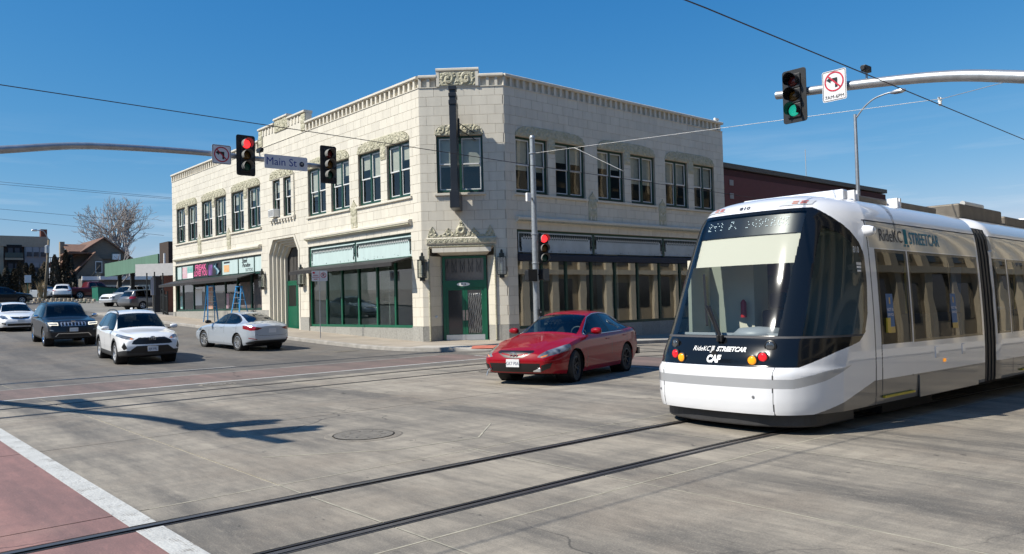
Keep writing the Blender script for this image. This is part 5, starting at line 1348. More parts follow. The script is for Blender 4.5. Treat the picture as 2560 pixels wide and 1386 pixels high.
RED = mk(SEDAN, L=4.78, ws=(1.40,2.20,.70,.56), windows=[([(1.58,.985),(2.20,1.325),(2.50,1.39),(2.76,1.402),(2.80,.995)],0),([(2.86,.995),(2.83,1.402),(3.15,1.388),(3.45,1.33),(3.60,1.28),(3.66,1.02)],1),([(3.72,1.03),(3.66,1.26),(3.95,1.13),(4.02,1.07)],1)], wtrim=[(1.48,.965),(2.15,1.345),(2.5,1.415),(2.9,1.43),(3.3,1.40),(3.6,1.31),(4.0,1.14),(4.12,1.05),(3.9,.995)], mirror=(1.68,.99,None), top=[(0,.70),(.10,.775),(.5,.88),(1.0,.965),(1.30,1.005),(1.46,1.07),(2.18,1.41),(2.5,1.475),(2.85,1.492),(3.3,1.46),(3.8,1.34),(4.25,1.155)]+[(4.40,1.105),(4.68,1.08),(4.78,.97)], plan=SEDAN['plan'][:-3]+[(4.45,.94),(4.66,.87),(4.78,.76)], sill=SEDAN['sill'][:-2]+[(4.4,.24),(4.78,.36)], belt=SEDAN['belt'][:-1]+[(4.78,.93)], paint=_rp, rim=M_RIMB, spokes=7, hub=.62, steer=9, int=M_INT, pw=1, chrome=[(3.64,.992),(3.4,.985),(2.6,.975),(1.54,.965),(1.62,1.03),(2.16,1.345),(2.5,1.418),(2.9,1.432),(3.3,1.402),(3.6,1.312),(3.8,1.225)], glass=glass('red_car_glass', (.46,.54,.52), 1.0, base=.045))
c = car('red_sedan', 'dark red sedan with damaged front bumper turning in front of the tram', G0(13.14, 12.96), 198, RED)
c['group'] = 'cars at the crossing'
plate(c, RED, .0, .46, 'GK7 P0A')
def emblem(C_, P, z, r=.065, kind='wing'):
    p = on_nose(C_, P, 0, z, False, .02); M = frame(p, (0,1,0), (.25,0,1)); em = MB()
    em.tube([(r*1.25*math.cos(a), r*math.sin(a), 0) for a in [k*math.tau/24 for k in range(25)]], .009, 6)
    if kind == 'wing': em.tube([(-r*1.15,r*.3,0),(-r*.45,r*.35,0),(0,-r*.35,.004),(r*.45,r*.35,0),(r*1.15,r*.3,0)], .010, 6)
    elif kind == 'oval': em.tube([(r*.45*math.cos(a), r*.9*math.sin(a), 0) for a in [k*math.tau/16 for k in range(17)]], .008, 6).tube([(r*1.0*math.cos(a), r*.45+r*.3*math.sin(a), 0) for a in [k*math.tau/16 for k in range(17)]], .007, 6)
    elif kind == 'bar': em.bar((-r*1.3,0,0),(r*1.3,0,0), .03, .01, up=(0,0,1))
    o = stuff(em.build('emblem', M_CHROME, C_, smooth=40)); o.matrix_local = M
emblem(c, RED, .62)
br = MB(); pp = on_nose(c, RED, -.58, .33, False, .03); br.tube([pp, pp+Vector((-.03,-.08,-.05)), pp+Vector((.0,-.10,-.14))], [.025,.02,.012], 6); br.build('torn_bumper_trim', M_ALU, c)
pp = on_nose(c, RED, .50, .33, False, .0); bevel(MB().box(pp.x-.10, pp.x+.0, .42, .60, .28, .38).build('loose_fog_lamp', M_ALU, c), .02)
MB().box(-2.36, -2.22, .72, .84, .36, .52).build('torn_rear_bumper', M_GRIL, c)
# white SUV at the head of the queue
SUV = dict(L=4.60, W=1.855, H=1.70, u1=.93, u2=3.62, r=.36, ra=.42, tw=.225,
  top=[(0,.84),(.08,.95),(.22,1.02),(.9,1.09),(1.15,1.12),(1.3,1.19),(2.0,1.58),(2.3,1.655),(2.8,1.69),(3.5,1.67),(4.1,1.60),(4.35,1.46),(4.55,1.14),(4.6,1.0)],
  belt=[(0,.78),(.25,.94),(1.2,1.03),(2.5,1.045),(3.5,1.09),(4.2,1.14),(4.6,.98)], sill=[(0,.32),(.6,.25),(1,.22),(3.6,.22),(4.2,.30),(4.6,.42)],
  plan=[(0,.80),(.05,.86),(.15,.92),(.4,.97),(.9,1.0),(2.5,1.0),(3.8,1.0),(4.3,.95),(4.5,.89),(4.6,.80)], roofw=[(0,.62),(1.2,.78),(2.0,.69),(3.5,.67),(4.3,.66),(4.6,.62)],
  front=[(.25,.10),(.40,.02),(.6,.0),(.75,.03),(.9,.08),(1.0,.16)], rear=[(.4,.1),(.6,.0),(.9,.03),(1.1,.08),(1.4,.3)], bowf=.20,
  windows=[([(1.48,1.075),(1.96,1.49),(2.15,1.555),(2.42,1.575),(2.42,1.08)],0),([(2.5,1.085),(2.5,1.575),(3.1,1.57),(3.32,1.54),(3.32,1.11)],1),([(3.40,1.13),(3.40,1.52),(3.75,1.46),(3.95,1.24),(3.9,1.18)],1)],
  wtrim=[(1.40,1.05),(1.92,1.52),(2.15,1.59),(2.5,1.605),(3.1,1.60),(3.45,1.56),(3.8,1.48),(4.02,1.22),(3.9,1.13),(3.4,1.09)], ws=(1.25,2.03,.76,.61), rw=(4.12,4.5,.55,.62), cab=(1.25,3.8), mirror=(1.55,1.08,None), handles=((2.3,.93),(3.25,.97)), seams=(1.42,2.46,3.42), clad=.065, cladh=.17,
  fe=[('grille',[(0,.885),(.38,.885),(.54,.80),(.60,.69),(.48,.675),(0,.675)],.6),('indicator',[(.54,.845),(.60,.88),(.64,.845),(.58,.825)],.5),('headlamp',[(.50,.845),(.60,.91),(.92,1.0),(.93,.93),(.78,.835),(.58,.82)],.7),('intake',[(0,.63),(.46,.63),(.74,.41),(0,.40)],.6),('bumper_cladding',[(0,.40),(.95,.42),(.95,.25),(0,.25)],.5),('fog_surround',[(.72,.56),(.79,.75),(.85,.60),(.80,.50)],.5)],
  re=[('tail_lamp',[(.5,1.0),(.9,1.1),(.92,1.0),(.6,.93)],.5),('rear_cladding',[(0,.6),(.9,.6),(.9,.3),(0,.3)],.4)])
WSUV = mk(SUV, rails=(2.0,4.05), paint=paint('white_car_paint', (.78,.79,.80)), rim=M_RIM, glass=glass('white_suv_glass', (.24,.29,.28), .9, base=.04))
c = car('white_suv', 'white compact SUV with black lower bumper leading the oncoming queue', G0(8.15, 28.7), 265.5, WSUV); c['group'] = 'cars at the crossing'
plate(c, WSUV, 0, .53, 'EJ4 V9L'); emblem(c, WSUV, .845, .075, 'oval')
MB().prism([(-.55,1.70),(-.62,1.755),(-.72,1.70)], 'y', -.03, .03).build('roof_aerial', M_WHITE, c)
# dark SUV with slotted grille
JEEP = mk(SUV, rails=(2.2,4.4), L=4.82, W=1.94, H=1.76, u1=.88, u2=3.80, r=.385, ra=.44,
  top=[(0,.93),(.06,1.02),(.2,1.08),(1.0,1.14),(1.3,1.165),(1.45,1.22),(2.12,1.62),(2.4,1.71),(3.0,1.755),(3.8,1.735),(4.4,1.66),(4.65,1.45),(4.78,1.15),(4.82,1.0)],
  belt=[(0,.88),(.25,1.02),(1.3,1.09),(2.5,1.11),(4.3,1.14),(4.82,1.0)], sill=[(0,.36),(.6,.30),(1,.26),(3.8,.26),(4.4,.34),(4.82,.45)],
  plan=[(0,.84),(.05,.89),(.15,.935),(.4,.975),(.9,1.0),(2.5,1.0),(4.0,1.0),(4.5,.96),(4.7,.9),(4.82,.82)], roofw=[(0,.66),(1.3,.80),(2.1,.70),(3.5,.68),(4.5,.66),(4.82,.62)],
  windows=[([(1.62,1.13),(2.12,1.53),(2.3,1.60),(2.62,1.635),(2.62,1.135)],0),([(2.7,1.14),(2.7,1.64),(3.35,1.635),(3.5,1.61),(3.5,1.15)],1),([(3.58,1.16),(3.58,1.6),(4.2,1.55),(4.36,1.38),(4.3,1.18)],1)],
  wtrim=[(1.52,1.115),(2.08,1.55),(2.3,1.625),(2.7,1.665),(3.5,1.65),(4.2,1.58),(4.42,1.38),(4.3,1.15)], ws=(1.36,2.15,.80,.64), rw=(4.4,4.75,.6,.66), cab=(1.4,4.1), mirror=(1.68,1.13,M_CHROME), handles=((2.5,1.0),(3.42,1.03)), handm=M_CHROME, seams=(1.55,2.66,3.6), clad=.05, cladh=.10, bowf=.16,
  fe=[('grille',[(k*.125-.04,.86),(k*.125+.04,.86),(k*.125+.04,.99),(k*.125-.04,.99)],.6) for k in range(4)]+[('silver_bar',[(0,.85),(.45,.85),(.45,1.0),(0,1.0)],.5),('headlamp',[(.52,.87),(.90,.90),(.93,1.0),(.53,.99)],.5),('chrome_bar',[(0,.565),(.55,.565),(.66,.43),(.62,.43),(.53,.54),(0,.54)],.5),('intake',[(0,.55),(.56,.55),(.64,.42),(0,.42)],.6),('fog_lamp',[(.70,.66),(.84,.68),(.84,.72),(.72,.71)],.5),('bumper_cladding',[(0,.42),(.98,.46),(.98,.25),(0,.25)],.5)],
  re=[('tail_lamp',[(.5,1.0),(.9,1.1),(.92,.9),(.6,.9)],.5)], paint=paint('charcoal_navy_paint', (.010,.011,.014), rough=.3, coat=.45), rim=M_CHROME, glass=glass('dark_suv_glass', (.18,.21,.20), .9, base=.04))
c = car('dark_suv', 'dark blue-grey SUV with slotted grille behind the white SUV', G0(7.95, 38.3), 267, JEEP); c['group'] = 'cars at the crossing'
plate(c, JEEP, 0, .70, '', h_=.15)
text('maker_name', 'Jeep', .09, M_CHROME, c, frame(on_nose(c, JEEP, 0, 1.035, False, .012), (0,1,0), (.4,0,1)), bold=.004)
for s in (-1, 1):      # daytime running light rings
    pts = [on_nose(c, JEEP, s*y, z, False, .02) for y, z in ((.55,.885),(.86,.905),(.89,.98),(.56,.975),(.55,.885))]
    MB().tube(pts, .014, 6).build('running_light', mat('running_light', (.9,.9,.8), .3, emit=(1,.93,.75), es=.9), c, smooth=True)
# white saloon
ALT = mk(SEDAN, L=4.86, paint=MATS['white_car_paint'], ws=(1.50,2.30,.70,.56),
  fe=[('chrome_bar',[(0,.63),(.36,.66),(.46,.77),(.43,.785),(.33,.69),(0,.66)],.5),('grille',[(0,.66),(.34,.68),(.45,.775),(0,.775)],.6),('headlamp',[(.54,.66),(.62,.80),(.92,.88),(.93,.78),(.76,.65)],.7),('intake',[(0,.31),(.58,.31),(.60,.43),(0,.44)],.6),('fog_surround',[(.64,.36),(.82,.42),(.82,.48),(.66,.46)],.5)],
  top=[(0,.74),(.10,.80),(.5,.90),(1.0,.96),(1.42,1.0),(1.58,1.06),(2.3,1.385),(2.6,1.45),(2.9,1.47),(3.3,1.445),(3.8,1.33),(4.2,1.15),(4.4,1.10),(4.75,1.075),(4.86,.97)], glass=glass('white_suv_glass'), du=.06)
c = car('white_sedan', 'white sedan with black grille at the left edge, last in the queue', G0(8.05, 50.2), 268, ALT); c['group'] = 'cars at the crossing'
emblem(c, ALT, .725, .06, 'bar'); plate(c, ALT, 0, .56, '')
# silver saloon driving away
SIL = mk(SEDAN, L=4.58, W=1.795, H=1.45, u1=.92, u2=3.62, r=.33, ra=.375,
  top=[(0,.66),(.12,.73),(.5,.84),(1.15,.965),(1.38,1.03),(2.1,1.365),(2.4,1.43),(2.7,1.45),(3.1,1.42),(3.5,1.325),(3.95,1.14),(4.1,1.10),(4.42,1.07),(4.58,.97)],
  belt=[(0,.62),(.3,.72),(.9,.86),(1.4,.93),(2.4,.965),(3.4,1.0),(4.0,1.04),(4.58,.94)], sill=[(0,.24),(.6,.19),(1.0,.18),(3.7,.18),(4.2,.24),(4.58,.36)],
  plan=[(0,.74),(.05,.82),(.15,.89),(.4,.955),(.9,.99),(2.5,1.0),(3.7,1.0),(4.25,.95),(4.45,.88),(4.58,.77)], roofw=[(0,.5),(.9,.66),(1.4,.74),(2.1,.64),(2.7,.61),(3.4,.60),(4.0,.66),(4.58,.62)],
  windows=[([(1.55,.985),(2.15,1.315),(2.40,1.365),(2.56,1.375),(2.60,1.0)],0),([(2.66,1.0),(2.63,1.375),(2.95,1.36),(3.25,1.29),(3.55,1.14),(3.60,1.07),(3.45,1.03)],1)], wtrim=[(1.45,.965),(2.12,1.335),(2.4,1.39),(2.75,1.395),(3.0,1.375),(3.3,1.305),(3.6,1.16),(3.68,1.06),(3.5,1.0)],
  ws=(1.36,2.13,.68,.55), rw=(3.22,4.0,.50,.60), cab=(1.35,3.7), mirror=(1.6,.99,M_GRIL), handles=((2.4,.86),(3.4,.89)), seams=(1.4,2.62,3.56), rglass=glass('smoked_glass', (.13,.13,.13), 1.6, base=.07),
  re=[('tail_lamp',[(.40,.885),(.60,.935),(.88,.985),(.93,.90),(.80,.80),(.60,.815)],.55),('rear_reflector',[(.60,.485),(.82,.53),(.82,.50),(.62,.46)],.4),('rear_cladding',[(0,.43),(.66,.43),(.86,.33),(.9,.28),(0,.28)],.4),('door_seam',[(0,.605),(.56,.615),(.64,.68),(.63,.68),(.55,.625),(0,.615)],.4)],
  paint=paint('silver_blue_paint', (.47,.52,.58), metal=.35, rough=.3), rim=M_ALU, spokes=10, hub=.70, steer=6)
c = car('silver_sedan', 'silver-blue sedan with red tail lamps driving away beside the corner building', G0(12.7, 30.85), 96, SIL); c['group'] = 'cars at the crossing'
plate(c, SIL, 0, .79, '', True, out=.012)
MB().prism([(-.95,1.44),(-1.02,1.475),(-1.15,1.44)], 'y', -.03, .03).build('roof_aerial', M_GRIL, c)
# ---------------------------------------------------------------- signals, signs, lamps, wires
M_SIGB = mat('signal_black', (.010,.011,.013), .45, var=.3, vscale=6)
M_LENS = {'red_off': mat('red_lens_off', (.10,.008,.008), .2), 'amber_off': mat('amber_lens_off', (.12,.06,.008), .2), 'green_off': mat('green_lens_off', (.006,.06,.045), .2),
          'red': mat('red_lens_lit', (.8,.02,.02), .3, emit=(1.0,.03,.035), es=1.6), 'green': mat('green_lens_lit', (.02,.5,.36), .3, emit=(.02,.55,.38), es=.5)}
M_VIS = mat('visor_inner_grey', (.20,.20,.19), .6)
def rrect(w_, h_, r, n=4):
    P = []
    for cx, cy, a0 in ((w_/2-r, h_/2-r, 0), (-w_/2+r, h_/2-r, 90), (-w_/2+r, -h_/2+r, 180), (w_/2-r, -h_/2+r, 270)):
        P += [(cx+r*math.cos(R_(a0+90*k/n)), cy+r*math.sin(R_(a0+90*k/n))) for k in range(n+1)]
    return P
def signal_head(name, label, loc, rz, lit, plate=True, visor=M_SIGB, parent=None):
    """three-lamp head looking along its own -Y"""
    t = thing(name, label, 'traffic light', loc, rz, 'traffic lights at the crossing')
    if plate: bevel(MB().prism(rrect(.62, 1.30, .07), 'y', .02, .035).build('backplate', M_SIGB, t), .003)
    for k, c in enumerate(('red', 'amber', 'green')):
        z = .36*(1-k)
        bevel(MB().box(-.175, .175, -.02, .17, z-.177, z+.177).build('lamp_housing', M_SIGB, t), .02)
        MB().lathe([(0,-.05),(.08,-.043),(.14,-.02)], (0,-.005,z), 'y', 20).build('lens', M_LENS[c if lit == c else c+'_off'], t, smooth=True)
        v = MB(); n = 18; vs = []
        for i in range(n+1):
            a = R_(-35+250*i/n); lip = .26-.10*(1-math.sin(a))/2
            for q, rr in ((0, .158), (lip, .165)): vs.append((rr*math.cos(a), -.02-q, z+rr*math.sin(a)))
        v.add(vs, [(2*i, 2*i+1, 2*i+3, 2*i+2) for i in range(n)]); v.build('visor', visor, t, recalc=False, smooth=True)
    return t
def mast(name, label, base, pts, rad, polez):
    t = thing(name, label, 'signal mast', base, 0, 'signal mast arms')
    B = Vector(base)
    MB().tube([(0,0,0),(0,0,polez)], [.16,.12], 14).lathe([(.30,0),(.30,.04),(.19,.06),(.18,.3)], (0,0,0), 'z', 14).build('pole', M_STEEL, t, smooth=40)
    MB().tube([Vector(p)-B for p in pts], rad, 14).build('arm', M_STEEL, t, smooth=40)
    return t
def sm(pts, n=24):
    fx_ = []; k = len(pts)-1
    c = [curve([(i, p[q]) for i, p in enumerate(pts)]) for q in range(3)]
    return [tuple(f(k*i/n) for f in c) for i in range(n+1)]
# left arm over the side street
arm = sm([(-3.2,24.5,4.4),(.5,24.5,5.45),(3.65,24.5,6.10),(6.07,24.5,6.46),(9.5,24.5,6.58),(13.55,24.5,6.52)])
mast('signal_mast', 'grey curved mast arm reaching in from the left over the side street', (-3.3, 24.5, gz(-3.3, 24.5)), arm, [lerp(.13, .075, i/24) for i in range(25)], 5.0)
signal_head('traffic_light', 'traffic light showing red on the left arm, beside the round no-turn sign', (10.28, 24.30, 6.60), 0, 'red', visor=M_VIS)
signal_head('traffic_light', 'unlit traffic light at the tip of the left arm, past the street sign', (13.20, 24.30, 6.58), 0, None, visor=M_VIS)
M_SGW = mat('sign_white', (.70,.70,.72), .4, var=.03); M_SGR = mat('sign_red', (.50,.01,.04), .4); M_SGB = mat('sign_black', (.012,.012,.014), .4); M_SGBL = mat('sign_blue', (.01,.05,.28), .4); M_SGG = mat('sign_back', (.4,.41,.42), .4, .5)
def noturn(name, label, loc, rz, w_, h_, cap=None):
    t = thing(name, label, 'road sign', loc, rz)
    MB().prism(rrect(w_, h_, .05), 'y', 0, .006).build('panel', M_SGW, t); cz = 0 if not cap else h_*.13; r = w_*.40
    bd = rrect(w_-.03, h_-.03, .04); n = len(bd); b2 = rrect(w_-.055, h_-.055, .03); v = MB()
    v.add([(p[0], -.003, p[1]) for p in bd]+[(p[0], -.003, p[1]) for p in b2], [(i, (i+1) % n, n+(i+1) % n, n+i) for i in range(n)]); v.build('border', M_SGB, t, recalc=False)
    ar = MB(); y = -.005; s = r/.25
    for poly in ([(.02,-.15),(.085,-.15),(.085,.02),(.02,.02)], [(-.09,.02),(.085,.02),(.085,.09),(-.09,.09)], [(-.09,-.03),(-.09,.14),(-.20,.055)]): ar.add([(p[0]*s, y, p[1]*s+cz) for p in poly], [tuple(range(len(poly)))])
    stuff(ar.build('turn_arrow', M_SGB, t, recalc=False))
    rg = MB(); k = 32; rg.add([(rr*math.cos(a), -.007, cz+rr*math.sin(a)) for rr in (r, r*.86) for a in [i*math.tau/k for i in range(k)]], [(i, (i+1) % k, k+(i+1) % k, k+i) for i in range(k)]); rg.build('ring', M_SGR, t, recalc=False)
    d_ = r*.66; q = r*.05; MB().add([(-d_-q, -.009, cz+d_-q), (-d_+q, -.009, cz+d_+q), (d_+q, -.009, cz-d_+q), (d_-q, -.009, cz-d_-q)], [(0,1,2,3)]).build('slash', M_SGR, t, recalc=False)
    if cap: text('caption', cap, .115, M_SGB, t, frame((0, -.006, -h_*.37), (1,0,0), (0,0,1)))
    return t
noturn('no_turn_sign', 'square no-left-turn sign on the left mast arm', (9.50, 24.32, 6.55), R_(0), .60, .60)
t = thing('street_name_sign', 'white street name sign reading Main St on the left mast arm', 'street sign', (11.66, 24.33, 6.50), 0); t.rotation_euler = (0, R_(-.5), 0)
MB().prism(rrect(1.52, .46, .05), 'y', 0, .012).build('panel', M_SGW, t)
text('street_name', 'Main St', .36, M_SGBL, t, frame((-.17, -.004, 0), (1,0,0), (0,0,1)))
MB().lathe([(0,0),(.085,0)], (.55,-.004,-.01), 'y', 20).build('roundel', M_SGBL, t, recalc=False); text('roundel_letter', 'M', .11, M_SGW, t, frame((.55, -.007, -.01), (1,0,0), (0,0,1)))
def cam_box(label, loc, rz=0):
    t = thing('detection_camera', label, 'camera', loc, rz)
    MB().tube([(0,0,0),(0,0,.16)], .025, 8).build('stem', M_STEEL, t); bevel(MB().box(-.06,.06,-.16,.14,.16,.30).build('housing', M_SIGB, t), .015); MB().lathe([(.055,0),(.05,-.05)], (0,-.16,.23), 'y', 10).build('hood', M_SIGB, t)
cam_box('small black camera on the left mast arm above the street sign', (10.82, 24.5, 6.62)); cam_box('small black camera on the right mast arm beside the no-turn sign', (18, 7.95, 6.60), -math.pi/2)
# right arm over the tram street
arm = sm([(18,-.6,3.9),(18,2.2,5.05),(18,4.85,5.93),(18,6.3,6.28),(18,8.0,6.50),(18,10.2,6.70)])
mast('signal_mast', 'pale curved mast arm reaching in from the right above the tram', (18, -.8, gz(18, -.8)), arm, [lerp(.15, .10, i/24) for i in range(25)], 4.6)
MB().lathe([(0,.0),(.115,.0),(.115,.06),(0,.06)], (18,10.2,6.70), 'y', 14)
signal_head('traffic_light', 'traffic light showing green on the right arm above the street', (17.80, 9.63, 6.54), -math.pi/2, 'green')
noturn('no_turn_sign', 'white no-left-turn sign with 7AM-6PM hours on the right mast arm', (17.80, 8.62, 6.57), -math.pi/2, .58, .72, '7AM-6PM')
# out of frame to the left: the arm whose shadow lies across the foreground
arm = sm([(-1.3,21.3,3.9),(-1.3,19.2,4.58),(-1.3,16.8,5.32),(-1.3,15.3,5.88),(-1.3,13.8,6.13),(-1.3,11.4,6.44)])
mast('signal_mast', 'mast arm out of view whose shadow crosses the foreground road', (-1.3, 21.5, gz(-1.3, 21.5)), arm, [lerp(.14, .10, i/24) for i in range(25)], 4.6)
signal_head('traffic_light', 'traffic light out of view casting the longer foreground shadow', (-1.1, 13.5, 6.35), math.pi/2, None); signal_head('traffic_light', 'traffic light out of view casting the foreground shadow nearest the manhole', (-1.1, 12.45, 6.5), math.pi/2, None)
t = thing('street_name_sign', 'street name sign out of view casting a broad shadow at the left edge', 'street sign', (-1.15, 18.4, 5.45), math.pi/2); MB().prism(rrect(1.9, .5, .05), 'y', 0, .012).build('panel', M_SGW, t)
# corner pole
px_, py_ = 19.9, 21.2; pz = gz(px_, py_)+.15
t = thing('signal_pole', 'galvanised signal pole on the pavement corner behind the red car', 'pole', (px_, py_, pz))
MB().tube([(0,0,0),(0,0,7.6)], [.125,.095], 16).lathe([(.098,7.58),(.105,7.6),(.105,7.66),(.06,7.72),(0,7.73)], (0,0,0), 'z', 16).lathe([(.26,0),(.26,.04),(.15,.07),(.14,.25)], (0,0,0), 'z', 16).build('shaft', mat('mottled_zinc', (.44,.46,.47), .45, .6, col2=(.30,.32,.33), vscale=9), t, smooth=40)
for z in (4.05, 2.98, 2.3, 7.05): MB().lathe([(.118,-.03),(.135,-.02),(.135,.02),(.118,.03)], (0,0,z), 'z', 16).build('clamp_band', M_STEEL, t)
MB().tube([(0,0,4.05),(.30,-.02,4.08)], .025, 6).build('bracket', M_SIGB, t); MB().tube([(0,0,2.95),(.30,-.02,2.95)], .025, 6).build('bracket', M_SIGB, t)
signal_head('traffic_light', 'traffic light showing red fixed low on the corner signal pole', (px_+.34, py_-.12, pz+3.52), R_(-24), 'red', plate=False, visor=M_VIS)
for dx, dz, lb in ((.36, 2.55, 'black pedestrian signal box right of the corner pole'), (-.30, 2.52, 'black pedestrian signal box left of the corner pole')):
    q = thing('pedestrian_signal', lb, 'pedestrian signal', (px_+dx, py_-.05, pz+dz), R_(20 if dx > 0 else 0)); b_ = bevel(MB().box(-.20,.20,-.10,.12,-.20,.20).build('housing', M_SIGB, q), .03)
    MB().box(-.22,.22,-.12,-.10,-.22,.22).build('cowl', M_SIGB, q); MB().tube([(0,.05,0),(-dx,.05,0)], .02, 6).build('arm', M_SIGB, q)
q = thing('push_button', 'black pedestrian push button box on the corner pole', 'button', (px_-.02, py_-.20, pz+1.15)); MB().box(-.07,.07,-.03,.06,-.12,.12).build('case', M_SIGB, q); MB().lathe([(0,-.045),(.03,-.04),(.03,-.03)], (0,0,.02), 'y', 10).build('button', M_ALU, q)
q = thing('radio_unit', 'pale radio unit on a bracket high on the corner pole', 'sensor', (px_-.36, py_-.1, pz+5.38)); bevel(MB().box(-.10,.10,-.05,.05,-.16,.16).build('case', M_WHITE, q), .02); MB().tube([(0,.02,0),(.3,.1,.0)], .03, 8).tube([(.08,.0,.05),(.32,.1,-.12)], .02, 6).build('bracket', M_STEEL, q)
# wires
M_WIRE = mat('wire', (.035,.03,.035), .6); M_WIREL = mat('pale_wire', (.45,.45,.44), .5, .5)
def wire(label, pts, r, m=M_WIRE, sag=0.):
    P = []
    for a, b in zip(pts, pts[1:]):
        for i in range(13):
            t_ = i/12; p = Vector(a).lerp(Vector(b), t_); p.z -= sag*4*t_*(1-t_); P.append(p)
    mb = MB(); mb.tube([p for i, p in enumerate(P) if i == 0 or (p-P[i-1]).length > 1e-4], r, 6); o = mb.build('overhead_wire', m, smooth=True)
    return tag(o, label, 'wire', 'overhead wires')
wire('dark contact wire above the near track, crossing the sky at upper right', [(-30,6.12,5.75),(9.04,6.12,5.65),(22.5,6.12,5.42),(60,6.12,4.9)], .0095)
wire('dark contact wire above the far track, crossing in front of the building', [(-30,16.4,5.95),(2.45,16.4,5.83),(15.5,16.4,5.60),(60,16.4,5.0)], .009)
p0 = Vector((px_, py_, pz+7.05)); p1 = p0.lerp(Vector((24.2,10.0,7.35)), .14)
wire('thin pale span wire from the corner pole to the upper right', [p0, p1, (22.6,8.0,6.85), (19.8,5.2,6.35), (14.0,-1.,5.75)], .008, M_WIREL)
wire('thin feeder wire dropping from the span wire by the corner pole', [p1, (21.2,17.9,6.15)], .012, M_WIREL)
ins = thing('insulator', 'small white insulator hanging on the span wire at upper right', 'insulator', (22.73, 8.1, 6.86)); MB().lathe([(0,-.16),(.03,-.16),(.05,-.1),(.03,-.07),(.06,-.03),(.03,0),(.07,.03),(.02,.07),(0,.07)], (0,0,0), 'z', 10).build('body', M_WHITE, ins, smooth=True); MB().bar((-.12,0,.05),(.12,0,.05), .03, .02).build('yoke', M_STEEL, ins)
for k, (a, b) in enumerate((((0,455),(450,497)), ((0,461),(450,500)), ((0,523),(200,541)), ((0,548),(240,572)))):
    A, B = at(*a, 62), at(*b, 62); D = (B-A); wire(('upper', 'second', 'third', 'lowest')[k]+' of the faint utility wires in the left sky', [A-D*1.2, B+D*.8], .012, mat('far_wire', (.06,.09,.14), .7))
# street lamp on the right
lx, ly = 46.9, 21.5; lz = gz(lx, ly)+.14
t = thing('street_lamp', 'tall grey cobra-head street lamp rising behind the tram', 'street lamp', (lx, ly, lz)); q = Vector((lx, ly, lz))
MB().tube([(0,0,0),(0,0,12.4-lz)], [.16,.09], 12).build('pole', M_STEEL, t, smooth=40)
ap_ = sm([(lx,ly,12.1),(lx,20.9,12.75),(lx,20.2,13.15),(lx,19.4,13.27),(lx,18.9,13.25)], 16); MB().tube([Vector(p)-q for p in ap_], .05, 8).build('arm', M_STEEL, t, smooth=True)
MB().lathe([(0,-.5),(.09,-.46),(.15,-.25),(.14,.1),(.07,.35),(.05,.38)], (0,19.0-ly,13.25-lz), 'y', 12).xf(Matrix.Identity(4)).build('lamp_head', M_ALU, t, smooth=True)
# no-parking sign
sx_, sy_ = 16.55, 31.5; sz = gz(sx_, sy_)+.15
t = thing('parking_sign', 'white and red no-parking sign on a thin post at the kerb', 'road sign', (sx_, sy_, sz), R_(-18)); MB().bar((0,0,0),(0,0,2.95), .05, .03).build('post', M_STEEL, t)
MB().prism(rrect(.68, .46, .03), 'y', -.03, -.025).xf(Matrix.Translation((0,0,2.72))).build('panel', M_SGW, t)
MB().box(-.004,.004,-.034,-.031,2.50,2.94).build('divider', M_SGR, t)
rg = MB(); k = 24; rg.add([(.17+rr*math.cos(a), -.034, 2.75+rr*math.sin(a)) for rr in (.12,.095) for a in [i*math.tau/k for i in range(k)]], [(i,(i+1)%k,k+(i+1)%k,k+i) for i in range(k)]); rg.build('ring', M_SGR, t, recalc=False)
text('letter', 'P', .17, M_SGB, t, frame((.17,-.033,2.75), (1,0,0), (0,0,1)), bold=.006); MB().add([(.095,-.036,2.835),(.11,-.036,2.85),(.245,-.036,2.665),(.23,-.036,2.65)], [(0,1,2,3)]).build('slash', M_SGR, t, recalc=False)
MB().box(-.30,-.20,-.034,-.031,2.82,2.90).build('tow_symbol', M_SGR, t)
for k, s in enumerate(('PARKING', 'TOW AWAY', 'ZONE')): text('caption', s, .062, M_SGR, t, frame((-.17,-.033,2.74-k*.085), (1,0,0), (0,0,1)), bold=.002, sx=.85)
# blade sign on the cut corner
M_BSG = mat('blade_sign_charcoal', (.028,.030,.036), .35, .3, var=.2, vscale=2); q = FC.P(1.5, -.35, 5.4)
t = thing('blade_sign', 'tall narrow black blade sign standing out from the cut corner', 'sign', q, FC.a)
bevel(MB().box(-.135,.135,-.90,.0,.62,4.05).build('blade', M_BSG, t), .012)
bevel(MB().box(-.185,.185,-.95,.33,.0,.66).build('base_box', M_BSG, t), .015)
for k, (w0, w1, z0, z1, hw_) in enumerate(((-.93,-.10,4.05,4.22,.15),(-.90,-.25,4.22,4.36,.125),(-.93,-.30,4.36,4.50,.15),(-.88,-.45,4.50,4.62,.12),(-.92,-.52,4.62,4.78,.15))): bevel(MB().box(-hw_,hw_,w0,w1,z0,z1).build('cap_step', M_BSG, t), .01)
for z in (3.0, 3.25): MB().tube([(.13,-.12,z+.25),(.78,.36,z-.12)], .018, 6).build('stay_rod', M_BSG, t)
MB().box(.135,.19,-.20,-.05,2.95,3.65).build('stay_plate', M_BSG, t); MB().box(-.05,.05,.0,.36,3.4,3.5).build('wall_bracket', M_BSG, t); MB().box(-.05,.05,.0,.36,1.4,1.5).build('wall_bracket', M_BSG, t)
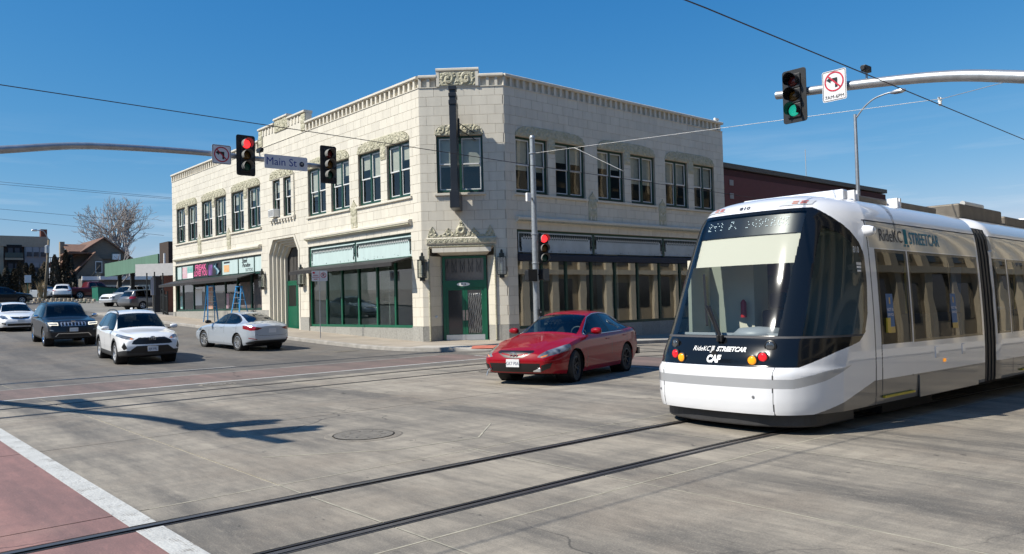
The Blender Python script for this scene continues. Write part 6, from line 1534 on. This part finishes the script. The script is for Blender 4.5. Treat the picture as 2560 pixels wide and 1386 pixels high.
# wall lanterns
M_LANT = mat('bronze_lantern', (.045,.05,.045), .45, .5, var=.3, vscale=6); G_LAN = glass('lantern_glass', (.62,.66,.64), 1.5, rough=.08, base=.12)
def lantern(F, s, z, label):
    t = thing('wall_lantern', label, 'lantern', F.P(s, -.17, z), F.a, 'wall lanterns'); w_ = .17; d_ = .13
    MB().box(-w_,w_,-d_,d_,.12,.15).box(-w_,w_,-d_,d_,.82,.85).build('tray', M_LANT, t)['kind'] = 'stuff'
    for x in (-w_, w_):
        for y in (-d_, d_): MB().bar((x,y,.13),(x,y,.84), .022, .022).build('corner_bar', M_LANT, t)
    for x in (-.06, .06): MB().bar((x,-d_-.004,.15),(x,-d_-.004,.82), .012, .012).build('glazing_bar', M_LANT, t)
    MB().bar((-w_,-d_-.004,.30),(w_,-d_-.004,.30), .012, .012).build('glazing_bar', M_LANT, t)
    for a, b in (((-w_,-d_),(w_,-d_)), ((-w_,-d_),(-w_,d_)), ((w_,-d_),(w_,d_))): MB().quad((*a,.14),(*b,.14),(*b,.83),(*a,.83)).build('pane', G_LAN, t, recalc=False)
    bevel(MB().box(-.10,.10,-.08,.08,0,.12).build('lower_tier', M_LANT, t), .01); bevel(MB().box(-.10,.10,-.08,.08,.85,1.0).build('upper_tier', M_LANT, t), .01)
    MB().lathe([(.055,1.0),(.05,1.08),(.035,1.14),(0,1.15)], (0,0,0), 'z', 10).build('finial', M_LANT, t); MB().box(-.06,.06,d_,.17,.2,.85).build('wall_mount', M_LANT, t); MB().lathe([(.05,.2),(.05,.62),(.0,.64)], (0,0,0), 'z', 10).build('lamp_tube', mat('frosted_tube', (.6,.6,.56), .6), t)
lantern(FC, .02, 2.62, 'bronze wall lantern left of the corner entrance'); lantern(FC, 3.22, 2.66, 'bronze wall lantern right of the corner entrance')
lantern(FL, ys(36.5), 2.68, 'bronze wall lantern between the stepped arch and the corner shop'); lantern(FL, ys(41.1), 2.68, 'bronze wall lantern between the tattoo shop and the stepped arch')
t = thing('air_conditioner', 'small window air conditioner above the stepped arch', 'air conditioner', FL.P(ys(39.52), -.05, 6.47), FL.a); bevel(MB().box(-.32,.32,-.28,.3,0,.42).build('case', M_WHITE, t), .02)
for k in range(6): MB().box(-.28,.28,-.29,-.281,.06+k*.055,.08+k*.055).build('louvre', M_SEAM, t)
t = thing('roof_camera', 'small security camera on the far right roof corner', 'camera', FR.P(15.2, .1, 10.99), 0); bevel(MB().box(-.25,.1,-.06,.06,.06,.18).build('case', M_WHITE, t), .02); MB().bar((0,0,0),(0,0,.08), .05, .05).build('foot', M_STEEL, t)
t = thing('drain_pipe', 'thin vertical pipe on the left facade beside the small windows', 'pipe', FL.P(ys(37.4), -.04, 6.4), FL.a); MB().tube([(0,0,0),(0,0,2.2)], .03, 6).build('pipe', M_TERRA, t)
# step ladders
M_LAD = mat('blue_fibreglass', (.02,.22,.50), .5, var=.1); 
def ladder(label, x, y, rz, h_=2.15):
    z = gz(x, y)+.15; t = thing('step_ladder', label, 'ladder', (x, y, z), rz, 'blue step ladders')
    for s in (-1, 1):
        MB().bar((s*.30,-.45,0),(s*.17,0,h_), .07, .035).build('front_rail', M_LAD, t); MB().bar((s*.32,.55,0),(s*.18,.04,h_), .05, .03).build('rear_rail', M_LAD, t)
    for k in range(1, 7): f = k/7; w_ = lerp(.30,.17,f)-.02; MB().box(-w_,w_,lerp(-.45,0,f)-.04,lerp(-.45,0,f)+.04,f*h_-.012,f*h_+.012).build('tread', M_ALU, t)
    for k in range(1, 6): f = k/6; w_ = lerp(.32,.18,f)-.02; MB().box(-w_,w_,lerp(.55,.04,f)-.012,lerp(.55,.04,f)+.012,f*h_-.02,f*h_+.02).build('brace', M_ALU, t)
    MB().box(-.21,.21,-.06,.10,h_-.02,h_+.03).build('cap', mat('yellow_cap', (.5,.4,.1), .5) if rz > 1 else M_LAD, t)
ladder('blue step ladder seen edge-on in front of the tattoo shop', 17.55, 46.9, R_(-8)); ladder('blue step ladder opened wide by the tattoo shop door', 17.6, 42.9, R_(-62))
# ---------------------------------------------------------------- neighbours and background
M_RBR = mat('dark_red_panel', (.12,.022,.022), .6, var=.15, vscale=3); M_TRIM = mat('roof_trim', (.10,.09,.075), .6)
t = thing('red_building', 'dark red flat-roofed building right of the corner building', 'building', (36.45, 23.9, gz(36.4, 23.9)))
z0 = t.location.z
for k in range(9):
    MB().box(0, 20, 0, .3, k*1.02-.6, k*1.02+.40).build('wall_panel', M_RBR, t)
MB().box(.02, 19.98, .03, 16, -.8, 8.5-z0).build('wall_core', mat('red_core', (.06,.014,.014), .8), t); MB().box(-.05, 20.05, -.06, .5, 8.58-z0, 8.84-z0).build('coping', M_TRIM, t)
for k in range(4): MB().box(.5, .85, -.03, .0, 7.65-z0-k*.72, 7.95-z0-k*.72).build('vent_block', mat('grey_vent', (.32,.31,.30), .7), t)
for k in range(3): MB().box(2+k*6, 5.2+k*6, -.02, 0, .6, 3.2).build('shop_window', mat('dark_glass'), t)
MB().tube([(9.4,.3,8.8-z0),(9.4,.3,10.6-z0)], .02, 6).build('aerial', M_WIREL, t)
# white gabled house beyond the tram
t = thing('gabled_house', 'small white gabled house with dark roof showing above the tram', 'house', (64.6, 29, gz(64.6, 29)), R_(8)); z0 = t.location.z
MB().box(-2.6,2.6,-1.8,5,0,8.3-z0).build('wall', M_WHITE, t); MB().prism([(-1.8,8.3-z0),(5.0,8.3-z0),(1.6,9.6-z0)], 'x', 2.55, 2.6).build('gable', M_WHITE, t)
mr_ = mat('dark_shingles', (.035,.033,.035), .8, var=.3, vscale=3)
MB().add([(-3,-2.2,8.15-z0),(3,-2.2,8.15-z0),(3,1.6,9.72-z0),(-3,1.6,9.72-z0),(-3,5.3,8.15-z0),(3,5.3,8.15-z0),(-3,-2.2,8.3-z0),(3,-2.2,8.3-z0),(3,1.6,9.87-z0),(-3,1.6,9.87-z0)], [(6,7,8,9),(0,1,7,6),(3,2,5,4),(1,2,8,7),(0,6,9,3)]).build('roof', mr_, t, recalc=False)
# petrol station
M_PGR = mat('green_fascia', (.10,.19,.135), .6, var=.15, vscale=2, stretch=(1,1,.2)); M_DPOST = mat('dark_post', (.02,.022,.02), .5)
t = thing('petrol_station_canopy', 'green-fasciaed flat canopy on dark posts beyond the building', 'canopy', (20, 72, gz(20, 72))); q = Vector(t.location)
def rel(mb, nm, m, par=None, **k): return mb.xf(Matrix.Translation(-q)).build(nm, m, par or t, **k)
rel(MB().box(22.0,22.12,70.8,87.5,5.2,6.53), 'fascia', M_PGR)
rel(MB().box(22.13,30,70.8,87.5,5.6,5.8), 'canopy_roof', mat('soffit', (.10,.10,.095), .8))
for x, y in ((22.4,79.6),(23.0,86.),(28,82)): rel(MB().box(x-.16,x+.16,y-.16,y+.16,gz(x,y)-.3,5.6), 'post', M_DPOST)
t = thing('station_shop', 'low shop with white sign band and orange brick wall beside the building', 'building', (20, 66, gz(20, 66))); q = Vector(t.location)
rel(MB().bar((19.0,66.6,4.90),(21.75,63.4,4.90), .12, .95), 'sign_band', mat('blank_sign_band', (.55,.54,.53), .6, var=.08, vscale=4)); MB_ = MB().box(20.95,24,66.15,66.4,0.8,4.44)
rel(MB_, 'brick_wall', mat('orange_brick', (.30,.12,.07), .85, var=.25, vscale=8)); rel(MB().box(20.2,20.85,66.3,66.5,1.0,4.44), 'dark_glazing', M_ROOMD)
rel(MB().box(20.0,20.35,66.2,66.24,2.9,4.3), 'window_sign', mat('pale_notice', (.45,.46,.5), .5)); rel(MB().box(22.13,30,68.5,70.79,4.3,7.45), 'rear_block', mat('dark_brown_render', (.05,.035,.028), .9)); rel(MB().tube([(21.2,66.6,5.4),(21.2,66.6,6.3)],.08,8), 'roof_vent', M_WHITE)
# iron fence
t = thing('iron_fence', 'black iron fence in front of the station shop', 'fence', (19.0, 60, gz(19, 60)+.1)); q = Vector(t.location)
for k in range(15): x, y = lerp(18.7,20.4,k/14), lerp(58.2,65.,k/14); z = gz(x,y)+.1; rel(MB().bar((x,y,z),(x,y,z+(1.5 if k % 7 else 1.75)), .03 if k % 7 else .08, .03 if k % 7 else .08), 'picket', M_DPOST)
for hh in (.2, 1.35): rel(MB().bar((18.7,58.2,gz(18.7,58.2)+.1+hh),(20.4,65,gz(20.4,65)+.1+hh), .04, .03), 'rail', M_DPOST)
for k, (px, top) in enumerate(((367,683),(386,680),(407,683))):
    p = at(px, top, 62); t = tag(MB().tube([(0,0,0),(0,0,p.z-gz(p.x,62))], .05, 6).build('slim_post', M_DPOST), ('leftmost', 'middle', 'rightmost')[k]+' of three slim dark posts by the iron fence', 'post', 'slim posts'); t.location = (p.x, 62, gz(p.x,62))
# garages with white doors
t = thing('garage_row', 'low grey building with white overhead doors behind the canopy', 'building', (22.8, 100, gz(22.8,100))); q = Vector(t.location)
rel(MB().box(22.75,32,100,108,2.8,5.5), 'wall', mat('grey_render', (.16,.15,.14), .9, var=.2)); rel(MB().box(24.5,32,99.4,100,5.35,5.75), 'awning', M_WHITE); rel(MB().box(22.7,25,99.7,100,5.3,5.75), 'roof_edge', M_WHITE)
for k in range(4):
    x = 25.2+k*1.75; d_ = rel(MB().box(x,x+1.4,99.93,99.99,3.2,4.75), 'overhead_door', mat('cream_door', (.6,.58,.5), .6))
    for i in range(3):
        for j in range(2): rel(MB().box(x+.12+i*.42,x+.42+i*.42,99.9,99.925,3.75+j*.45,4.1+j*.45), 'pane', M_ROOMD, d_)
rel(MB().box(23.0,23.5,99.9,99.98,4.5,5.1), 'notice', mat('orange_notice', (.6,.16,.06), .6)); rel(MB().box(23.75,24.45,99.9,99.98,4.55,5.2), 'notice', M_WHITE)
# timber house with brown roofs
M_SHG = mat('brown_shingles', (.17,.095,.065), .85, var=.25, vscale=3, bump=.3, bscale=20); M_HW = mat('grey_brown_siding', (.18,.155,.125), .85, var=.2, vscale=2, stretch=(1,1,6))
t = thing('timber_house', 'grey-brown house with steep brown gabled roofs and outside stair', 'house', (25, 106, gz(25,106))); q = Vector(t.location)
def roofslab(P, th=.18): return MB().add(list(P)+[(x,y,z-th) for x,y,z in P], [(0,1,2,3),(7,6,5,4),(0,4,5,1),(1,5,6,2),(2,6,7,3),(3,7,4,0)])
rel(MB().box(22.9,29.2,105.2,116,3.2,8.4), 'wall', M_HW)
rel(MB().prism([(22.9,8.2),(26.3,10.55),(29.6,8.0)], 'y', 105.0, 105.2), 'gable', M_HW); rel(MB().prism([(22.8,5.8),(25.0,8.7),(27.3,6.4)], 'y', 103.6, 103.8), 'gable', M_HW); rel(MB().box(22.8,27,103.8,105.2,3.2,6.6), 'porch_wall', M_HW)
rel(roofslab([(22.2,104.6,7.85),(26.3,104.6,10.75),(26.3,116,10.75),(22.2,116,7.85)]), 'roof', M_SHG); rel(roofslab([(26.3,104.6,10.75),(30.2,104.6,7.7),(30.2,116,7.7),(26.3,116,10.75)]), 'roof', M_SHG)
rel(roofslab([(22.3,103.2,5.95),(25.0,103.2,8.85),(25.0,106,8.85),(22.3,106,5.95)]), 'porch_roof', M_SHG); rel(roofslab([(22.0,103.5,8.75),(22.2,108,8.75),(24.8,108,8.8),(24.6,103.5,8.8)]), 'side_roof', M_SHG)
rel(roofslab([(22.5,105,8.95),(24.6,105,8.95),(25.4,109,10.1),(22.6,109,10.1)]), 'dormer_roof', M_SHG); rel(MB().box(22.6,24.6,105.6,109,8.0,9.1), 'dormer', M_HW); rel(MB().box(22.2,22.7,108,108.6,7,10.3), 'chimney', mat('buff_stone', (.30,.26,.20), .9, var=.3))
w_ = rel(MB().box(25.0,25.75,103.5,103.6,6.3,7.7), 'window', M_SASH); rel(MB().box(25.08,25.67,103.47,103.51,6.4,7.6), 'pane', M_ROOMD, w_); rel(MB().box(27.2,28.1,104.6,105.,8.0,8.7), 'wall_unit', M_WHITE)
rel(MB().bar((23.6,102.9,4.0),(25.3,102.9,6.3), .10, .5), 'stair', mat('pale_stair', (.26,.22,.16), .8)); rel(MB().bar((23.6,102.6,4.9),(25.3,102.6,7.2), .05, .05), 'stair_rail', mat('pale_stair'))
for k in range(6): rel(MB().box(23.5+k*.3,23.7+k*.3,102.5,102.9,3.9+k*.4,4.0+k*.4), 'stair_tread', mat('pale_stair'))
rel(MB().bar((22.9,102.5,3.4),(22.9,102.5,5.9), .14, .14), 'porch_post', mat('pale_stair'))
for k in range(7): rel(MB().bar((20.6+k*.35,107,7.4),(20.6+k*.35,107,8.3), .06, .06), 'deck_rail_post', mat('brown_deck', (.13,.06,.04), .8))
rel(MB().bar((20.5,107,8.3),(22.9,107,8.3), .08, .08), 'deck_rail', mat('brown_deck')); rel(MB().box(20.5,22.9,106.9,110,7.2,7.4), 'deck', mat('brown_deck'))
# apartment block
M_ABR = mat('dark_brown_brick', (.14,.095,.075), .9, var=.2, vscale=6); M_ACR = mat('dull_stucco', (.38,.33,.255), .9, var=.1)
t = thing('apartment_block', 'three-storey brown apartment block with balconies and brick chimney at far left', 'building', (17, 112.5, gz(17,112.5))); q = Vector(t.location)
rel(MB().box(10.5,21.9,112.6,122,3.0,11.05), 'wall', M_ABR); rel(MB().box(10.3,21.7,112.2,112.6,9.9,11.2), 'parapet', M_ACR); rel(MB().box(10.3,17.0,112.3,112.6,3.,11.0), 'stucco_bay', M_ACR); rel(MB().box(19.2,21.7,112.25,112.6,4.,9.9), 'window_bay', mat('blue_grey_siding', (.27,.27,.28), .85)); rel(MB().box(21.1,21.8,113,113.8,10.8,12.2), 'chimney', mat('red_brick_chimney', (.16,.06,.04), .9, var=.2, vscale=7))
for fl, z in enumerate((4.2, 6.6, 8.5)):
    for x in (11.5, 14.3, 17.1):
        rel(MB().box(x,x+1.9,111.9,112.2,z-.25,z-.02), 'balcony_slab', M_ACR); rel(MB().box(x,x+1.9,111.85,111.9,z+.0,z+.62), 'balcony_front', mat('balcony_glass', (.06,.085,.08), .2))
        b_ = rel(MB().box(x+.2,x+1.8,112.14,112.19,z,z+1.6), 'balcony_recess', M_DARK); 
        for i in range(2): rel(MB().box(x+.35+i*.7,x+.85+i*.7,112.10,112.13,z+.3,z+1.2), 'pane', mat('dim_pane', (.05,.06,.075), .15), b_)
    if fl:
        for i in range(3):
            w_ = rel(MB().box(19.35+i*.75,20.0+i*.75,112.17,112.24,z+.15,z+1.35), 'window', mat('pale_blind_glass', (.30,.31,.33), .3)); rel(MB().box(19.4+i*.75,19.95+i*.75,112.13,112.165,z+.2,z+.75), 'lower_pane', mat('dim_pane'), w_)
# utility pole with lamp
p = at(112, 752, 95); t = thing('utility_pole', 'wooden utility pole with a street lamp at far left', 'utility pole', (p.x, 95, gz(p.x,95))); z0 = t.location.z
MB().tube([(0,0,0),(.42,0,9.5-z0)], [.16,.11], 8).build('pole', mat('weathered_wood', (.17,.14,.10), .9, var=.25, vscale=3), t, smooth=True); MB().tube(sm([(.42,0,9.3-z0),(.1,-.2,10.0-z0),(-.25,-.4,10.35-z0),(-.8,-.6,10.35-z0)]), .05, 6).build('lamp_arm', M_STEEL, t, smooth=True); MB().lathe([(0,-.3),(.12,-.2),(.12,.2),(0,.3)], (-1.0,-.6,10.35-z0), 'x', 10).build('lamp_head', M_ALU, t, smooth=True)
MB().lathe([(.22,0),(.22,.75),(.1,.85)], (.2,-.3,8.0-z0), 'z', 10).build('transformer', M_STEEL, t)
p = at(70, 757, 90); t = thing('lot_sign', 'small white notice on a green post at far left', 'sign', (p.x, 90, gz(p.x,90))); MB().bar((0,0,0),(0,0,2.3), .08, .08).build('post', mat('green_post', (.02,.08,.05), .5), t); MB().box(-.28,.28,-.05,-.02,2.0,2.75).build('panel', M_SGW, t)
# stone retaining wall and lot kerb
t = thing('stone_wall', 'low pale rubble-stone retaining wall behind the queue of cars', 'wall', (17.5, 88, gz(17.5,88))); q = Vector(t.location); M_RUB = mat('pale_rubble', (.42,.36,.28), .9, var=.25, vscale=5, island=.2, bump=.4)
rs = random.Random(2)
for k in range(15):
    for j in range(2):
        x = 15.9+k*.33+j*.15+rs.uniform(-.04,.04); y = 89.6-k*.2; z = gz(x,y)-.14+j*.30; w_ = rs.uniform(.22,.36); bevel(rel(MB().box(x,x+w_,y-.15+rs.uniform(-.03,.03),y+.25,z,z+rs.uniform(.24,.36)), 'stone', M_RUB), .05)
stripe('lot_kerb', 19.5, 34, 86.9, 87.2, mat('green_lot_kerb', (.05,.17,.13), .7), '', dz=.15, st=3)
stripe('station_forecourt', 16.6, 40, 60, 99, mat('forecourt_concrete', (.20,.19,.17), .85, var=.15, vscale=.5), '', dz=.02, st=3)
# dumpster
t = thing('dumpster', 'green waste dumpster with dark lid beside the parked pickup', 'dumpster', at(265, 742, 92).to_2d().to_3d()+Vector((0,0,gz(23,92))), R_(10)); MB().prism([(-1.1,0),(1.0,0),(1.15,1.25),(-1.15,1.45)], 'y', -.7, .7).build('bin', mat('dumpster_green', (.01,.13,.085), .5, var=.15), t); MB().prism([(-1.2,1.46),(1.2,1.26),(1.2,1.34),(-1.2,1.54)], 'y', -.75, .75).build('lid', M_DPOST, t); MB().bar((1.2,-.72,.2),(1.2,-.72,1.1), .08, .05).build('yellow_stripe', mat('yellow_step'), t)
# vegetation
M_BARK = mat('pale_grey_bark', (.26,.23,.20), .9, var=.3, vscale=2); M_TWIG = mat('twig_brown', (.36,.32,.295), .9)
def bare_tree(label, base, H_, spread, seed, forks=5, lean=(0,0), trunk=.3, rmin=.022):
    rd = random.Random(seed); t = thing('bare_tree', label, 'tree', base); tk = MB(); cr = MB()
    def grow(p, d, L_, r, lev):
        k = 4; pts = [p]; q_ = p.copy(); dd = d.copy()
        for i in range(k):
            dd = (dd+Vector((rd.gauss(0,.13), rd.gauss(0,.13), rd.gauss(.03,.06)))).normalized(); q_ = q_+dd*(L_/k); pts.append(q_.copy())
        r1 = max(rmin, r*.66); (tk if lev < 2 else cr).tube(pts, [lerp(r, r1, i/k) for i in range(k+1)], 7 if lev < 2 else 4 if lev < 4 else 3, cap=False)
        if lev >= forks: return
        n = 3
        for i in range(n):
            ax = dd.orthogonal().normalized(); ax.rotate(Matrix.Rotation(rd.uniform(0, math.tau), 3, dd)); nd = dd.copy(); nd.rotate(Matrix.Rotation(rd.uniform(.3,.75)*spread, 3, ax))
            nd.z += .10; nd.normalize(); st = pts[-1] if i < 2 else pts[rd.choice((2,3))]
            grow(st, nd, L_*rd.uniform(.62,.85), max(rmin, r1*rd.uniform(.7,.95)), lev+1)
    grow(Vector((0,0,0)), Vector((lean[0],lean[1],1)).normalized(), H_*.27, trunk, 0)
    tk.build('trunk', M_BARK, t, recalc=False, smooth=True); cr.build('crown', M_TWIG, t, recalc=False, smooth=True); return t
bare_tree('large leafless tree behind the timber house', (31.2,118,gz(31.2,118)), 15.5, 1.1, 11, 6, (-.06,0), .50); bare_tree('leafless tree leaning right, next to the corner building', (33.0,116,gz(33,116)), 14.0, 1.05, 5, 6, (.16,0), .42)
bare_tree('small leafless tree in front of the garages', (25.6,97,gz(25.6,97)), 7.5, .7, 8, 4, (0,0), .14); bare_tree('thin distant leafless tree between apartment block and house', (22.0,128,gz(22,128)), 8., 1.0, 21, 5, (0,0), .16)
M_LEAFD = mat('dark_evergreen', (.022,.026,.016), .9, col2=(.07,.05,.03), vscale=1.5, island=.35)
def shrub_mesh(H_, R0, n, seed, shape, lf=.16):
    rd = random.Random(seed); mb = MB()
    for i in range(n):
        h_ = rd.random()**.8; r = R0*shape(h_)*math.sqrt(rd.uniform(.25,1)); a = rd.uniform(0, math.tau); c_ = Vector((r*math.cos(a), r*math.sin(a), h_*H_)); u_ = Vector((rd.gauss(0,1),rd.gauss(0,1),rd.gauss(.6,.7))).normalized()*lf; v_ = u_.orthogonal().normalized()*lf*.45
        mb.add([c_-u_, c_+v_, c_+u_, c_-v_], [(0,1,2,3)])
    return mb
shp = lambda h_: (1-h_)**.55*(.55+.45*min(1, h_*6))
ms_ = [shrub_mesh(3.6, .75, 900, s, shp).mesh('foliage', M_LEAFD, recalc=False) for s in range(3)]
stm = MB().tube([(0,0,0),(0,0,2.8)], [.1,.03], 6).mesh('stem', M_TWIG)
rs = random.Random(9)
places = [(p_/24., ) for p_ in range(13)]
names_ = 'first second third fourth fifth sixth seventh eighth ninth tenth eleventh twelfth thirteenth'.split()
for k in range(13):
    x = lerp(14.6, 22.3, k/12)+rs.uniform(-.2,.2); y = 103.2+rs.uniform(-.6,.6); t = thing('evergreen_shrub', names_[k]+' dark conical evergreen from the left in the hedge', 'shrub', (x,y,gz(x,y)), rs.uniform(0,6), 'evergreens in front of the apartment block'); s = rs.uniform(.85,1.15)*(1.0+.35*(k > 8)); t.scale = (1,1,s)
    obj('foliage', ms_[k % 3], t); obj('stem', stm, t)
M_STRAW = mat('dry_grass', (.33,.25,.14), .9, var=.3, vscale=4, island=.3)
for k, (px, Y_, hh) in enumerate(((290/4.33,92,2.2),(440/4.33,91,2.6))):
    p = at(px, 740, Y_); t = thing('pampas_grass', ('low tuft', 'tall tuft')[k]+' of dry ornamental grass near the utility pole', 'grass', (p.x, Y_, gz(p.x,Y_))); rd = random.Random(k); mb = MB()
    for i in range(150):
        a = rd.uniform(0,math.tau); l = rd.uniform(.6,1)*hh; o_ = rd.uniform(.1,.55)*l*.6; b0 = Vector((rd.gauss(0,.1),rd.gauss(0,.1),0)); tip_ = Vector((o_*math.cos(a),o_*math.sin(a),l*.9)); md = tip_*.5+Vector((0,0,l*.12)); w_ = Vector((-math.sin(a),math.cos(a),0))*.02
        mb.add([b0-w_,b0+w_,md+w_,md-w_,tip_], [(0,1,2,3),(3,2,4)])
    mb.build('blades', M_STRAW, t, recalc=False)
# buildings across the tram street, behind the viewer: they show in the glass
M_TAN = mat('tan_limestone', (.36,.285,.18), .8, var=.15, vscale=1.2, island=.1); M_TAN2 = mat('buff_trim', (.55,.47,.34), .8, var=.1)
t = thing('limestone_building', 'tan limestone building across the street, seen only in reflections', 'building', (6, -8, 0)); 
MB().box(0,112,-8,-.3,-5,22).build('wall', M_TAN, t)
for k in range(28):
    x = 1.2+k*4.0; MB().box(x-.45,x+.45,-.3,.05,-4,21.2).build('pilaster', M_TAN2, t)
    for z in (.6, 5.2, 9.6, 13.6, 17.4): w_ = MB().box(x+.8-.2*math.sin(k*3.1),x+3.2-.5*math.sin(k*1.7),-.34,-.26,z,z+3.2-.5*math.sin(k*2.3+z)).build('window', mat('dark_glass'), t)
MB().box(-.2,112.2,-.3,.45,21.4,22.3).build('cornice', M_TAN2, t); MB().box(-.2,112.2,-.3,.25,4.2,4.7).build('string_course', M_TAN2, t)
stripe('near_pavement', 3, 118, -7.9, -2.0, M_WALK2, '', dz=.14, st=4)
t = thing('brick_building', 'buff brick building down the street behind the viewer, out of view', 'building', (-26, 5, 0)); MB().box(-14,0,-20,58,-1,9).build('wall', mat('buff_brick', (.30,.22,.15), .9, var=.2, vscale=4), t)
for k in range(18):
    for z in (1., 5.): MB().box(0,.04,-18+k*4.2,-16+k*4.2,z,z+2.4).build('window', mat('dark_glass'), t)

# things on the near side of the tram street that the shop windows mirror
M_OR = mat('orange_plastic', (.75,.11,.02), .5)
for k in range(4):
    b = thing('water_barrier', ('first', 'second', 'third', 'fourth')[k]+' orange barrier across the street, seen only mirrored in the shop glass', 'barrier', (55+k*2.1, 1.2, gz(55, 1.2)), 0, 'orange barriers')
    bevel(MB().prism([(-.28,0),(.28,0),(.22,.3),(.12,.85),(-.12,.85),(-.22,.3)], 'x', -.95, .95).build('body', M_OR, b), .04); MB().box(-.8,.8,-.16,.16,.9,.95).build('top_rail', M_OR, b)
b = thing('traffic_cone', 'orange traffic cone across the street, seen only mirrored in the shop glass', 'cone', (52.0, 1.3, gz(52, 1.3))); MB().lathe([(.17,.03),(.03,.75),(0,.76)], (0,0,0), 'z', 14).build('cone', M_OR, b); MB().lathe([(.125,.28),(.095,.42)], (0,0,0), 'z', 14).build('band', M_WHITE, b); MB().box(-.2,.2,-.2,.2,0,.03).build('base', M_OR, b)
# ---------------------------------------------------------------- parked cars on the lots
LOW = dict(du=.10, K=3)
def shift(P, **k): return mk(P, **LOW, **k)
PICK = mk(SUV, L=5.7, W=2.0, H=1.93, u1=.98, u2=4.55, r=.40, ra=.46, clad=0,
  top=[(0,1.0),(.08,1.12),(.2,1.18),(1.3,1.24),(1.5,1.30),(2.1,1.82),(2.4,1.90),(3.2,1.91),(3.55,1.86),(3.68,1.40),(3.75,1.28),(5.6,1.28),(5.7,1.2)],
  belt=[(0,.95),(.25,1.1),(1.4,1.18),(3.6,1.22),(3.8,1.22),(5.6,1.22),(5.7,1.15)], sill=[(0,.42),(.6,.36),(1,.34),(4.6,.36),(5.2,.45),(5.7,.55)],
  plan=[(0,.86),(.06,.91),(.2,.95),(.6,.99),(1.2,1.0),(4.6,1.0),(5.5,.99),(5.7,.95)], roofw=[(0,.7),(1.4,.8),(2.1,.72),(3.5,.72),(3.8,.9),(5.7,.9)],
  windows=[([(1.75,1.22),(2.15,1.70),(2.35,1.78),(2.75,1.79),(2.75,1.22)],0),([(2.83,1.23),(2.83,1.79),(3.45,1.77),(3.5,1.25)],1)], wtrim=None, ws=(1.48,2.15,.80,.66), rw=None, cab=(1.5,3.5), mirror=(1.8,1.22,M_GRIL), handles=((2.7,1.1),), seams=(1.65,2.79,3.6), cladh=0,
  fe=[('grille',[(0,.95),(.55,.95),(.55,.72),(0,.72)],.5),('headlamp',[(.6,.95),(.93,.98),(.93,.75),(.6,.72)],.5),('silver_bar',[(0,.66),(.97,.68),(.97,.48),(0,.46)],.5)], re=[('tail_lamp',[(.84,1.15),(.97,1.15),(.97,.85),(.84,.85)],.5),('chrome_bar',[(0,.66),(.97,.68),(.97,.48),(0,.46)],.4)])
c = car('white_pickup', 'white pickup truck parked under the green canopy', G0(22.6, 80.5), 205, shift(PICK, paint=MATS['white_car_paint'])); c['group'] = 'vehicles parked on the lots'
VAN = mk(SUV, L=5.1, W=1.98, H=1.75, u1=1.0, u2=4.0, r=.35, ra=.41, clad=0, top=[(0,.82),(.1,.92),(.9,1.08),(1.2,1.2),(2.1,1.66),(2.6,1.74),(4.2,1.74),(4.7,1.66),(4.95,1.3),(5.1,1.0)], belt=[(0,.76),(.3,.9),(1.2,1.04),(4.5,1.1),(5.1,.95)], sill=[(0,.3),(.6,.24),(1,.22),(4.2,.22),(4.7,.3),(5.1,.4)],
  plan=[(0,.80),(.05,.86),(.15,.92),(.4,.97),(.9,1.0),(4.3,1.0),(4.8,.96),(5.0,.9),(5.1,.82)], roofw=[(0,.62),(1.2,.78),(2.0,.72),(4.5,.70),(5.1,.64)], windows=[([(1.5,1.08),(2.1,1.52),(2.5,1.62),(2.55,1.08)],0),([(2.65,1.09),(2.65,1.63),(3.6,1.63),(3.6,1.1)],1),([(3.7,1.1),(3.7,1.63),(4.5,1.58),(4.6,1.15)],1)], wtrim=None, ws=(1.2,2.1,.78,.62), rw=(4.66,5.0,.6,.64), cab=(1.3,4.2), mirror=(1.6,1.08,None), handles=((2.4,1.0),), seams=(1.4,2.6,3.65), re=[('tail_lamp',[(.62,1.15),(.94,1.18),(.95,.95),(.66,.98)],.5)])
c = car('grey_minivan', 'grey minivan with red tail lamps parked beside the station shop', G0(22.0, 73.0), 20, shift(VAN, paint=paint('gunmetal_paint', (.13,.13,.135), metal=.4))); c['group'] = 'vehicles parked on the lots'
c = car('red_pickup', 'dark red pickup truck parked by the garages', G0(23.2, 97.3), 8, shift(PICK, paint=paint('maroon_paint', (.10,.008,.012)))); c['group'] = 'vehicles parked on the lots'
c = car('white_parked_suv', 'white SUV seen from behind, left of the red pickup', G0(20.3, 97.5), 75, shift(SUV, paint=MATS['white_car_paint'])); c['group'] = 'vehicles parked on the lots'
c = car('silver_parked_sedan', 'small silver sedan left of the parked white SUV', G0(18.6, 99), 100, shift(SEDAN, paint=SIL['paint'])); c['group'] = 'vehicles parked on the lots'
c = car('black_parked_sedan', 'black car parked at the far left edge behind the white sedan', G0(13.2, 88), 12, shift(SUV, paint=paint('black_car_paint', (.006,.006,.008)))); c['group'] = 'vehicles parked on the lots'
c = car('white_boxy_suv', 'white boxy SUV across the street, seen only mirrored in the shop glass', G0(47.5, 1.6), 180, shift(JEEP, paint=MATS['white_car_paint'])); c['group'] = 'vehicles parked on the lots'
